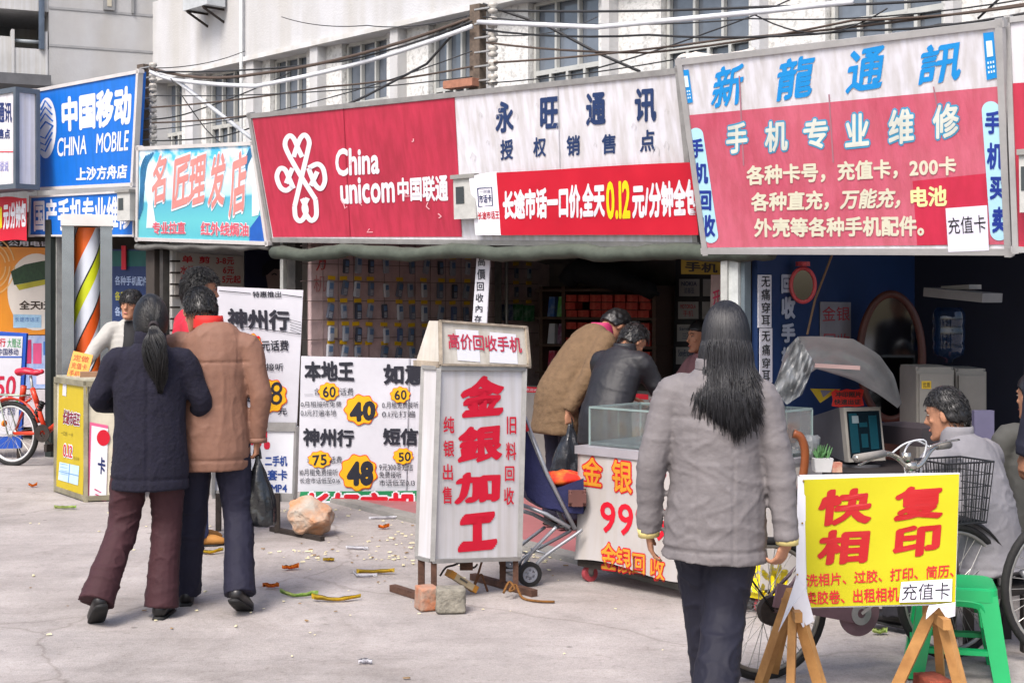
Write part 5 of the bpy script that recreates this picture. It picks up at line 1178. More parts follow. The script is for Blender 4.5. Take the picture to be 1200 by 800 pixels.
# second bicycle wheel and fork cut by the right edge
t = thing('bicycle', 'bicycle beyond the green stool with only its front wheel in view', 'bicycle', G(1230, 800))
c2 = V(((1252-600)*6.3/F, 6.3, .33)); ax2 = V((.25, -.97, 0)); wheel(t, c2, ax2, .33, 36, .018)
bm = NB(); tube(bm, [c2+ax2*.05, W3(1207, 685, 6.3), W3(1198, 668, 6.3)], .016); tube(bm, [W3(1204, 680, 6.3), W3(1300, 610, 6.5)], .016); obj('fork', bm, M('grey_frame', '7e7f82', .4, .4), t, True)
bd_ = V((.97, .25, 0)); c3 = c2+bd_*1.05; wheel(t, c3, ax2, .33, 36, .018); gf = M('grey_frame', '7e7f82')
bb2 = c2+bd_*.6-Z*.03; st2 = c2+bd_*.72+Z*.46; hd2 = c2+bd_*.16+Z*.46
bm = NB()
for p, q in ((hd2, bb2), (hd2-Z*.0, st2-Z*.05), (bb2, st2), (bb2, c3), (st2-Z*.05, c3), (c2+ax2*.05, hd2), (hd2, hd2+Z*.12-bd_*.04)): tube(bm, [p, q], .014)
obj('frame', bm, gf, t, True)
bm = NB(); tube(bm, smoothp([st2+Z*.12-bd_*.14, st2+Z*.13, st2+Z*.15+bd_*.12]), [(.02, .03)]*4+[(.03, .06)]*4+[(.03, .09)]*3, 10, u0=Z); tube(bm, [st2, st2+Z*.12], .012); obj('saddle', bm, black, t, True)
bm = NB(); h_ = hd2+Z*.12-bd_*.04; tube(bm, smoothp([h_-ax2*.28+bd_*.14, h_-ax2*.2, h_, h_+ax2*.2, h_+ax2*.28+bd_*.14]), .012); obj('handlebar', bm, hm, t, True)
# pale curved stick: rear of a cane chair behind the stool
bm = NB(); tube(bm, smoothp([W3(1118, 690, 6.9), W3(1143, 655, 6.9), W3(1163, 622, 6.9), W3(1176, 590, 6.9), W3(1178, 560, 6.9)]), .013, 8)
tag(obj('bent_stick', bm, M('peeled_wood', 'b09a7c', .8, col2='6b5844', scale=9), smooth=True), 'bent pale stick leaning behind the bicycle front wheel', 'stick')
# ================================================================ litter
def peel(label, name, px, py, ln, m, cat, rot, w_=.03, seed=1, curl=.02):
    p = G(px, py); bm = NB(); rnd = random.Random(seed); n = 9; bend = rnd.uniform(-.9, .9); d = V((math.cos(rot), math.sin(rot), 0)); s_ = V((-d.y, d.x, 0)); rows = []
    for i in range(n+1):
        k = i/n-.5; w1 = w_*(1-(2*k)**2*.7)*rnd.uniform(.7, 1.1); z = .012+curl*abs(k)*2*rnd.uniform(.5, 1.2); c = p+d*(k*ln)+s_*(rnd.uniform(-.008, .008)+bend*(k*k-.08)*ln*2)
        rows.append([c-s_*w1+Z*(z+.012), c+Z*.006+Z*curl*abs(k), c+s_*w1+Z*(z+.01)])
    sheetm(bm, rows)
    bmesh.ops.solidify(bm, geom=bm.faces[:], thickness=.004)
    return tag(obj(name, bm, m, smooth=True), label, cat, 'litter on the pavement')
om_ = M('orange_peel', 'd9821e', .6, col2='c9631a', scale=30); ym_ = M('banana_yellow', 'c9a51e', .6, col2='8b7a2a', scale=20); gm2 = M('leaf_green', '6f9a35', .6, col2='c9cf8a', scale=20); wm = M('scrap_white', 'd6d5da', .7, var=.08, scale=20)
L_ = [('orange_peel', 'small orange peel near the wheel of the red bicycle', 38, 571, .07, om_, 'peel', .1), ('vegetable_leaf', 'green and white leaf scrap on the ground near the yellow counter', 77, 597, .16, gm2, 'leaf scrap', .2),
 ('banana_skin', 'yellow banana skin lying behind the legs of the man in the tan jacket', 245, 649, .16, ym_, 'banana skin', 0), ('orange_peel', 'curled orange peel with white ends beyond the man in the tan jacket', 340, 668, .10, om_, 'peel', .3),
 ('orange_peel', 'flat orange peel just beyond the foot of the man in the tan jacket', 318, 690, .09, om_, 'peel', 0), ('banana_skin', 'brown-tipped banana skin in front of the boulder, long and curved', 394, 705, .26, ym_, 'banana skin', .12),
 ('vegetable_stalk', 'thin pale green stalk pointing at the curved banana skin', 347, 700, .22, gm2, 'stalk', -.25), ('banana_skin', 'pale yellow skin lying beside the long iron foot of the light box', 440, 673, .22, ym_, 'banana skin', .1),
 ('orange_peel', 'round orange peel on the asphalt near the kerb', 449, 620, .08, om_, 'peel', .5), ('biscuit_scrap', 'golden brown scrap midway between boulder and light box', 385, 658, .07, ym_, 'scrap', 0),
 ('paper_scrap', 'crumpled white scrap of plastic on the pavement beyond the boulder', 418, 644, .15, wm, 'scrap', -.3), ('plastic_scrap', 'thin white plastic bag lying near the kerb', 453, 608, .26, wm, 'scrap', .2),
 ('paper_scrap', 'white crumpled paper on the kerb below the wide price poster', 434, 592, .13, wm, 'scrap', .4), ('vegetable_leaf', 'small bright green leaf near the black bicycle under the yellow sign', 1031, 744, .07, gm2, 'leaf scrap', -.2),
 ('paper_scrap', 'small pale scrap alone on the pavement in front of the light box', 428, 778, .06, wm, 'scrap', .1), ('straw', 'thin white straw next to the pale yellow skin', 423, 676, .16, wm, 'straw', -.5)]
for i, (nm, lb, x, y, ln, m, ct, ro) in enumerate(L_): peel(lb, nm, x, y, ln, m, ct, ro, .008 if nm in ('straw', 'vegetable_stalk') else (.026 if ln < .2 else .021), i, .0 if 'scrap' in nm or nm == 'straw' else .02)
rnd = random.Random(3); bm = NB()
for cx, cy, sx, sy, n in ((370, 650, 55, 8, 40), (455, 650, 35, 12, 50), (400, 600, 40, 6, 22), (640, 650, 40, 14, 90), (470, 625, 30, 10, 30), (520, 690, 120, 30, 14), (250, 690, 220, 60, 40), (600, 740, 300, 40, 18), (130, 620, 110, 22, 22), (345, 600, 26, 6, 16)):
    for _ in range(int(n*.7)):
        x, y = rnd.gauss(cx, sx*.6), rnd.gauss(cy, sy*.7)
        if y < 545: continue
        p = G(x, y); s_ = rnd.uniform(.003, .009)*(1 if n > 20 else .8); a = rnd.uniform(0, 6); f = V((math.cos(a), math.sin(a), 0)); g_ = V((-f.y, f.x, 0)); k = rnd.uniform(1, 2.6); z = p+Z*.006
        hexa(bm, [z-f*s_*k-g_*s_, z+f*s_*k-g_*s_, z+f*s_*k*.7+g_*s_, z-f*s_*k*.8+g_*s_], [z-f*s_*k*.8-g_*s_*.8+Z*s_*.7, z+f*s_*k*.9-g_*s_*.7+Z*s_*.5, z+f*s_*k*.6+g_*s_*.7+Z*s_*.8, z-f*s_*k*.6+g_*s_*.7+Z*s_*.5], 0 if rnd.random() < .75 else 1)
tag(obj('crumbs', bm, [M('crumb_cream', 'cfc6a2', .8, var=.1, scale=60), M('crumb_brown', '8a6f4c', .8, var=.2, scale=60)]), 'pale crumbs and scraps scattered over the pavement', 'litter', kind='stuff')
# ================================================================ inside the stalls
def onsheet(t, nm, quad, pl, mat, th=.012):
    bm = NB(); slab(bm, [pl.hit(*c, th) for c in quad], pl.n, th-.001); return obj(nm, bm, mat, t)
def flat(name, label, cat, quad, pl, mat, th=.012, group=None):
    q = [pl.hit(*c) for c in quad]; t = thing(name, label, cat, (q[2]+q[3])/2, group); onsheet(t, 'board', quad, pl, mat, th); return t
# ---- far left: orange poster wall, blue lower posters, navy board
plA = front(.75, 0, 0)
t = flat('poster', 'large orange poster with a leafy parcel picture behind the red bicycle', 'poster', ((-150, 286), (128, 292), (128, 392), (-150, 392)), plA, M('poster_orange', 'd98a1a', .5, col2='c87812', scale=1.5))
patch(t, 'pale_circle', blob(44, 342, 34, 45, 40), plA, M('poster_cream', 'd9d0c4', .5, var=.04), .015)
bm = NB()
for r_ in (20, 26, 33): ribbon(bm, blob(-8, 312, r_*.8, r_, 30)[:31], 1.6, plA, .0165)
obj('pale_ring', bm, M('poster_peach', 'e0b070', .5), t, fix=False)
patch(t, 'picture', ((14, 318), (30, 310), (50, 306), (76, 302), (80, 318), (62, 326), (40, 330), (18, 334)), plA, M('poster_leaf', '24441f', .6, var=.3, scale=20), .018)
patch(t, 'picture', ((20, 334), (50, 328), (70, 326), (66, 331), (42, 336), (24, 340)), plA, M('poster_straw', 'a8a022', .6), .018)
text(t, '全天1元/月', ((24, 352), (80, 352), (80, 363), (24, 363)), plA, M('poster_ink', '3a2a1c', .6), .03, .018)
patch(t, 'blue_strip', ((17, 368), (50, 369), (50, 384), (17, 384)), plA, M('poster_sky', '9fc4dd', .5), .017); patch(t, 'blue_strip', ((54, 366), (64, 366), (64, 384), (54, 384)), plA, M('poster_sky', '9fc4dd', .5), .017)
text(t, '长途市话王', ((19, 371), (48, 372), (48, 377), (19, 377)), plA, M('poster_blue', '2f5fa8', .5), 0, .019)
t = flat('poster', 'blue and pink poster crowded with pictures under the orange poster', 'poster', ((-150, 393), (128, 393), (128, 455), (-150, 455)), plA, M('poster_bluegrey', '6d86b8', .5, col2='a9b4cc', scale=6))
for i, (x, y, w_, h_, c) in enumerate(((28, 398, 10, 28, 'b8285a'), (40, 402, 10, 24, 'c84a78'), (-10, 400, 30, 40, '3f5f9f'), (66, 420, 10, 14, 'b02a4a'), (52, 400, 12, 16, '3d6fb5'), (88, 402, 16, 30, '8a3a6a'), (66, 400, 12, 14, 'cfd4e0'), (44, 432, 18, 18, 'cfc4cc'))): patch(t, 'picture', rq(x, y, x+w_, y+h_), plA, M('print_'+c, c, .5), .0145)
t = flat('wall_panel', 'pale lower panel with a printed label under the crowded poster', 'panel', ((-150, 456), (128, 456), (128, 500), (-150, 500)), plA, M('panel_grey', 'b5aeb2', .6))
text(t, '特价', ((28, 462), (40, 460), (40, 470), (28, 472)), plA, M('wine2', '8a3040', .6), .0, .015)
text(t, '长途市话王 公用电话', ((-60, 280), (60, 283), (60, 289), (-60, 287)), front(.7, 0, 0), M('poster_white', 'cfd0d8', .5), .02, .004)
plN = front(.5, 0, 0)
t = flat('list_board', 'navy board listing phone services behind the girl in white', 'notice board', ((128, 292), (176, 292), (176, 420), (128, 420)), plN, M('board_navy', '1f3360', .6, var=.1))
lw = M('board_lettering', '9fb0cf', .6); ly = M('board_olive', 'a8a43a', .6)
for i, (s_, m_) in enumerate((('各种手机配件', lw), ('各种电池', ly), ('各种充电', lw), ('万能充', ly), ('维修', lw))): text(t, '·'+s_ if False else s_, ((136, 323+i*18), (136+6.5*len(s_), 324+i*18), (136+6.5*len(s_), 335+i*18), (136, 334+i*18)), plN, m_, .02, .015)
patch(t, 'red_edge', rq(128, 292, 131, 420), plN, red_ink, .014); patch(t, 'green_head', rq(132, 294, 176, 312), plN, M('board_teal', '1a5a55', .6), .014); 
bm = NB(); slab(bm, [plN.hit(*c, .05) for c in rq(147, 288, 152, 316)], plN.n, .01); tag(obj('ribbon', bm, red_ink), 'short red ribbon hanging before the navy board', 'ribbon')
# ---- hairdresser interior on its side wall
t = flat('price_list', 'price list with red writing on the side wall of the hairdresser stall', 'price list', ((206, 296), (284, 300), (284, 345), (204, 347)), sideB, M('list_grey', 'a39c95', .7, var=.08))
rl = M('list_red', 'a8202c', .6)
for s_, q in (('单 剪', ((212, 299), (245, 301), (245, 309), (212, 308))), ('3-8元', ((252, 301), (273, 302), (273, 310), (252, 310))), ('水洗剪吹', ((210, 311), (245, 312), (245, 322), (210, 321))), ('6元', ((260, 312), (273, 313), (273, 321), (260, 321))), ('烫发', ((210, 325), (228, 325), (228, 336), (210, 336))), ('5元起', ((259, 322), (281, 323), (281, 332), (259, 332))), ('染发 10元', ((212, 336), (280, 336), (280, 345), (212, 345)))): text(t, s_, q, sideB, rl, .025, .015)
t = flat('poster', 'dark navy poster of a woman with a straight fringe inside the hairdresser stall', 'poster', ((286, 293), (331, 293), (331, 420), (286, 420)), sideB, M('poster_night', '15182e', .5))
patch(t, 'face', ((310, 320), (314, 315), (322, 313), (331, 313), (331, 350), (322, 346), (313, 338)), sideB, M('poster_face', '7d6a66', .6, var=.1), .014)
patch(t, 'fringe', ((306, 324), (306, 312), (314, 305), (331, 304), (331, 316), (320, 315), (312, 322)), sideB, M('poster_hair', '0d0d18', .5), .016)
bm = NB(); ribbon(bm, [(317, 322), (320, 320.5), (323, 322)], 1.6, sideB, .017); ribbon(bm, [(327, 321), (330, 320), (331, 321)], 1.6, sideB, .017); obj('eye', bm, black, t, fix=False)
bm = NB()
for k in range(7):
    for x0 in (197, 285): pass
    h = sideB.hit(198, 306+k*13.5); h2 = sideB.hit(209, 306+k*13.5); bar(bm, h+RD*.02, h2+RD*.02, .018)
tag(obj('wall_rack', bm, dark), 'black slotted rack strip on the tiled wall of the hairdresser stall', 'rack')
# ---- phones on the pinkish side wall
xs = [386, 403, 417.5, 433, 450, 466, 480.5, 497, 515, 530, 546]; ys = [311, 338, 364, 391, 413]
cols = ['8d929c', '5f6472', '3a3d48', 'b0b3ba', '4a5578']
names = ['silver', 'grey', 'black', 'white', 'blue']; protos = {}
ordn = ['topmost', 'second', 'third', 'fourth', 'lowest']; num = ['first', 'second', 'third', 'fourth', 'fifth', 'sixth', 'seventh', 'eighth', 'ninth', 'tenth', 'eleventh']
def phone(kind, p, label, rot, sc=1.0, grp='phones hung on the pinkish side wall'):
    if kind not in protos:
        t = thing('mobile_phone', '', 'mobile phone', (0, 0, 0)); bm = NB(); box(bm, (0, -.011, .0), (.05, .022, .115)); bmesh.ops.bevel(bm, geom=bm.edges[:], offset=.006, segments=2); b = obj('body', bm, M('phone_'+names[kind], cols[kind], .35, .2, var=.05), t)
        bm = NB(); box(bm, (0, -.0235, .024), (.036, .002, .042)); s_ = obj('screen', bm, M('phone_screen', '59718f' if kind != 3 else '2d3540', .1, var=.1), t)
        bm = NB()
        for i in range(3):
            for j in range(4): box(bm, (-.012+i*.012, -.0235, -.012-j*.0115), (.009, .003, .008))
        k = obj('keypad', bm, M('phone_keys', '9b9fa8' if kind in (1, 2, 4) else '3c3f48', .4), t); protos[kind] = (t, [b, s_, k], [0])
    t, ch, used = protos[kind]
    if used[0]:
        t = t.copy(); COL.objects.link(t); t.animation_data_clear()
        for c in ch: c2 = c.copy(); c2.parent = t; COL.objects.link(c2)
    used[0] = 1; t.location = p; t.rotation_euler = (0, rot, math.atan2(QD.y, QD.x)); t.scale = (sc, sc, sc); t['label'] = label; t['group'] = grp
    return t
tagp = [None]
def ptag(p, label, m, grp='yellow price tags on the pinkish side wall'):
    if tagp[0] is None:
        bm = NB(); box(bm, (0, -.003, 0), (.085, .004, .034)); tagp[0] = obj('price_tag', bm, M('tag_yellow', 'cfa50f', .5, var=.1), None, local=True); o = tagp[0]
    else: o = tagp[0].copy(); COL.objects.link(o)
    o.location = p; o.rotation_euler = (0, random.uniform(-.06, .06), math.atan2(QD.y, QD.x)); return tag(o, label, 'price tag', grp)
rnd = random.Random(11)
for r in range(5):
    for c in range(11):
        x, y = xs[c], ys[r]+(xs[c]-386)*.022
        if r == 0 and c == 0: continue
        if x > 508 and y > 374: continue
        k = rnd.choice([0, 1, 1, 2, 0, 3, 4]); h = sideC.hit(x+rnd.uniform(-1.5, 1.5), y+rnd.uniform(-1, 1), .004)
        if rnd.random() < .98: phone(k, h, f'{names[k]} phone on the pinkish side wall, {num[c]} from the door post in the {ordn[r]} row', rnd.uniform(-.1, .1) if rnd.random() < .8 else .22, rnd.uniform(1.05, 1.3))
        if rnd.random() < .88: ptag(sideC.hit(x+rnd.uniform(-2, 2), y-12.5, .004), f'yellow price tag above the {num[c]} phone of the {ordn[r]} row on the side wall', None)
for r in range(3):
    for c in range(2):
        x, y = 604+c*15, 320+r*22+(.4*c); k = rnd.choice([0, 1, 2]); phone(k, sideC.hit(x, y, .004), f'{names[k]} phone past the inner post, {["near","far"][c]} column, {["top","middle","bottom"][r]} row', 0, .9, 'phones past the inner post')
        ptag(sideC.hit(x, y-11, .004), f'yellow price tag past the inner post, {["near","far"][c]} column, {["top","middle","bottom"][r]} row', None, 'price tags past the inner post')
bm = NB()
for k in range(12): a = sideC.hit(360+k*18, 300); b = sideC.hit(360+k*18, 430); bar(bm, V((a.x, a.y, 1.0))+RD*.004, V((a.x, a.y, 2.2))+RD*.004, .006)
for z in (1.25, 1.42, 1.58, 1.75, 1.9, 2.05): a = sideC.hit(352, 350); b = sideC.hit(630, 350); bar(bm, V((a.x, a.y, z))+RD*.005, V((b.x, b.y, z))+RD*.005, .006)
obj('grid', bm, M('grid_brown', '6f5f5d', .7), stC)
text(stC, '万', ((369, 300), (384, 299), (382, 316), (370, 318)), sideC, M('wall_red_paint', 'a03a3c', .8), .02, .003, .05); text(stC, '机', ((367, 322), (382, 322), (381, 342), (368, 343)), sideC, M('wall_red_faded', '9a5f5e', .8), .0, .003, .05)
p = sideC.hit(390, 390, .01); bm = NB(); box(bm, p, (.07, .02, .08), rot=math.atan2(QD.y, QD.x)); tag(obj('socket_plate', bm, M('socket_cream', 'c2b39a', .5)), 'cream wall socket low on the pinkish side wall', 'socket')
for i, (x, y, c, n_) in enumerate(((592, 366, '3a4668', 'dark blue'), (604, 366, '1f6a3a', 'green'), (617, 367, '2f7a48', 'pale green'))):
    bm = NB(); box(bm, sideC.hit(x, y, .03), (.12, .05, .16), rot=math.atan2(QD.y, QD.x)); tag(obj('blister_pack', bm, M('pack_'+c, c, .4, col2='a9b8b0', scale=14, cover=.36)), n_+' blister pack hanging low past the inner post', 'pack')
# ---- back of the phone stall: shelves of red boxes, bundle on top
plB = front(3.3, 0, 0)
def at(px, py, t_): return front(t_, 0, 0).hit(px, py)
a0 = a_at(648, 3.2); a1 = a_at(780, 3.2); zb = at(700, 470, 3.2).z; ztp = at(700, 340, 3.2).z
t = thing('shelf_unit', 'dark shelf unit of red boxes at the back of the wide phone stall', 'shelves', WL((a0+a1)/2, 3.2, 0))
bm = NB()
for a in (a0, a0+.28, a1): wbox(bm, a-.02, a+.02, 3.0, 3.42, .05, ztp+.04)
obj('upright', bm, M('shelf_brown', '4d3a30', .7), t)
bm = NB(); zs = [zb, zb+.28, zb+.55, zb+.82, ztp]
for z in zs: wbox(bm, a0-.06, a1+.04, 2.98, 3.44, z-.012, z+.012)
obj('shelf', bm, M('shelf_brown', '4d3a30', .7), t)
rb1 = None; n = 0
for j, z in enumerate(zs[1:4]):
    x = a0+.36
    while x < a1-.1:
        for lv in range(3):
            if rnd.random() < .1 or z+.013+lv*.075+.07 > zs[j+2]-.014: continue
            if rb1 is None: bm = NB(); box(bm, (0, 0, .033), (.125, .12, .066)); rb1 = obj('red_box', bm, M('red_carton', 'a02a22', .6, col2='c2604a', scale=16, cover=.4), None, local=True); o = rb1
            else: o = rb1.copy(); COL.objects.link(o)
            o.location = WL(x, 3.09+rnd.uniform(-.02, .02), z+.013+lv*.075); o.rotation_euler = (0, 0, -.684+rnd.uniform(-.05, .05)); tag(o, 'small red carton among those on the shelves at the back', 'box', 'red cartons on the back shelves')
        x += .145
pc = ['3a5f9f', '5aa04a', 'a9304a', '3f7f9f', 'b8b8c0', '6a3a5a']
for j, z in enumerate(zs[:4]):
    for k in range(2):
        bm = NB(); c = WL(a0+.08+k*.12, 3.1, z+.013); hexa(bm, [c+RD*x_+QD*y_ for x_, y_ in ((-.045, -.04), (.045, -.04), (.045, .04), (-.045, .04))], [c+RD*x_+QD*y_+Z*.2 for x_, y_ in ((-.035, -.02), (.035, -.02), (.035, .03), (-.035, .03))])
        cc = pc[(j*2+k) % 6]; tag(obj('bottle_pack', bm, M('pack_'+cc, cc, .4, col2='9aa8b0', scale=14, cover=.36)), f'{["blue","green","crimson","teal","pale","plum"][(j*2+k)%6]} packet on shelf {["lowest","second","third","top"][j]} of the narrow bay', 'packet')
bm = NB(); P = [at(664, 333, 2.9), at(675, 318, 2.9), at(700, 322, 2.9), at(740, 332, 2.9), at(772, 345, 2.9)]
tube(bm, smoothp(P, 6), [.04]+[.10]*6+[.12]*10+[.08]*6+[.02]*2, 10); bmesh.ops.transform(bm, matrix=Matrix.Identity(4), verts=bm.verts)
tag(obj('bundle', bm, M('bundle_black', '17181d', .8, var=.2, scale=8, bump=.3), smooth=True), 'long black bundle lying on top of the shelf unit', 'bundle')
# slanting grey sheet under the stall ceiling
bm = NB(); hexa(bm, [WL(a0-.3, 2.4, 2.1), WL(a1+.3, 2.4, 2.3), WL(a1+.3, 3.4, 2.0), WL(a0-.3, 3.4, 1.95)], [p+Z*.02 for p in (WL(a0-.3, 2.4, 2.1), WL(a1+.3, 2.4, 2.3), WL(a1+.3, 3.4, 2.0), WL(a0-.3, 3.4, 1.95))]); obj('ceiling_sheet', bm, M('sheet_grey', '5f5a55', .9), stC)
# brand board
t = flat('brand_board', 'dark board carrying white phone brand plates near the grey-haired woman', 'sign board', ((794, 300), (862, 296), (862, 450), (790, 450)), plB, M('board_dark', '14161f', .6), .03)
bi2 = M('plate_ink', '26365f', .6)
for i, (s_, s2, m_) in enumerate((('NOKIA', '诺基亚', bi2), ('MOTOROLA', '手机', M('plate_red', 'a82a40', .6)), ('Samsung', '三星', bi2), ('SonyEricsson', '', bi2))):
    y = 327+i*26.5; p_ = rq(798-i*1.2, y, 822-i*1.2, y+20); patch(t, 'plate', p_, plB, M('plate_white', '9a9a9c', .6), .033)
    text(t, s_, rq(801-i*1.2, y+3, 819-i*1.2, y+(8 if s2 else 13)), plB, m_, .02, .036); 
    if s2: text(t, s2, rq(804-i*1.2, y+10, 816-i*1.2, y+17), plB, m_, .0, .036)
    patch(t, 'plate', rq(826-i, y, 850, y+20), plB, M('plate_white', '9a9a9c', .6), .033)
for i, (nm, lb, q, m_, s_, sq, ink_) in enumerate((('yellow_sign', 'small yellow sign with black characters under the awning by the white post', ((799, 304), (855, 308), (855, 322), (799, 321)), M('dull_yellow', 'a08a2a', .6), '手机', ((804, 306), (842, 309), (842, 320), (804, 318)), black), ('pink_sign', 'white sign with slanting pink characters beside the white post', ((834, 322), (858, 322), (858, 372), (833, 372)), M('sign_pale', 'b4a4a4', .6), '开业', ((836, 341), (853, 335), (853, 352), (837, 358)), M('hot_pink', 'c2285a', .5)))):
    p2_ = front(1.2-.1*i, 0, 0); t = flat(nm, lb, 'sign', q, p2_, m_, .01); text(t, s_, sq, p2_, ink_, .03, .013)
# counter inside, with its red and white edge tape
plK = front(.9, 0, 0)
t = thing('service_counter', 'grey inner counter with a red and white tape along its top', 'counter', WL(a_at(640, .9), .9, 0))
bm = NB(); wbox(bm, a_at(470, .9), a_at(800, .9), .9, 1.4, .05, at(640, 458, .9).z); obj('body', bm, M('counter_grey', '8d8c88', .7, var=.15, scale=3), t)
patch(t, 'red_tape', ((612, 452.5), (760, 462), (760, 468), (612, 459)), plK, red_ink, .003); patch(t, 'white_tape', ((636, 455), (650, 456), (650, 462), (636, 461)), plK, wht_ink, .005); text(t, '欢迎光临', ((617, 454.5), (634, 455.5), (634, 459), (617, 458)), plK, wht_ink, 0, .005)
# ---- right stall: lettering, strips, mirrors, water, monitor
C10 = crop(2.962, 860, 290)
for k, (q, bx) in enumerate((((82, 95, 128, 278), ((92, 100, 122, 137), (92, 143, 122, 183), (92, 190, 122, 228), (92, 235, 122, 270))), ((88, 280, 131, 468), ((93, 290, 122, 325), (94, 335, 122, 374), (94, 382, 122, 418), (94, 426, 122, 462))))):
    t = flat('paper_strip', ['upper', 'lower'][k]+' of two white paper strips with black characters on the blue wall', 'notice', C10(*q), sideD, paper, .006); chars(t, '无痛穿耳', [C10(*b) for b in bx], sideD, black, .01, .009)
chars(stD, '回收手机', [C10(*b) for b in ((163, 93, 200, 160), (163, 170, 212, 248), (163, 262, 212, 330), (163, 345, 205, 410))], sideD, M('wall_white', '9aa2b0', .6), .05, .004)
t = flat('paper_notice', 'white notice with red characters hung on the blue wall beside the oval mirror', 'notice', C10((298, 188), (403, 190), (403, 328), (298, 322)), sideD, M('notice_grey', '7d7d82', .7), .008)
text(t, '金银', C10((302, 203), (398, 205), (398, 253), (302, 257)), sideD, M('notice_red', '9a2a34', .6), .0, .011); text(t, '回收', C10((308, 297), (398, 299), (398, 345), (308, 345)), sideD, M('notice_red', '9a2a34', .6), .0, .011)
def mirror(label, px, py, rx, ry, Y, fwid, lean, mfr, kn):
    c = W3(px, py, Y); k = Y/F; n = V((-.15, -1, lean)).normalized(); u = V((1, -.15, 0)).normalized(); v = n.cross(u); v = v if v.z > 0 else -v
    t = thing('mirror', label, 'mirror', c-v*ry*k); N_ = 48
    bm = NB(); g = []
    for i in range(N_):
        a = 2*math.pi*i/N_; e = (u*math.cos(a)*rx+v*math.sin(a)*ry)*k; e2 = (u*math.cos(a)*(rx-fwid)+v*math.sin(a)*(ry-fwid))*k
        g.append([bm.verts.new(p) for p in (c+e+n*-.01, c+e+n*.012, c+(e+e2)/2+n*.022, c+e2+n*.012, c+e2-n*.01)])
    for i in range(N_):
        for j in range(4): bm.faces.new((g[i][j], g[(i+1) % N_][j], g[(i+1) % N_][j+1], g[i][j+1]))
    obj('frame', bm, mfr, t, True); bm = NB(); ngon(bm, [c+(u*math.cos(2*math.pi*i/N_)*(rx-fwid+.5)+v*math.sin(2*math.pi*i/N_)*(ry-fwid+.5))*k-n*.0 for i in range(N_)], n, .006); obj('glass', bm, M('mirror_glass', '56595d', .06, 1, var=0), t)
    return t, c, u, v, n
mirror('large oval mirror in a red-brown frame leaning at the back of the blue stall', 1044, 418, 40, 78, 10.3, 9, .0, M('mirror_brown', '4c261d', .5, var=.2, scale=6), 0)
t, c, u, v, n = mirror('small oval mirror in a pink-red frame hanging on the blue wall', 941, 334, 16, 22, 9.75, 4.5, .0, M('mirror_pink', 'b23f45', .4), 0)
bm = NB(); tube(bm, [c+v*.13, c+v*.16], .05, 10); obj('top_knob', bm, M('mirror_pink', 'b23f45', .4), t)
bm = NB(); p = W3(1044, 530, 10.3); box(bm, p+V((0, .1, -.1)), (.5, .1, .5)); tag(obj('mirror_stand', bm, M('stand_brown', '4f2f26', .6)), 'brown wooden stand holding up the large oval mirror', 'stand')
bm = NB(); tube(bm, [W3(975, 299, 9.5), W3(955, 352, 9.6), W3(946, 392, 9.6)], .008); tag(obj('string', bm, M('string_brown', '6b5540', .8)), 'brown string hanging across the blue wall by the small mirror', 'string')
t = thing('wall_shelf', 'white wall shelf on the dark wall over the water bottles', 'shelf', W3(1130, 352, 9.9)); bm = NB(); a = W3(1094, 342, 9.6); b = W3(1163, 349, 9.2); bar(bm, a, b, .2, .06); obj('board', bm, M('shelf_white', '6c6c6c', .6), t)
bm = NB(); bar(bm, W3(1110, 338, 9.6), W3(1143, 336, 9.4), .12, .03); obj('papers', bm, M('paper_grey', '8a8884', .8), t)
wbm = M('water_bottle', '1c3150', .1, trans=.6, var=.1)
for x, lb in ((1112, 'large blue water bottle upside down on the white cabinet'),):
    c = W3(x, 425, 9.7); bm = NB(); k = [(.0, .03), (.03, .04), (.06, .12), (.12, .135), (.15, .125), (.18, .135), (.25, .135), (.28, .125), (.31, .135), (.38, .13), (.42, .1)]
    tube(bm, [c+Z*z*.9 for z, r in k], [r*.8 for z, r in k], 18); tag(obj('water_bottle', bm, wbm, smooth=True), lb, 'bottle')
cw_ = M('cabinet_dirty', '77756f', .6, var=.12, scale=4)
for i, (x0, x1, y0, y1, Y, lb) in enumerate(((1074, 1118, 430, 640, 9.3, 'white fridge-like cabinet with a yellow sticker behind the seated man'), (1120, 1156, 432, 640, 9.5, 'second white cabinet just behind the seated man, without a sticker'))):
    a = W3(x0, y0, Y); b = W3(x1, y0, Y); t = thing('cabinet', lb, 'cabinet', V(((a.x+b.x)/2, Y, .05))); w_ = b.x-a.x; bm = NB(); box(bm, ((a.x+b.x)/2, Y+.2, (a.z+.05)/2), (w_, .4, a.z-.05)); bmesh.ops.bevel(bm, geom=bm.edges[:], offset=.02, segments=2); obj('body', bm, cw_, t)
    bm = NB(); box(bm, ((a.x+b.x)/2, Y-.01, a.z-.32), (w_-.03, .02, .55)); obj('door', bm, cw_, t)
    if i == 0: plS = Pl((0, Y-.021, 0), (0, -1, 0)); patch(t, 'sticker', C10(652, 463, 685, 490), plS, M('sticker_yellow', 'b89a1e', .5), .002); text(t, '优质', C10(656, 467, 681, 486), plS, black, .0, .004)
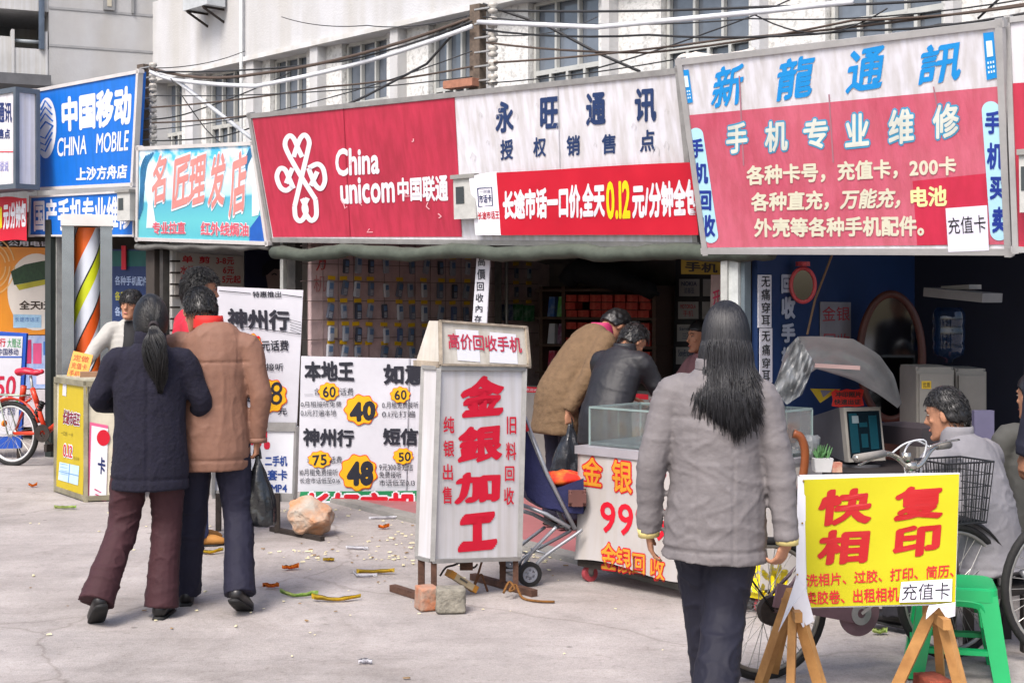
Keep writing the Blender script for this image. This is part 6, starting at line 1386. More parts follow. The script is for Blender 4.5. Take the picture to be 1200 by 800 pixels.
# desk with monitor
dz = 1.6+(350-552)*7.6/F
t = thing('desk', 'dark desk carrying the computer monitor inside the blue stall', 'desk', on_ground(W3(1010, 350, 7.9))); bm = NB(); a, b = W3(936, 350, 7.75), W3(1085, 350, 7.25); dd = V((.35, .94, 0))*.75
hexa(bm, [p+Z*(dz-1.6-.03) for p in (a, b, b+dd, a+dd)], [p+Z*(dz-1.6) for p in (a, b, b+dd, a+dd)]); obj('top', bm, M('desk_dark', '2e2a2a', .5), t)
for p in (a, b, b+dd, a+dd): bm = NB(); q0 = V((p.x, p.y, 0))*.98+V((1.5, 7.7, 0))*.02; bar(bm, q0, q0+Z*(dz-.03), .05); obj('leg', bm, M('desk_dark', '2e2a2a'), t)
plM = Pl(W3(1012, 541, 7.75), V((.20, -.97, .06)).normalized())
t = thing('crt_monitor', 'boxy old computer monitor with a teal screen on the desk', 'monitor', W3(1005, 545, 7.8))
mq = [plM.hit(*c) for c in C10((380, 555), (508, 553), (527, 738), (398, 745))]; sq_ = [sub(*uv, C10((380, 555), (508, 553), (527, 738), (398, 745))) for uv in ((.07, .07), (.95, .07), (.94, .90), (.06, .92))]
nM = plM.n; bx_ = [p-nM*.05 for p in mq]; cen = sum(mq, V())/4-nM*.38+V((-.06, 0, 0)); bk4 = [cen+(p-sum(mq, V())/4)*.62 for p in mq]
bm = NB(); hexa(bm, [mq[3], mq[2], bx_[2], bx_[3]], [mq[0], mq[1], bx_[1], bx_[0]]); obj('bezel', bm, M('bezel_beige', '8f8b84', .5), t)
bm = NB(); hexa(bm, [bx_[3], bx_[2], bk4[2], bk4[3]], [bx_[0], bx_[1], bk4[1], bk4[0]]); bm2 = bm; obj('case', bm, M('crt_case', '4a4a4e', .6), t)
o = patch(t, 'screen', sq_, plM, M('screen_teal', '0b171e', .15, emit=.12), .004); 
bm = NB()
for u0, v0, u1, v1 in ((.05, .05, .3, .9), (.35, .25, .6, .35), (.65, .1, .9, .85), (.38, .5, .58, .8)): poly(bm, [plM.hit(*sub(a, b, sq_), .0055) for a, b in ((u0, v0), (u1, v0), (u1, v1), (u0, v1))])
obj('screen_window', bm, M('screen_blue', '123640', .15, emit=.12), t, fix=False)
bm = NB(); poly(bm, [plM.hit(*sub(a, b, sq_), .007) for a, b in ((.14, .1), (.34, .1), (.34, .26), (.14, .26))]); obj('screen_photo', bm, M('screen_grey', '6d7a7f', .15, emit=.12), t, fix=False)
bm = NB(); p = W3(1014, 549, 7.72); disc(bm, p-V((0, -.15, .0)), Z, 0, .12, .03); obj('foot', bm, M('crt_case', '4a4a4e'), t)
plR = Pl(W3(990, 476, 7.9), (-.05, -1, .1))
t = thing('card_sign', 'fluorescent red card with black handwriting standing on the monitor', 'sign', plR.hit(993, 477)); pts = []
bm = NB(); ngon(bm, [plR.hit(*c) for c in C10((338, 503), (352, 492), (370, 497), (392, 490), (415, 494), (440, 490), (452, 494), (446, 520), (452, 548), (425, 553), (395, 550), (368, 554), (340, 550), (344, 525))], plR.n, .006); obj('card', bm, M('fluor_red', 'e2261c', .6, var=.05), t)
text(t, '冲印照片', C10((352, 500), (442, 500), (442, 520), (352, 520)), plR, black, .03, .003); text(t, '快速出证', C10((348, 526), (440, 526), (440, 545), (348, 545)), plR, black, .03, .003)
plR2 = Pl(W3(975, 470, 7.95), (-.05, -1, .1)); t = thing('pennant', 'yellow triangular pennant tucked beside the fluorescent red card', 'pennant', plR2.hit(965, 471)); bm = NB(); ngon(bm, [plR2.hit(*c) for c in C10((265, 489), (372, 491), (300, 539))], plR2.n, .004); obj('cloth', bm, M('pennant_yellow', 'd0b022', .6), t); bm = NB(); ngon(bm, [plR2.hit(*c, .004) for c in C10((300, 495), (340, 496), (310, 520))], plR2.n, .002); obj('print', bm, M('pennant_print', '7d7a8f', .6), t)
# clear plastic sheet thrown over the computer corner
def drape(label, outline, Y0, seed, m, name='plastic_sheet', amp=.07, slope=.0):
    top, bot = outline; n = 28; bm = NB(); rows = []
    for i in range(n+1):
        u = i/n; k = u*(len(top)-1); a = min(int(k), len(top)-2); f = k-a
        tp = V(top[a])*(1-f)+V(top[a+1])*f; k = u*(len(bot)-1); a = min(int(k), len(bot)-2); f = k-a; bt = V(bot[a])*(1-f)+V(bot[a+1])*f; row = []
        for j in range(13):
            v = j/12; p = tp*(1-v)+bt*v; row.append(W3(p.x, p.y, Y0+slope*(1-v)+amp*noise.fractal(V((u*5+seed, v*4, seed)), 1, 2, 3)))
        rows.append(row)
    sheetm(bm, rows); return tag(obj(name, bm, m, smooth=True), label, 'plastic sheet')
plast = M('cloudy_plastic', '414242', .5, trans=0, alpha=1, var=.1, scale=4, bump=.5, bscale=9)
drape('cloudy plastic sheet draped over the computer corner of the blue stall', ([(922, 408), (935, 394), (962, 394), (1000, 397), (1030, 415), (1048, 440), (1057, 472)], [(905, 460), (925, 470), (945, 440), (957, 432), (1000, 445), (1030, 462), (1052, 478)]), 7.6, 2, plast, slope=.5)
drape('crumpled hanging corner of clear plastic beside the woman in grey', ([(935, 394), (945, 410), (955, 425)], [(905, 455), (922, 474), (940, 462)]), 7.5, 5, M('clear_plastic', '737678', .3, trans=.1, alpha=.85, var=.1, bump=.7, bscale=9), 'plastic_bag', .06)
bm = NB(); bar(bm, W3(955, 428, 7.6), W3(1008, 431, 7.55), .03, .02); tag(obj('pink_bar', bm, M('pink_bar', '8f7774', .6)), 'dusty pink bar under the plastic sheet', 'bar')
# plant in a white pot, wooden hoop, plastic bags
t = thing('potted_cactus', 'tiny cactus in a white square pot at the desk edge', 'plant', W3(963, 552, 7.3)); c = W3(963, 552, 7.3); bm = NB(); hexa(bm, [c+V(p) for p in ((-.04, -.04, 0), (.04, -.04, 0), (.04, .04, 0), (-.04, .04, 0))], [c+V(p) for p in ((-.05, -.05, .07), (.05, -.05, .07), (.05, .05, .07), (-.05, .05, .07))]); obj('pot', bm, M('pot_white', 'c9c9c9', .4), t)
bm = NB(); r4 = random.Random(4)
for i in range(40):
    b_ = c+Z*.07+V((r4.uniform(-.03, .03), r4.uniform(-.03, .03), 0)); e_ = b_+V((r4.uniform(-.03, .03), r4.uniform(-.03, .03), r4.uniform(.02, .07))); tube(bm, [b_, (b_+e_)/2, e_], [.004, .006, .001], 5)
obj('foliage', bm, M('cactus_green', '3f6a3a', .7), t)
bm = NB(); box(bm, W3(980, 547, 7.28), (.05, .05, .05)); tag(obj('knick_knack', bm, M('toy_box', 'b8a08a', .5, col2='a04a3a', scale=20)), 'small patterned box standing right of the tiny cactus', 'box')
bm = NB(); pts = [W3(930, 508, 7.2), W3(938, 512, 7.2), W3(943, 525, 7.2), W3(943, 545, 7.2), W3(938, 575, 7.2)]; tube(bm, smoothp(pts), .022, 8); tag(obj('chair_arm', bm, M('varnished_wood', '7d4423', .3), smooth=True), 'curved varnished wooden chair arm beside the desk', 'chair')
bm = NB(); ell(bm, W3(949, 523, 7.35), .05, .05, .06)
for v_ in bm.verts: v_.co += V((1, 1, 1))*.02*noise.noise(v_.co*22)
tag(obj('plastic_bag', bm, M('clear_plastic', 'b5b9bb', .15)), 'small crumpled clear bag behind the tiny cactus', 'bag')
bm = NB(); bar(bm, W3(1036, 505, 8.2), W3(1100, 511, 7.9), .3, .10); tag(obj('printer', bm, M('printer_dark', '3a3438', .5)), 'low dark printer on the bench behind the seated man', 'printer')
bm = NB(); box(bm, W3(1152, 500, 8.6), (.12, .05, .2)); tag(obj('notebook', bm, M('notebook_lilac', '5c5972', .6)), 'lilac notebook standing behind the seated man', 'notebook')
bm = NB(); box(bm, W3(1190, 575, 7.9), (.1, .05, .35)); tag(obj('green_crate', bm, M('crate_green', '4aa838', .5)), 'bright green crate edge behind the seated man', 'crate')
# ================================================================ people
def remeshed(bm, vox, smooth_it=3, disp=None):
    me = bpy.data.meshes.new('tmp'); bmesh.ops.recalc_face_normals(bm, faces=bm.faces); bm.to_mesh(me); bm.free()
    o = bpy.data.objects.new('tmp', me); COL.objects.link(o)
    m = o.modifiers.new('r', 'REMESH'); m.mode = 'VOXEL'; m.voxel_size = vox
    s = o.modifiers.new('s', 'SMOOTH'); s.factor = .5; s.iterations = smooth_it
    e = bpy.data.meshes.new_from_object(o.evaluated_get(bpy.context.evaluated_depsgraph_get()))
    bpy.data.objects.remove(o); bpy.data.meshes.remove(me)
    b = NB(); b.from_mesh(e); bpy.data.meshes.remove(e)
    if disp:
        b.normal_update(); off = [(v, v.normal*disp(v.co, v.normal)) for v in b.verts]
        for v, d in off: v.co += d
    return b
def folds(amp, seed, sc=(6, 6, 9), creases=()):
    def f(p, n):
        q = V((p.x*sc[0]+seed, p.y*sc[1], p.z*sc[2])); w_ = V((noise.noise(q*.5), noise.noise(q*.5+V((9, 0, 0))), 0))
        a = 1-abs(noise.noise(q+w_*1.5))*2; b = noise.noise(q*2.6+V((0, 4, seed)))
        e_ = 1-abs(noise.noise(q*1.7+w_*2+V((seed, 5, 2))))*2; r1 = max(0, 1-abs(noise.noise(q+w_*1.5))*4.5); r2 = max(0, 1-abs(noise.noise(q*2.1+w_*2+V((seed, 5, 2))))*5); g_ = .35+.65*max(0, noise.noise(q*.35+V((3, seed, 0)))+.3); d = amp*(1.0*r1*r1*g_+.55*r2*r2*g_+.14*b+.25*a-.35)*.72
        for c in creases: d += c(p, n)
        return d
    return f
def catm(pts, rs, k=5):
    P = smoothp(pts, k); R_ = []
    for i in range(len(rs)-1):
        for j in range(k): R_.append(V(rs[i])*(1-j/k)+V(rs[i+1])*(j/k))
    R_.append(V(rs[-1])); return P, [tuple(r) for r in R_]
def limb(bm, pts, rs, k=5, n=14, u0=(1, 0, 0)):
    rs = [(r, r) if not isinstance(r, (tuple, list)) else r for r in rs]; P, R_ = catm([V(p) for p in pts], rs, k); tube(bm, P, R_, n, u0=V(u0))
def hand_bm(bm, w_, d, pn, side, curl=.5, s=1.0, spread=.12):
    """w_ wrist, d direction to the fingertips, pn palm normal, side +1/-1: where the thumb sits along d x pn"""
    d = V(d).normalized(); pn = V(pn); pn = (pn-d*pn.dot(d)).normalized(); t = d.cross(pn).normalized()*side; w_ = V(w_)
    tube(bm, [w_-d*.03, w_+d*.01, w_+d*.045*s, w_+d*.085*s], [(.019*s, .024*s), (.016*s, .027*s), (.014*s, .038*s), (.012*s, .037*s)], 12, u0=pn)
    for i, (o, ln) in enumerate(((.030, .068), (.010, .077), (-.010, .072), (-.028, .056))):
        p = w_+d*.08*s+t*o*s; a = 0; dr = (d+t*o*spread*8).normalized(); pts = [p-dr*.02]; q = p
        for j, f_ in enumerate((.45, .32, .23)):
            pts.append(q); a += curl*(.55, .75, .6)[j]*(1+.12*i); q = q+(dr*math.cos(a)+pn*math.sin(a))*ln*f_*s
        pts.append(q); tube(bm, pts, [.0092*s, .0092*s, .0085*s, .0078*s, .0062*s], 8)
    p = w_+d*.02*s+t*.024*s; dr = (d*.75+t*.65+pn*.25).normalized(); d2 = (d*.95+t*.1+pn*.35).normalized()
    tube(bm, [p-dr*.01, p+dr*.03*s, p+dr*.03*s+d2*.03*s, p+dr*.03*s+d2*.052*s], [.013*s, .0115*s, .010*s, .007*s], 8)
HS = [(-.118, .022, .024, .062), (-.102, .042, .040, .046), (-.075, .054, .062, .022), (-.04, .064, .080, .008), (0, .071, .089, 0), (.04, .075, .094, -.004), (.08, .067, .083, -.006), (.105, .047, .060, -.006), (.119, .02, .026, -.006)]
def head_bm(bm, H, s):
    secs = [(H@V((0, y*s, z*s)), (a*s, b*s)) for z, a, b, y in HS]; u = (H.to_3x3()@V((1, 0, 0)))
    P, R_ = catm([c for c, _ in secs], [r for _, r in secs], 3)
    # rings keep the head's own axes
    f = H.to_3x3()@V((0, 1, 0)); rings = []
    for p, (a, b) in zip(P, R_): rings.append([bm.verts.new(p+u*(a*math.cos(2*math.pi*j/20))+f*(b*math.sin(2*math.pi*j/20))) for j in range(20)])
    for a, b in zip(rings, rings[1:]):
        for j in range(20): bm.faces.new((a[j], a[(j+1) % 20], b[(j+1) % 20], b[j]))
    bm.faces.new(rings[0][::-1]); bm.faces.new(rings[-1])
    L = lambda x, y, z: H@V((x*s, y*s, z*s))
    tube(bm, [L(0, .080, .022), L(0, .092, -.004), L(0, .103, -.026), L(0, .088, -.036)], [.009*s, .011*s, .0155*s, .010*s], 8)
    for x in (-1, 1):
        ell(bm, L(x*.077, -.006, -.006), .010*s, .020*s, .032*s, H.to_3x3()@Matrix.Rotation(x*-.25, 3, 'Z'), 10, 8); ell(bm, L(x*.040, .060, -.020), .020*s, .016*s, .016*s, None, 8, 6)
    ell(bm, L(0, .083, -.064), .022*s, .010*s, .009*s, H.to_3x3(), 10, 6); ell(bm, L(0, .080, -.104), .020*s, .018*s, .016*s, None, 8, 6); ell(bm, L(0, .078, .030), .05*s, .014*s, .012*s, H.to_3x3(), 10, 6)
skin_m = M('skin', 'a97a60', .6, var=.10, scale=26, spec=.25, bump=.15, bscale=60); hair_m = M('black_hair', '141213', .45, var=.25, scale=30, spec=.5)
def hairline(d, nape, side, front):
    y = d.y
    if y < -.3: return nape
    if y < .0: return nape+(side-nape)*(y+.3)/.3
    if y < .35: return side+(front-side)*(y/.35)
    return front
def hair_cap(H, s, front_z=.42, nape=-.5, thick=1.06, tuft=.012, seed=0, side=.35, front_y=.15):
    bm = NB(); bmesh.ops.create_icosphere(bm, subdivisions=5, radius=1); m3 = H.to_3x3()
    for v in bm.verts:
        d = v.co.normalized(); ex = (.083, .101, .130)
        r = 1/math.sqrt((d.x/ex[0])**2+(d.y/ex[1])**2+(d.z/ex[2])**2)
        line = hairline(d, nape, side, front_z)
        e = d.z-line+.05*noise.noise(d*6+V((seed, 0, 0)))
        k = max(0, min(1, e/.16+.4)); k = k*k*(3-2*k)
        rr = r*(.70+(thick-.70)*k)+k*(tuft*.6*noise.noise(d*3.5+V((seed, 1, 0)))+.0015*noise.noise(V((d.x*26, d.y*26, d.z*5+seed))))
        v.co = H@(V((d.x*rr, d.y*rr-.004, d.z*rr))*s)
    return bm
def strands(bm, H, s, n, fn, r=.0045, seed=1):
    rnd = random.Random(seed)
    for i in range(n):
        pts = fn(rnd, i)
        if pts: tube(bm, pts, [r*s*(1-.72*(j/(len(pts)-1))**2)*rnd.uniform(.85, 1.15) for j in range(len(pts))], 4, cap=True)
def headM(p, yaw=0, pitch=0, roll=0): return Matrix.Translation(V(p))@Matrix.Rotation(R(yaw), 4, 'Z')@Matrix.Rotation(R(pitch), 4, 'X')@Matrix.Rotation(R(roll), 4, 'Y')
def shoe(par, an, d, m, s=1.0, name='shoe', sole=None):
    d = V(d).normalized(); an = V(an); side = d.cross(Z).normalized(); up = side.cross(d).normalized()
    bm = NB(); c = an-up*.035*s
    tube(bm, [c-d*.075*s+up*.005, c-d*.06*s+up*.006, c-d*.01*s+up*.008, c+d*.06*s, c+d*.12*s-up*.006, c+d*.165*s-up*.014, c+d*.185*s-up*.018], [(.02*s, .02*s), (.038*s, .034*s), (.044*s, .036*s), (.036*s, .041*s), (.03*s, .044*s), (.02*s, .034*s), (.006*s, .01*s)], 14, u0=up)
    o = obj(name, bm, m, par, True, local=True); bm = NB(); tube(bm, [c-d*.078*s-up*.034*s, c-d*.02*s-up*.034*s, c+d*.06*s-up*.034*s, c+d*.13*s-up*.032*s, c+d*.18*s-up*.03*s], [(.010, .03*s), (.010, .04*s), (.009, .044*s), (.009, .045*s), (.006, .014*s)], 10, u0=up); obj('sole', bm, sole or M('sole_black', '1b1a1a', .7), o, True, local=True)
def person(label, loc, rot, k, J, jacket, trousers, shoes=None, vox=.010, skin=None, hands=None, group=None, legs=True, eyes=True, torso=1.0, ja=.007, tro=1.0, creases=(), seed=1, leg_r=None, sleeve=1.0, hemr=None, brow=None, fsc=(6, 6, 9)):
    D = dict(pel=(0, 0, .90), waist=(0, 0, 1.04), chest=(0, .0, 1.20), sho=(0, -.01, 1.345), neck=(0, .0, 1.43), head=(0, .03, 1.535), hem=(0, 0, .70), yaw=0, pitch=0, roll=0, right=(1, 0, 0),
             shL=(-.165, -.01, 1.335), shR=(.165, -.01, 1.335), elL=(-.215, -.02, 1.08), elR=(.215, -.02, 1.08), wrL=(-.225, .04, .85), wrR=(.225, .04, .85),
             hiL=(-.085, 0, .88), hiR=(.085, 0, .88), knL=(-.09, .02, .48), knR=(.09, .02, .48), anL=(-.09, 0, .085), anR=(.09, 0, .085), toL=(-.1, 1, 0), toR=(.1, 1, 0))
    D.update(J); K = {a: (V(b)*k if isinstance(b, (tuple, list)) and a not in ('toL', 'toR', 'right') else b) for a, b in D.items()}
    t = thing('person', label, 'person', loc, group, R(rot)); rt = V(K['right'])
    H = headM(K['head'], K['yaw'], K['pitch'], K['roll']); t['_h'] = 1; s = k
    # body
    bm = NB(); T = lambda f_: [(.15*k*f_, .105*k*f_), (.135*k*f_, .095*k*f_), (.145*k*f_, .10*k*f_), (.13*k*f_, .075*k*f_)]
    limb(bm, [K['pel']-V((0, 0, .05*k)), K['waist'], K['chest'], K['sho']-V((0, 0, .03*k))], T(.85), 4, 16, rt)
    limb(bm, [K['sho']-V((0, 0, .04*k)), K['neck']-V((0, 0, .02)), K['neck'].lerp(K['head'], .5), K['head']], [(.065*k, .055*k), (.056*k, .055*k), (.052*k, .054*k), (.05*k, .05*k)], 3, 14, rt)
    for a in 'LR':
        limb(bm, [K['sho'].lerp(K['sh'+a], .5)-V((0, 0, .03*k)), K['sh'+a], K['el'+a], K['wr'+a]], [.04*k, .042*k, .034*k, .024*k], 4, 10)
        limb(bm, [K['pel']-V((0, 0, .02)), K['hi'+a]-V((0, 0, .03)), K['kn'+a], K['an'+a]], [.06*k, .065*k, .045*k, .032*k], 4, 10)
    head_bm(bm, H, s)
    for a, h in (hands or {}).items(): hand_bm(bm, K['wr'+a], h[0], h[1], h[2], h[3], s*h[4] if len(h) > 4 else s)
    obj('body', remeshed(bm, .0055, 2), skin or skin_m, t, True, local=True)
    if eyes:
        for x in (-1, 1):
            bm = NB(); ell(bm, H@V((x*.031*s, .077*s, .010*s)), .0105*s, .010*s, .0048*s, H.to_3x3(), 10, 8); e = obj('eye', bm, M('eye_white', '8f8780', .3), t, True, local=True)
            bm = NB(); ell(bm, H@V((x*.031*s, .0845*s, .010*s)), .0062*s, .004*s, .0050*s, H.to_3x3(), 8, 6); obj('iris', bm, M('iris_black', '17110e', .15), e, True, local=True)
            bm = NB(); tube(bm, [H@V((x*.014*s, .092*s, .030*s)), H@V((x*.032*s, .090*s, .035*s)), H@V((x*.050*s, .078*s, .030*s))], [.003*s, .0035*s, .002*s], 6); obj('eyebrow', bm, hair_m, t, True, local=True)
        bm = NB(); ell(bm, H@V((0, .0915*s, -.066*s)), .019*s, .004*s, .006*s, H.to_3x3(), 10, 6); obj('lips', bm, M('lip', 'a8625a', .45), t, True, local=True)
    # jacket
    bm = NB(); f_ = torso; hr = hemr or (.205, .15)
    limb(bm, [K['hem'], K['hem'].lerp(K['pel'], .5), K['pel'], K['waist'], K['chest'], K['sho'], K['sho'].lerp(K['neck'], .55), K['neck']-V((0, 0, .005))],
         [(hr[0]*k*f_, hr[1]*k*f_), (.203*k*f_, .15*k*f_), (.195*k*f_, .148*k*f_), (.185*k*f_, .138*k*f_), (.192*k*f_, .138*k*f_), (.178*k*f_, .105*k*f_), (.11*k, .085*k), (.070*k, .068*k)], 4, 22, rt)
    for a in 'LR':
        cu = K['wr'+a]; q = cu+(cu-K['el'+a]).normalized()*.005
        limb(bm, [K['sho'].lerp(K['sh'+a], .45)-V((0, 0, .035*k)), K['sh'+a]-V((0, 0, .012*k)), K['sh'+a].lerp(K['el'+a], .5), K['el'+a], K['el'+a].lerp(K['wr'+a], .55), q], [.085*k*sleeve, .078*k*sleeve, .07*k*sleeve, .06*k*sleeve, .054*k*sleeve, .048*k*sleeve], 4, 14)
    obj('jacket', remeshed(bm, vox, 4, folds(ja, seed, fsc, creases=creases)), jacket, t, True, local=True)
    # trousers
    if legs:
        bm = NB(); lr = leg_r or (.10, .095, .078, .076, .088)
        ell(bm, K['pel']-V((0, 0, .03*k)), .165*k*tro, .125*k*tro, .13*k)
        for a in 'LR':
            kn, an, hi = K['kn'+a], K['an'+a], K['hi'+a]; dn = (an-kn).normalized()
            limb(bm, [hi, hi.lerp(kn, .45), kn, kn.lerp(an, .5), an+dn*.035*k], [r*k*tro for r in lr], 5, 16)
        obj('trousers', remeshed(bm, vox, 3, folds(ja*1.25, seed+5, (7, 7, 8))), trousers, t, True, local=True)
        if shoes:
            for a in 'LR': shoe(t, K['an'+a]-V((0, 0, .01*k)), K['to'+a], shoes, k*1.02)
    return t, H, K, s
def collar(t, K, k, m, r=.078, h=.045, tilt=0.0, name='collar', dz=.0, y=0):
    bm = NB(); c = K['neck']; n = 28; rings = []
    for rr, z in ((r, -.012), (r*.98, h*.5), (r*.93, h), (r*.88, h), (r*.88, -.02)):
        rings.append([bm.verts.new(c+V((math.cos(2*math.pi*i/n)*rr*k*1.02, math.sin(2*math.pi*i/n)*rr*k+y, (z+dz)*k-max(0, math.sin(2*math.pi*i/n))*.05*k))) for i in range(n)])
    for a, b in zip(rings, rings[1:]):
        for i in range(n): bm.faces.new((a[i], a[(i+1) % n], b[(i+1) % n], b[i]))
    return obj(name, bm, m, t, True, local=True)
# ---- woman in the navy coat
navyc = M('navy_wool', '131124', .9, var=.18, scale=30, bump=.6, bscale=55); maroon = M('maroon_trousers', '381a20', .8, var=.1, scale=10, bump=.45, bscale=22)
shoe_b = M('shoe_black', '1c1a1b', .35)
t, H, K, s = person('woman in a navy coat and maroon trousers with a long ponytail, seen from behind', G(176, 722), 8, .965,
    dict(head=(-.0, .02, 1.55), neck=(0, .0, 1.44), hem=(0, 0, .665), yaw=14, pitch=-6, shL=(-.165, 0, 1.345), shR=(.165, 0, 1.345), elL=(-.265, .03, 1.13), elR=(.265, .03, 1.10), wrL=(-.16, .24, 1.08), wrR=(.15, .25, 1.02),
         hiL=(-.085, 0, .88), hiR=(.085, 0, .88), knL=(-.14, .02, .48), anL=(-.235, -.19, .15), toL=(-.25, .8, -.55), knR=(.08, .05, .48), anR=(.06, -.02, .085), toR=(.15, 1, 0)),
    navyc, maroon, shoe_b, hands=dict(L=((.6, .7, .1), (0, 0, -1), 1, .9), R=((-.6, .7, .1), (0, 0, -1), -1, .9)), vox=.008, torso=.98, ja=.008, fsc=(7, 7, 5), tro=.97, seed=3, leg_r=(.105, .098, .080, .082, .095), sleeve=.94, hemr=(.205, .15),
    creases=(lambda p, n: -.006*math.exp(-((p.x)/.008)**2)*(n.y < 0)*(p.z < 1.3), lambda p, n: -.005*math.exp(-((p.z-.70)/.008)**2)))
collar(t, K, s, navyc, .082, .05)
obj('hair', hair_cap(H, s, .62, -.72, 1.05, .004, 2, .15), hair_m, t, True, local=True)
tie = H@V((0, -.108*s, -.045*s))
def pony(rnd, i):
    a = rnd.uniform(0, 6.28); r = .03*math.sqrt(rnd.random()); ln = rnd.uniform(.22, .35)*s; P = [H@V((rnd.uniform(-.06, .06), -.06, rnd.uniform(-.02, .07))), tie+V((math.cos(a)*r*.5, -.01, math.sin(a)*r*.5))]
    for j in range(1, 8):
        v = j/7; w_ = .055*math.sin(math.pi*min(1, v*1.05))**.8+.006; P.append(tie+V((math.cos(a)*r/.03*w_+.035*v+.008*math.sin(v*9+a*2), -.035-.022*math.sin(math.pi*v)+math.sin(a)*r/.03*w_*.6, -ln*v)))
    return smoothp(P, 2)
bm = NB(); strands(bm, H, s, 900, pony, .0026, 4)
def oncap(rnd, i):  # strands combed from the hairline to the tie
    a = rnd.uniform(-2.9, 2.9); st = V((math.sin(a)*.078, -abs(math.cos(a))*.02+.05*math.cos(a), rnd.uniform(-.05, .11))); P = []
    for j in range(7):
        v = j/6; p = st.lerp(V((0, -.100, -.045)), v); l = math.sqrt((p.x/.082)**2+(p.y/.101)**2+(p.z/.125)**2); p = p/l*1.05 if l > 1e-3 else p; P.append(H@(V((p.x, p.y-.004, p.z))*s*1.035))
    return P
strands(bm, H, s, 900, oncap, .0021, 5); obj('ponytail', bm, hair_m, t, True, local=True)
bm = NB(); disc(bm, tie+V((0, -.008, 0)), V((0, 1, .3)), .012, .026, .018); obj('hair_tie', bm, M('tie_dark', '2b2428', .7), t, True, local=True)
# ---- man in the tan jacket
tanj = M('tan_jacket', '7b5848', .7, var=.08, scale=14, bump=.45, bscale=20); navyt = M('navy_trousers', '141328', .8, var=.1, scale=10, bump=.45, bscale=22)
t, H, K, s = person('man in a tan jacket with a red collar carrying a black plastic bag', G(248, 712), 4, 1.02,
    dict(head=(-.075, .10, 1.50), neck=(-.02, .03, 1.425), sho=(0, -.01, 1.35), hem=(0, 0, .705), yaw=28, pitch=-24, roll=6, shL=(-.18, .0, 1.34), shR=(.18, .0, 1.335), elL=(-.22, .06, 1.09), elR=(.25, -.02, 1.07), wrL=(-.14, .22, .98), wrR=(.225, .02, .86),
         knL=(-.11, .07, .48), anL=(-.15, .12, .085), toL=(-.15, 1, 0), hiR=(.09, 0, .88), knR=(.13, .03, .48), anR=(.16, -.16, .13), toR=(.15, .85, -.42)),
    tanj, navyt, shoe_b, hands=dict(L=((.5, .7, 0), (0, 0, -1), 1, .9), R=((0, .1, -1), (-1, .2, 0), 1, 1.15)), vox=.008, torso=.98, ja=.008, fsc=(8, 8, 4.5), tro=.97, seed=8, leg_r=(.105, .096, .080, .078, .084), sleeve=.94, hemr=(.19, .14),
    creases=(lambda p, n: -.006*math.exp(-((p.z-1.275)/.007)**2)*(n.y < .1)*(abs(p.x) < .2), lambda p, n: -.006*math.exp(-((p.z-.775)/.007)**2)))
collar(t, K, s, M('red_collar', 'c4241f', .7), .076, .05, dz=.008)
bm = NB(); tube(bm, [K['wrR']+V((0, 0, .0)), K['wrR']-V((0, 0, .025))], .052, 14); obj('cuff', bm, tanj, t, True, local=True)
short = lambda seed, **k_: obj('hair', hair_cap(H, s, seed=seed, **k_), hair_m, t, True, local=True)
def shorts(t, H, s, n, seed, cond, ln=.02, lift=.5, hl=(-.5, .14, .5)):
    bm = NB()
    def f(rnd, i):
        d = V((rnd.gauss(0, 1), rnd.gauss(0, 1), rnd.gauss(.3, 1))).normalized()
        if not cond(d) or d.z < hairline(d, *hl)+.04: return None
        p = V((d.x*.087, d.y*.106-.004, d.z*.135)); fl = (V((rnd.uniform(-.3, .3), rnd.uniform(-.6, .2), -1))); fl = (fl-d*fl.dot(d)).normalized(); q = p+fl*ln*.5+d*ln*lift*.3; r_ = p+fl*ln+d*ln*lift*rnd.uniform(.0, .5)
        return [H@(x*s) for x in (p-d*.004, q, r_)]
    strands(bm, H, s, n*3, f, .0019, seed); return obj('hair_tuft', bm, hair_m, t, True, local=True)
short(4, front_z=.5, nape=-.42, thick=1.05, tuft=.005, side=.12); shorts(t, H, s, 700, 3, lambda d: True, .026, .35, (-.42, .14, .52))
wr = Matrix.Rotation(R(4), 4, 'Z')@(K['wrR']+V((0, .01, -.09)))+G(248, 712)
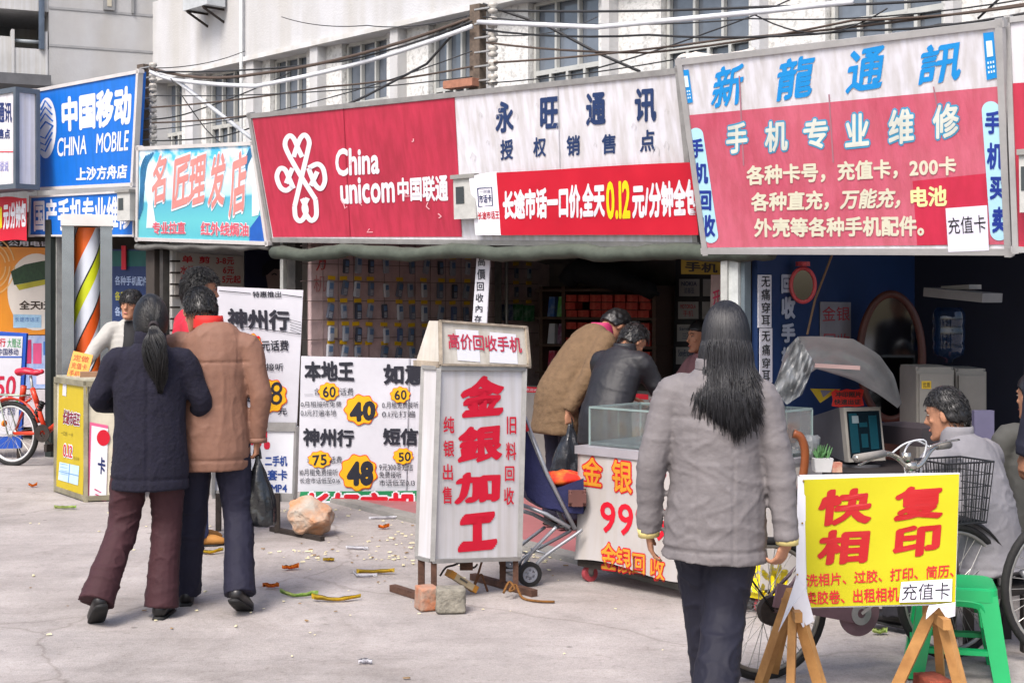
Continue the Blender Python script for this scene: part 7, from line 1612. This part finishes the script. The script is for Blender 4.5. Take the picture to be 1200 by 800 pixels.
# ---- black plastic bag in his hand
def bag(name, label, top, w_, h_, d_, m, seed, tilt=0.0):
    t = thing(name, label, 'bag', top-Z*h_); n = 26; bm = NB(); rings = []
    prof = [(0, .16), (.08, .22), (.2, .42), (.4, .72), (.65, .95), (.85, 1.0), (.97, .92), (1, .7)]
    for v, w1 in prof:
        r = []
        for i in range(n):
            a = 2*math.pi*i/n; k_ = 1+.22*noise.noise(V((math.cos(a)*2.2+seed, math.sin(a)*2.2, v*3)))+.10*noise.noise(V((math.cos(a)*6, math.sin(a)*6, v*9+seed)))
            r.append(bm.verts.new(top+V((math.cos(a)*w_/2*w1*k_+tilt*v*h_, math.sin(a)*d_/2*w1*k_, -h_*v))))
        rings.append(r)
    for a, b in zip(rings, rings[1:]):
        for i in range(n): bm.faces.new((a[i], a[(i+1) % n], b[(i+1) % n], b[i]))
    bm.faces.new(rings[0]); bm.faces.new(rings[-1][::-1]); bmesh.ops.recalc_face_normals(bm, faces=bm.faces)
    bmesh.ops.subdivide_edges(bm, edges=bm.edges[:], cuts=2, use_grid_fill=True)
    for v in bm.verts: v.co += v.normal*.010*noise.noise(V((v.co.x*30, v.co.y*30, v.co.z*10+seed)))
    obj('sack', bm, m, t, True)
    bm = NB(); tube(bm, smoothp([top+V((-.02, 0, -.02)), top+V((-.012, 0, .03)), top+V((0, 0, .05)), top+V((.012, 0, .03)), top+V((.02, 0, -.02))]), .006, 6, flat=2); obj('handle', bm, m, t, True); return t
bagm = M('bin_bag_black', '1b1c1f', .22, var=.1, bump=.9, bscale=14, spec=.6)
bag('plastic_bag', 'black plastic bag hanging from the hand of the man in the tan jacket', wr-Z*.0, .155, .37, .11, bagm, 2, .08)
# ---- woman in the grey jacket
greyj = M('grey_jacket', '6e696a', .7, var=.09, scale=16, bump=.5, bscale=24)
t, H, K, s = person('woman with long straight black hair in a grey padded jacket, walking away', V(((840-600)*5.3/F, 5.3, 0)), -12, .938,
    dict(head=(.035, .02, 1.55), neck=(0, .0, 1.44), hem=(-.01, .01, .675), yaw=4, pitch=-4, shL=(-.17, 0, 1.34), shR=(.17, 0, 1.33), elL=(-.255, -.03, 1.05), elR=(.245, -.02, 1.05), wrL=(-.275, .02, .775), wrR=(.275, -.04, .765),
         hiL=(-.08, 0, .86), hiR=(.08, 0, .86), knL=(-.06, .10, .46), anL=(-.02, .16, .085), toL=(0, 1, 0), knR=(.03, .0, .46), anR=(.0, -.24, .13), toR=(.05, .85, -.4)),
    greyj, M('dark_navy_trousers', '111122', .75, var=.1, scale=10, bump=.45, bscale=20), shoe_b, hands=dict(L=((.10, .25, -1), (1, .25, 0), -1, .45, 1.0), R=((-.35, .15, -1), (-.75, .5, 0), 1, .8, 1.0)), vox=.008, torso=1.0, ja=.009, fsc=(5, 5, 13), seed=12, leg_r=(.105, .10, .086, .086, .092), sleeve=1.0, hemr=(.212, .16),
    creases=(lambda p, n: -.004*math.exp(-((abs(p.x)-.07)/.006)**2)*(n.y < 0)*(p.z < 1.2), lambda p, n: -.006*math.exp(-((p.z-.675)/.007)**2), lambda p, n: -.005*math.exp(-((p.z-1.165)/.006)**2)*(n.y < 0)*(abs(p.x) < .16),
             lambda p, n: .0035*math.sin(p.z*75+2*noise.noise(p*5))*noise.noise(V((p.x*5, p.y*5, p.z*3)))))
bm = NB(); tube(bm, [K['wrL']+V((0, 0, .01)), K['wrL']+V((.002, .004, -.022))], [.043, .041], 14); obj('inner_cuff', bm, M('cuff_yellow', 'cdbb7a', .8), t, True, local=True)
bm = NB(); tube(bm, [K['wrR']+V((0, 0, .01)), K['wrR']+V((0, .0, -.016))], [.043, .041], 14); obj('inner_cuff', bm, M('cuff_yellow', 'cdbb7a'), t, True, local=True)
collar(t, K, s, greyj, .085, .03)
obj('hair', hair_cap(H, s, .55, -2.0, 1.06, .003, 6, -.9), hair_m, t, True, local=True)
hair2 = M('sheen_hair', '18171c', .5, var=.3, scale=40, spec=.5)
bm = NB()
def lng(rnd, i):
    a = rnd.uniform(-2.25, 2.25)*(abs(rnd.random())**.25); e0 = rnd.uniform(.75, 1.5); kk = rnd.uniform(1.0, 1.06); jy = rnd.uniform(-.012, .004); P = []
    for j in range(6):   # over the skull; a = 0 is the back of the head
        e = e0+(-.05-e0)*j/5; d = V((math.sin(a)*math.cos(e)*.090, -math.cos(a)*math.cos(e)*.109, math.sin(e)*.141)); P.append(H@(d*s*kk))
    ln = (rnd.uniform(.20, .46) if rnd.random() < .75 else rnd.uniform(.36, .5))*(1-.12*abs(a-.5))*.84; p = P[-1]; sp = a*rnd.uniform(-.035, .028)+.015
    wv = rnd.uniform(-.012, .012)
    for j in range(1, 9):
        v = j/8; z = -ln*v*s; y = p.y-.012*v; zz = p.z+z
        q_s = max(0, min(1, (1.46*s-zz)/(.16*s))); q_s = q_s*q_s*(3-2*q_s); y = y*(1-q_s)+q_s*min(y, (-.142+.02*min(1.6, abs(a)))*s)
        P.append(V((p.x+sp*v*v+wv*math.sin(v*5), y+jy, zz)))
    return P
strands(bm, H, s, 2600, lng, .0027, 8); obj('long_hair', bm, hair2, t, True, local=True)
# ---- girl behind the yellow counter
wj = M('white_jacket', 'a19f9a', .75, var=.06, scale=12)
t, H, K, s = person('girl in a white jacket with a black fringe leaning on the yellow counter', V(((154-600)*12.1/F, 12.1, 0)), 180+8, .99,
    dict(head=(0, .05, 1.56), neck=(0, .01, 1.45), yaw=-18, roll=-6, shL=(-.16, 0, 1.36), shR=(.16, 0, 1.36), elL=(-.2, .06, 1.1), wrL=(-.12, .26, 1.05), elR=(.29, .10, 1.19), wrR=(.37, .27, 1.03)), wj, navyt, shoe_b, hands=dict(R=((.3, .8, -.3), (0, 0, -1), 1, .5), L=((.4, .7, 0), (0, 0, -1), 1, .6)), vox=.012, seed=21)
obj('hair', hair_cap(H, s, .16, -.62, 1.07, .006, 9, -.6), hair_m, t, True, local=True); shorts(t, H, s, 500, 6, lambda d: True, .05, .15, (-.55, -.5, .3))
bm = NB(); tube(bm, [K['neck']+V((0, .045, -.03)), K['chest']+V((0, .128, 0)), K['waist']+V((0, .13, 0))], [(.055, .03), (.06, .02), (.06, .02)], 12, u0=(1, 0, 0)); obj('black_top', bm, M('black_top', '17171a', .8), t, True, local=True)
# ---- man in red, behind the tan jacket
redj = M('red_jacket', 'b4182f', .7, var=.08, scale=10)
t, H, K, s = person('man in a red jacket with thick black hair looking to the right', V(((226-600)*9.3/F, 9.3, 0)), -72, 1.07, dict(head=(0, .045, 1.545), pitch=-4), redj, M('blue_jeans', '38466e', .85, var=.15, scale=20), M('sandal_tan', 'b07a3a', .7), hands=dict(L=((0, .1, -1), (1, 0, 0), -1, .6), R=((0, .1, -1), (-1, 0, 0), 1, .6)), vox=.012, seed=31)
short(12, front_z=.48, nape=-.5, thick=1.09, tuft=.022, side=.12); shorts(t, H, s, 800, 13, lambda d: True, .05, .7)
# ---- the two bending over the inner counter
tanc = M('camel_coat', '6a543d', .9, var=.15, scale=24, bump=.6, bscale=40)
t, H, K, s = person('person in a camel coat bending over the inner counter', V(((658-600)*9.75/F, 9.75, .05)), -58, 1.0,
    dict(pel=(0, -.02, .90), hem=(0, -.06, .62), waist=(0, .06, 1.03), chest=(0, .17, 1.16), sho=(0, .27, 1.28), neck=(0, .34, 1.335), head=(0, .45, 1.36), pitch=-52, shL=(-.165, .27, 1.27), shR=(.165, .25, 1.27), elL=(-.20, .34, 1.02), wrL=(-.16, .5, .95), elR=(.24, .06, 1.03), wrR=(.19, -.07, .80)),
    tanc, navyt, shoe_b, hands=dict(L=((0, .8, -.5), (0, 0, -1), -1, .8), R=((0, .1, -1), (-1, 0, 0), 1, 1.1)), vox=.012, seed=41, torso=.98, sleeve=1.0)
short(22, front_z=.48, nape=-.5, thick=1.09, tuft=.015, side=.12); collar(t, K, s, M('magenta_collar', 'a82a5a', .7), .08, .05)
hp_ = Matrix.Rotation(R(-58), 4, 'Z')@(K['wrR']+V((0, .01, -.09)))+V(((658-600)*9.75/F, 9.75, .05))
bag('plastic_bag', 'thin black and clear plastic bag held by the person in the camel coat', hp_, .22, .36, .16, M('thin_black_bag', '2b2d33', .2, trans=.1, alpha=.92, var=.15, scale=10, bump=.9, bscale=14), 7, -.03)
bag('plastic_bag', 'olive green shopping bag hanging beside the thin black bag', hp_+V((.09, .08, .02)), .14, .34, .12, M('olive_bag', '4a4f2c', .35, col2='2a2c20', scale=14, bump=.6, bscale=14), 9, .02)
t, H, K, s = person('person in a black padded jacket bending over the glass case, back turned', V(((712-600)*9.15/F, 9.15, .05)), -38, .92,
    dict(pel=(0, -.03, .86), hem=(0, -.05, .66), waist=(0, .03, 1.0), chest=(0, .10, 1.13), sho=(0, .17, 1.26), neck=(0, .22, 1.33), head=(.01, .31, 1.38), pitch=-38, yaw=-22, shL=(-.17, .17, 1.25), shR=(.17, .17, 1.25), elL=(-.25, .28, 1.02), elR=(.25, .28, 1.02), wrL=(-.14, .52, .96), wrR=(.14, .52, .96)),
    M('black_padded', '1a1a1f', .55, var=.12, scale=12, bump=.2, bscale=40), navyt, shoe_b, hands=dict(L=((.3, .8, -.3), (0, 0, -1), -1, .8), R=((-.3, .8, -.3), (0, 0, -1), 1, .8)), vox=.012, seed=51, torso=1.0, sleeve=1.05, ja=.009)
short(32, front_z=.48, nape=-.5, thick=1.09, tuft=.015, side=.12); shorts(t, H, s, 300, 33, lambda d: True, .05, .3); collar(t, K, s, M('black_padded', '1a1a1f'), .085, .04)
# ---- seller deep in the stall
t, H, K, s = person('seller in a pinkish jumper behind the inner counter, half hidden', V(((824-600)*10.9/F, 10.9, -.2)), 110, .98, dict(elR=(.2, .16, 1.1), wrR=(.1, .38, 1.02), elL=(-.22, .16, 1.1), wrL=(-.12, .36, 1.02)), M('pink_jumper', '8a6468', .85, var=.08), navyt, shoe_b, hands=dict(R=((-.2, .9, -.2), (0, 0, -1), -1, .5), L=((.2, .9, -.2), (0, 0, -1), 1, .5)), vox=.014, seed=61)
short(42, front_z=.48, nape=-.5, thick=1.09, tuft=.012, side=.12)
# ---- seated man at the computer
pj = M('pale_grey_jacket', '78767a', .75, var=.06, scale=12, bump=.45, bscale=20)
sx = 2.18; sy_ = 6.6; sL = V((sx, sy_, -.42))
t, H, K, s = person('man in a pale grey jacket sitting at the computer, seen from behind', sL, 36, .98,
    dict(pel=(0, -.02, .84), hem=(0, -.06, .74), waist=(0, .0, .99), chest=(0, .06, 1.17), sho=(0, .10, 1.32), neck=(0, .14, 1.40), head=(0, .20, 1.50), yaw=22, pitch=-10, shL=(-.175, .10, 1.31), shR=(.175, .10, 1.31), elL=(-.26, .22, 1.08), elR=(.25, .20, 1.06), wrL=(-.18, .46, 1.08), wrR=(.16, .45, 1.06),
         hiL=(-.09, .02, .82), hiR=(.09, .02, .82), knL=(-.13, .42, .76), knR=(.13, .42, .76), anL=(-.13, .38, .545), anR=(.13, .38, .545)), pj, M('dark_trousers', '26252b', .8), shoe_b, hands=dict(L=((.2, .9, -.1), (0, 0, -1), -1, .5), R=((-.2, .9, -.1), (0, 0, -1), 1, .5)), vox=.010, seed=71, torso=1.10, sleeve=1.1, ja=.008, hemr=(.20, .16),
    creases=(lambda p, n: -.006*math.exp(-((p.z-.80)/.007)**2),))
collar(t, K, s, pj, .08, .05)
short(52, front_z=.48, nape=-.5, thick=1.08, tuft=.008, side=.12); shorts(t, H, s, 600, 53, lambda d: True, .03, .4)
t = thing('low_stool', 'low dark stool under the seated man in pale grey', 'stool', V((sx, sy_, 0))); bm = NB(); box(bm, V((sx+.02, sy_-.02, .28)), (.34, .34, .04), .6); obj('seat', bm, M('stool_dark', '2b2624', .7), t)
for a, b in ((-1, -1), (1, -1), (1, 1), (-1, 1)): bm = NB(); p = V((sx+.02+a*.13, sy_-.02+b*.13, 0)); bar(bm, p, p+Z*.26, .04); obj('leg', bm, M('stool_dark', '2b2624'), t)
# ---- people cut by the right edge
t, H, K, s = person('person in a dark grey top sitting behind the seated man with one hand raised', V(((1226-600)*7.35/F, 7.35, -.42)), 8, 1.0,
    dict(pel=(0, -.02, .84), hem=(0, -.05, .74), waist=(0, .0, .99), chest=(0, .04, 1.16), sho=(0, .06, 1.31), neck=(0, .08, 1.39), head=(0, .12, 1.50), yaw=20, shL=(-.175, .06, 1.31), shR=(.175, .06, 1.31), elL=(-.24, .10, 1.07), elR=(.25, .12, 1.06), wrL=(-.12, .30, 1.14), wrR=(.16, .38, 1.0),
         knL=(-.13, .42, .80), knR=(.13, .42, .80), anL=(-.13, .40, .48), anR=(.13, .40, .48)), M('dark_grey_top', '4a4a47', .8, var=.08), M('dark_trousers', '26252b'), shoe_b, hands=dict(L=((.1, .3, 1), (1, .2, 0), 1, .35), R=((0, .9, -.3), (0, 0, -1), 1, .6)), vox=.012, seed=81)
short(62, front_z=.48, nape=-.5, thick=1.09, tuft=.01, side=.12)
t, H, K, s = person('person in navy trousers and dark top standing beyond the green stool', V(((1252-600)*6.9/F, 6.9, 0)), 20, 1.0, dict(hem=(0, 0, .80)), M('dark_blue_top', '1c1e2e', .8), navyt, shoe_b, hands=dict(L=((0, .1, -1), (1, 0, 0), -1, .6), R=((0, .1, -1), (-1, 0, 0), 1, .6)), vox=.012, seed=91, tro=1.1)
short(72, front_z=.48, nape=-.5, thick=1.09, tuft=.01, side=.12)
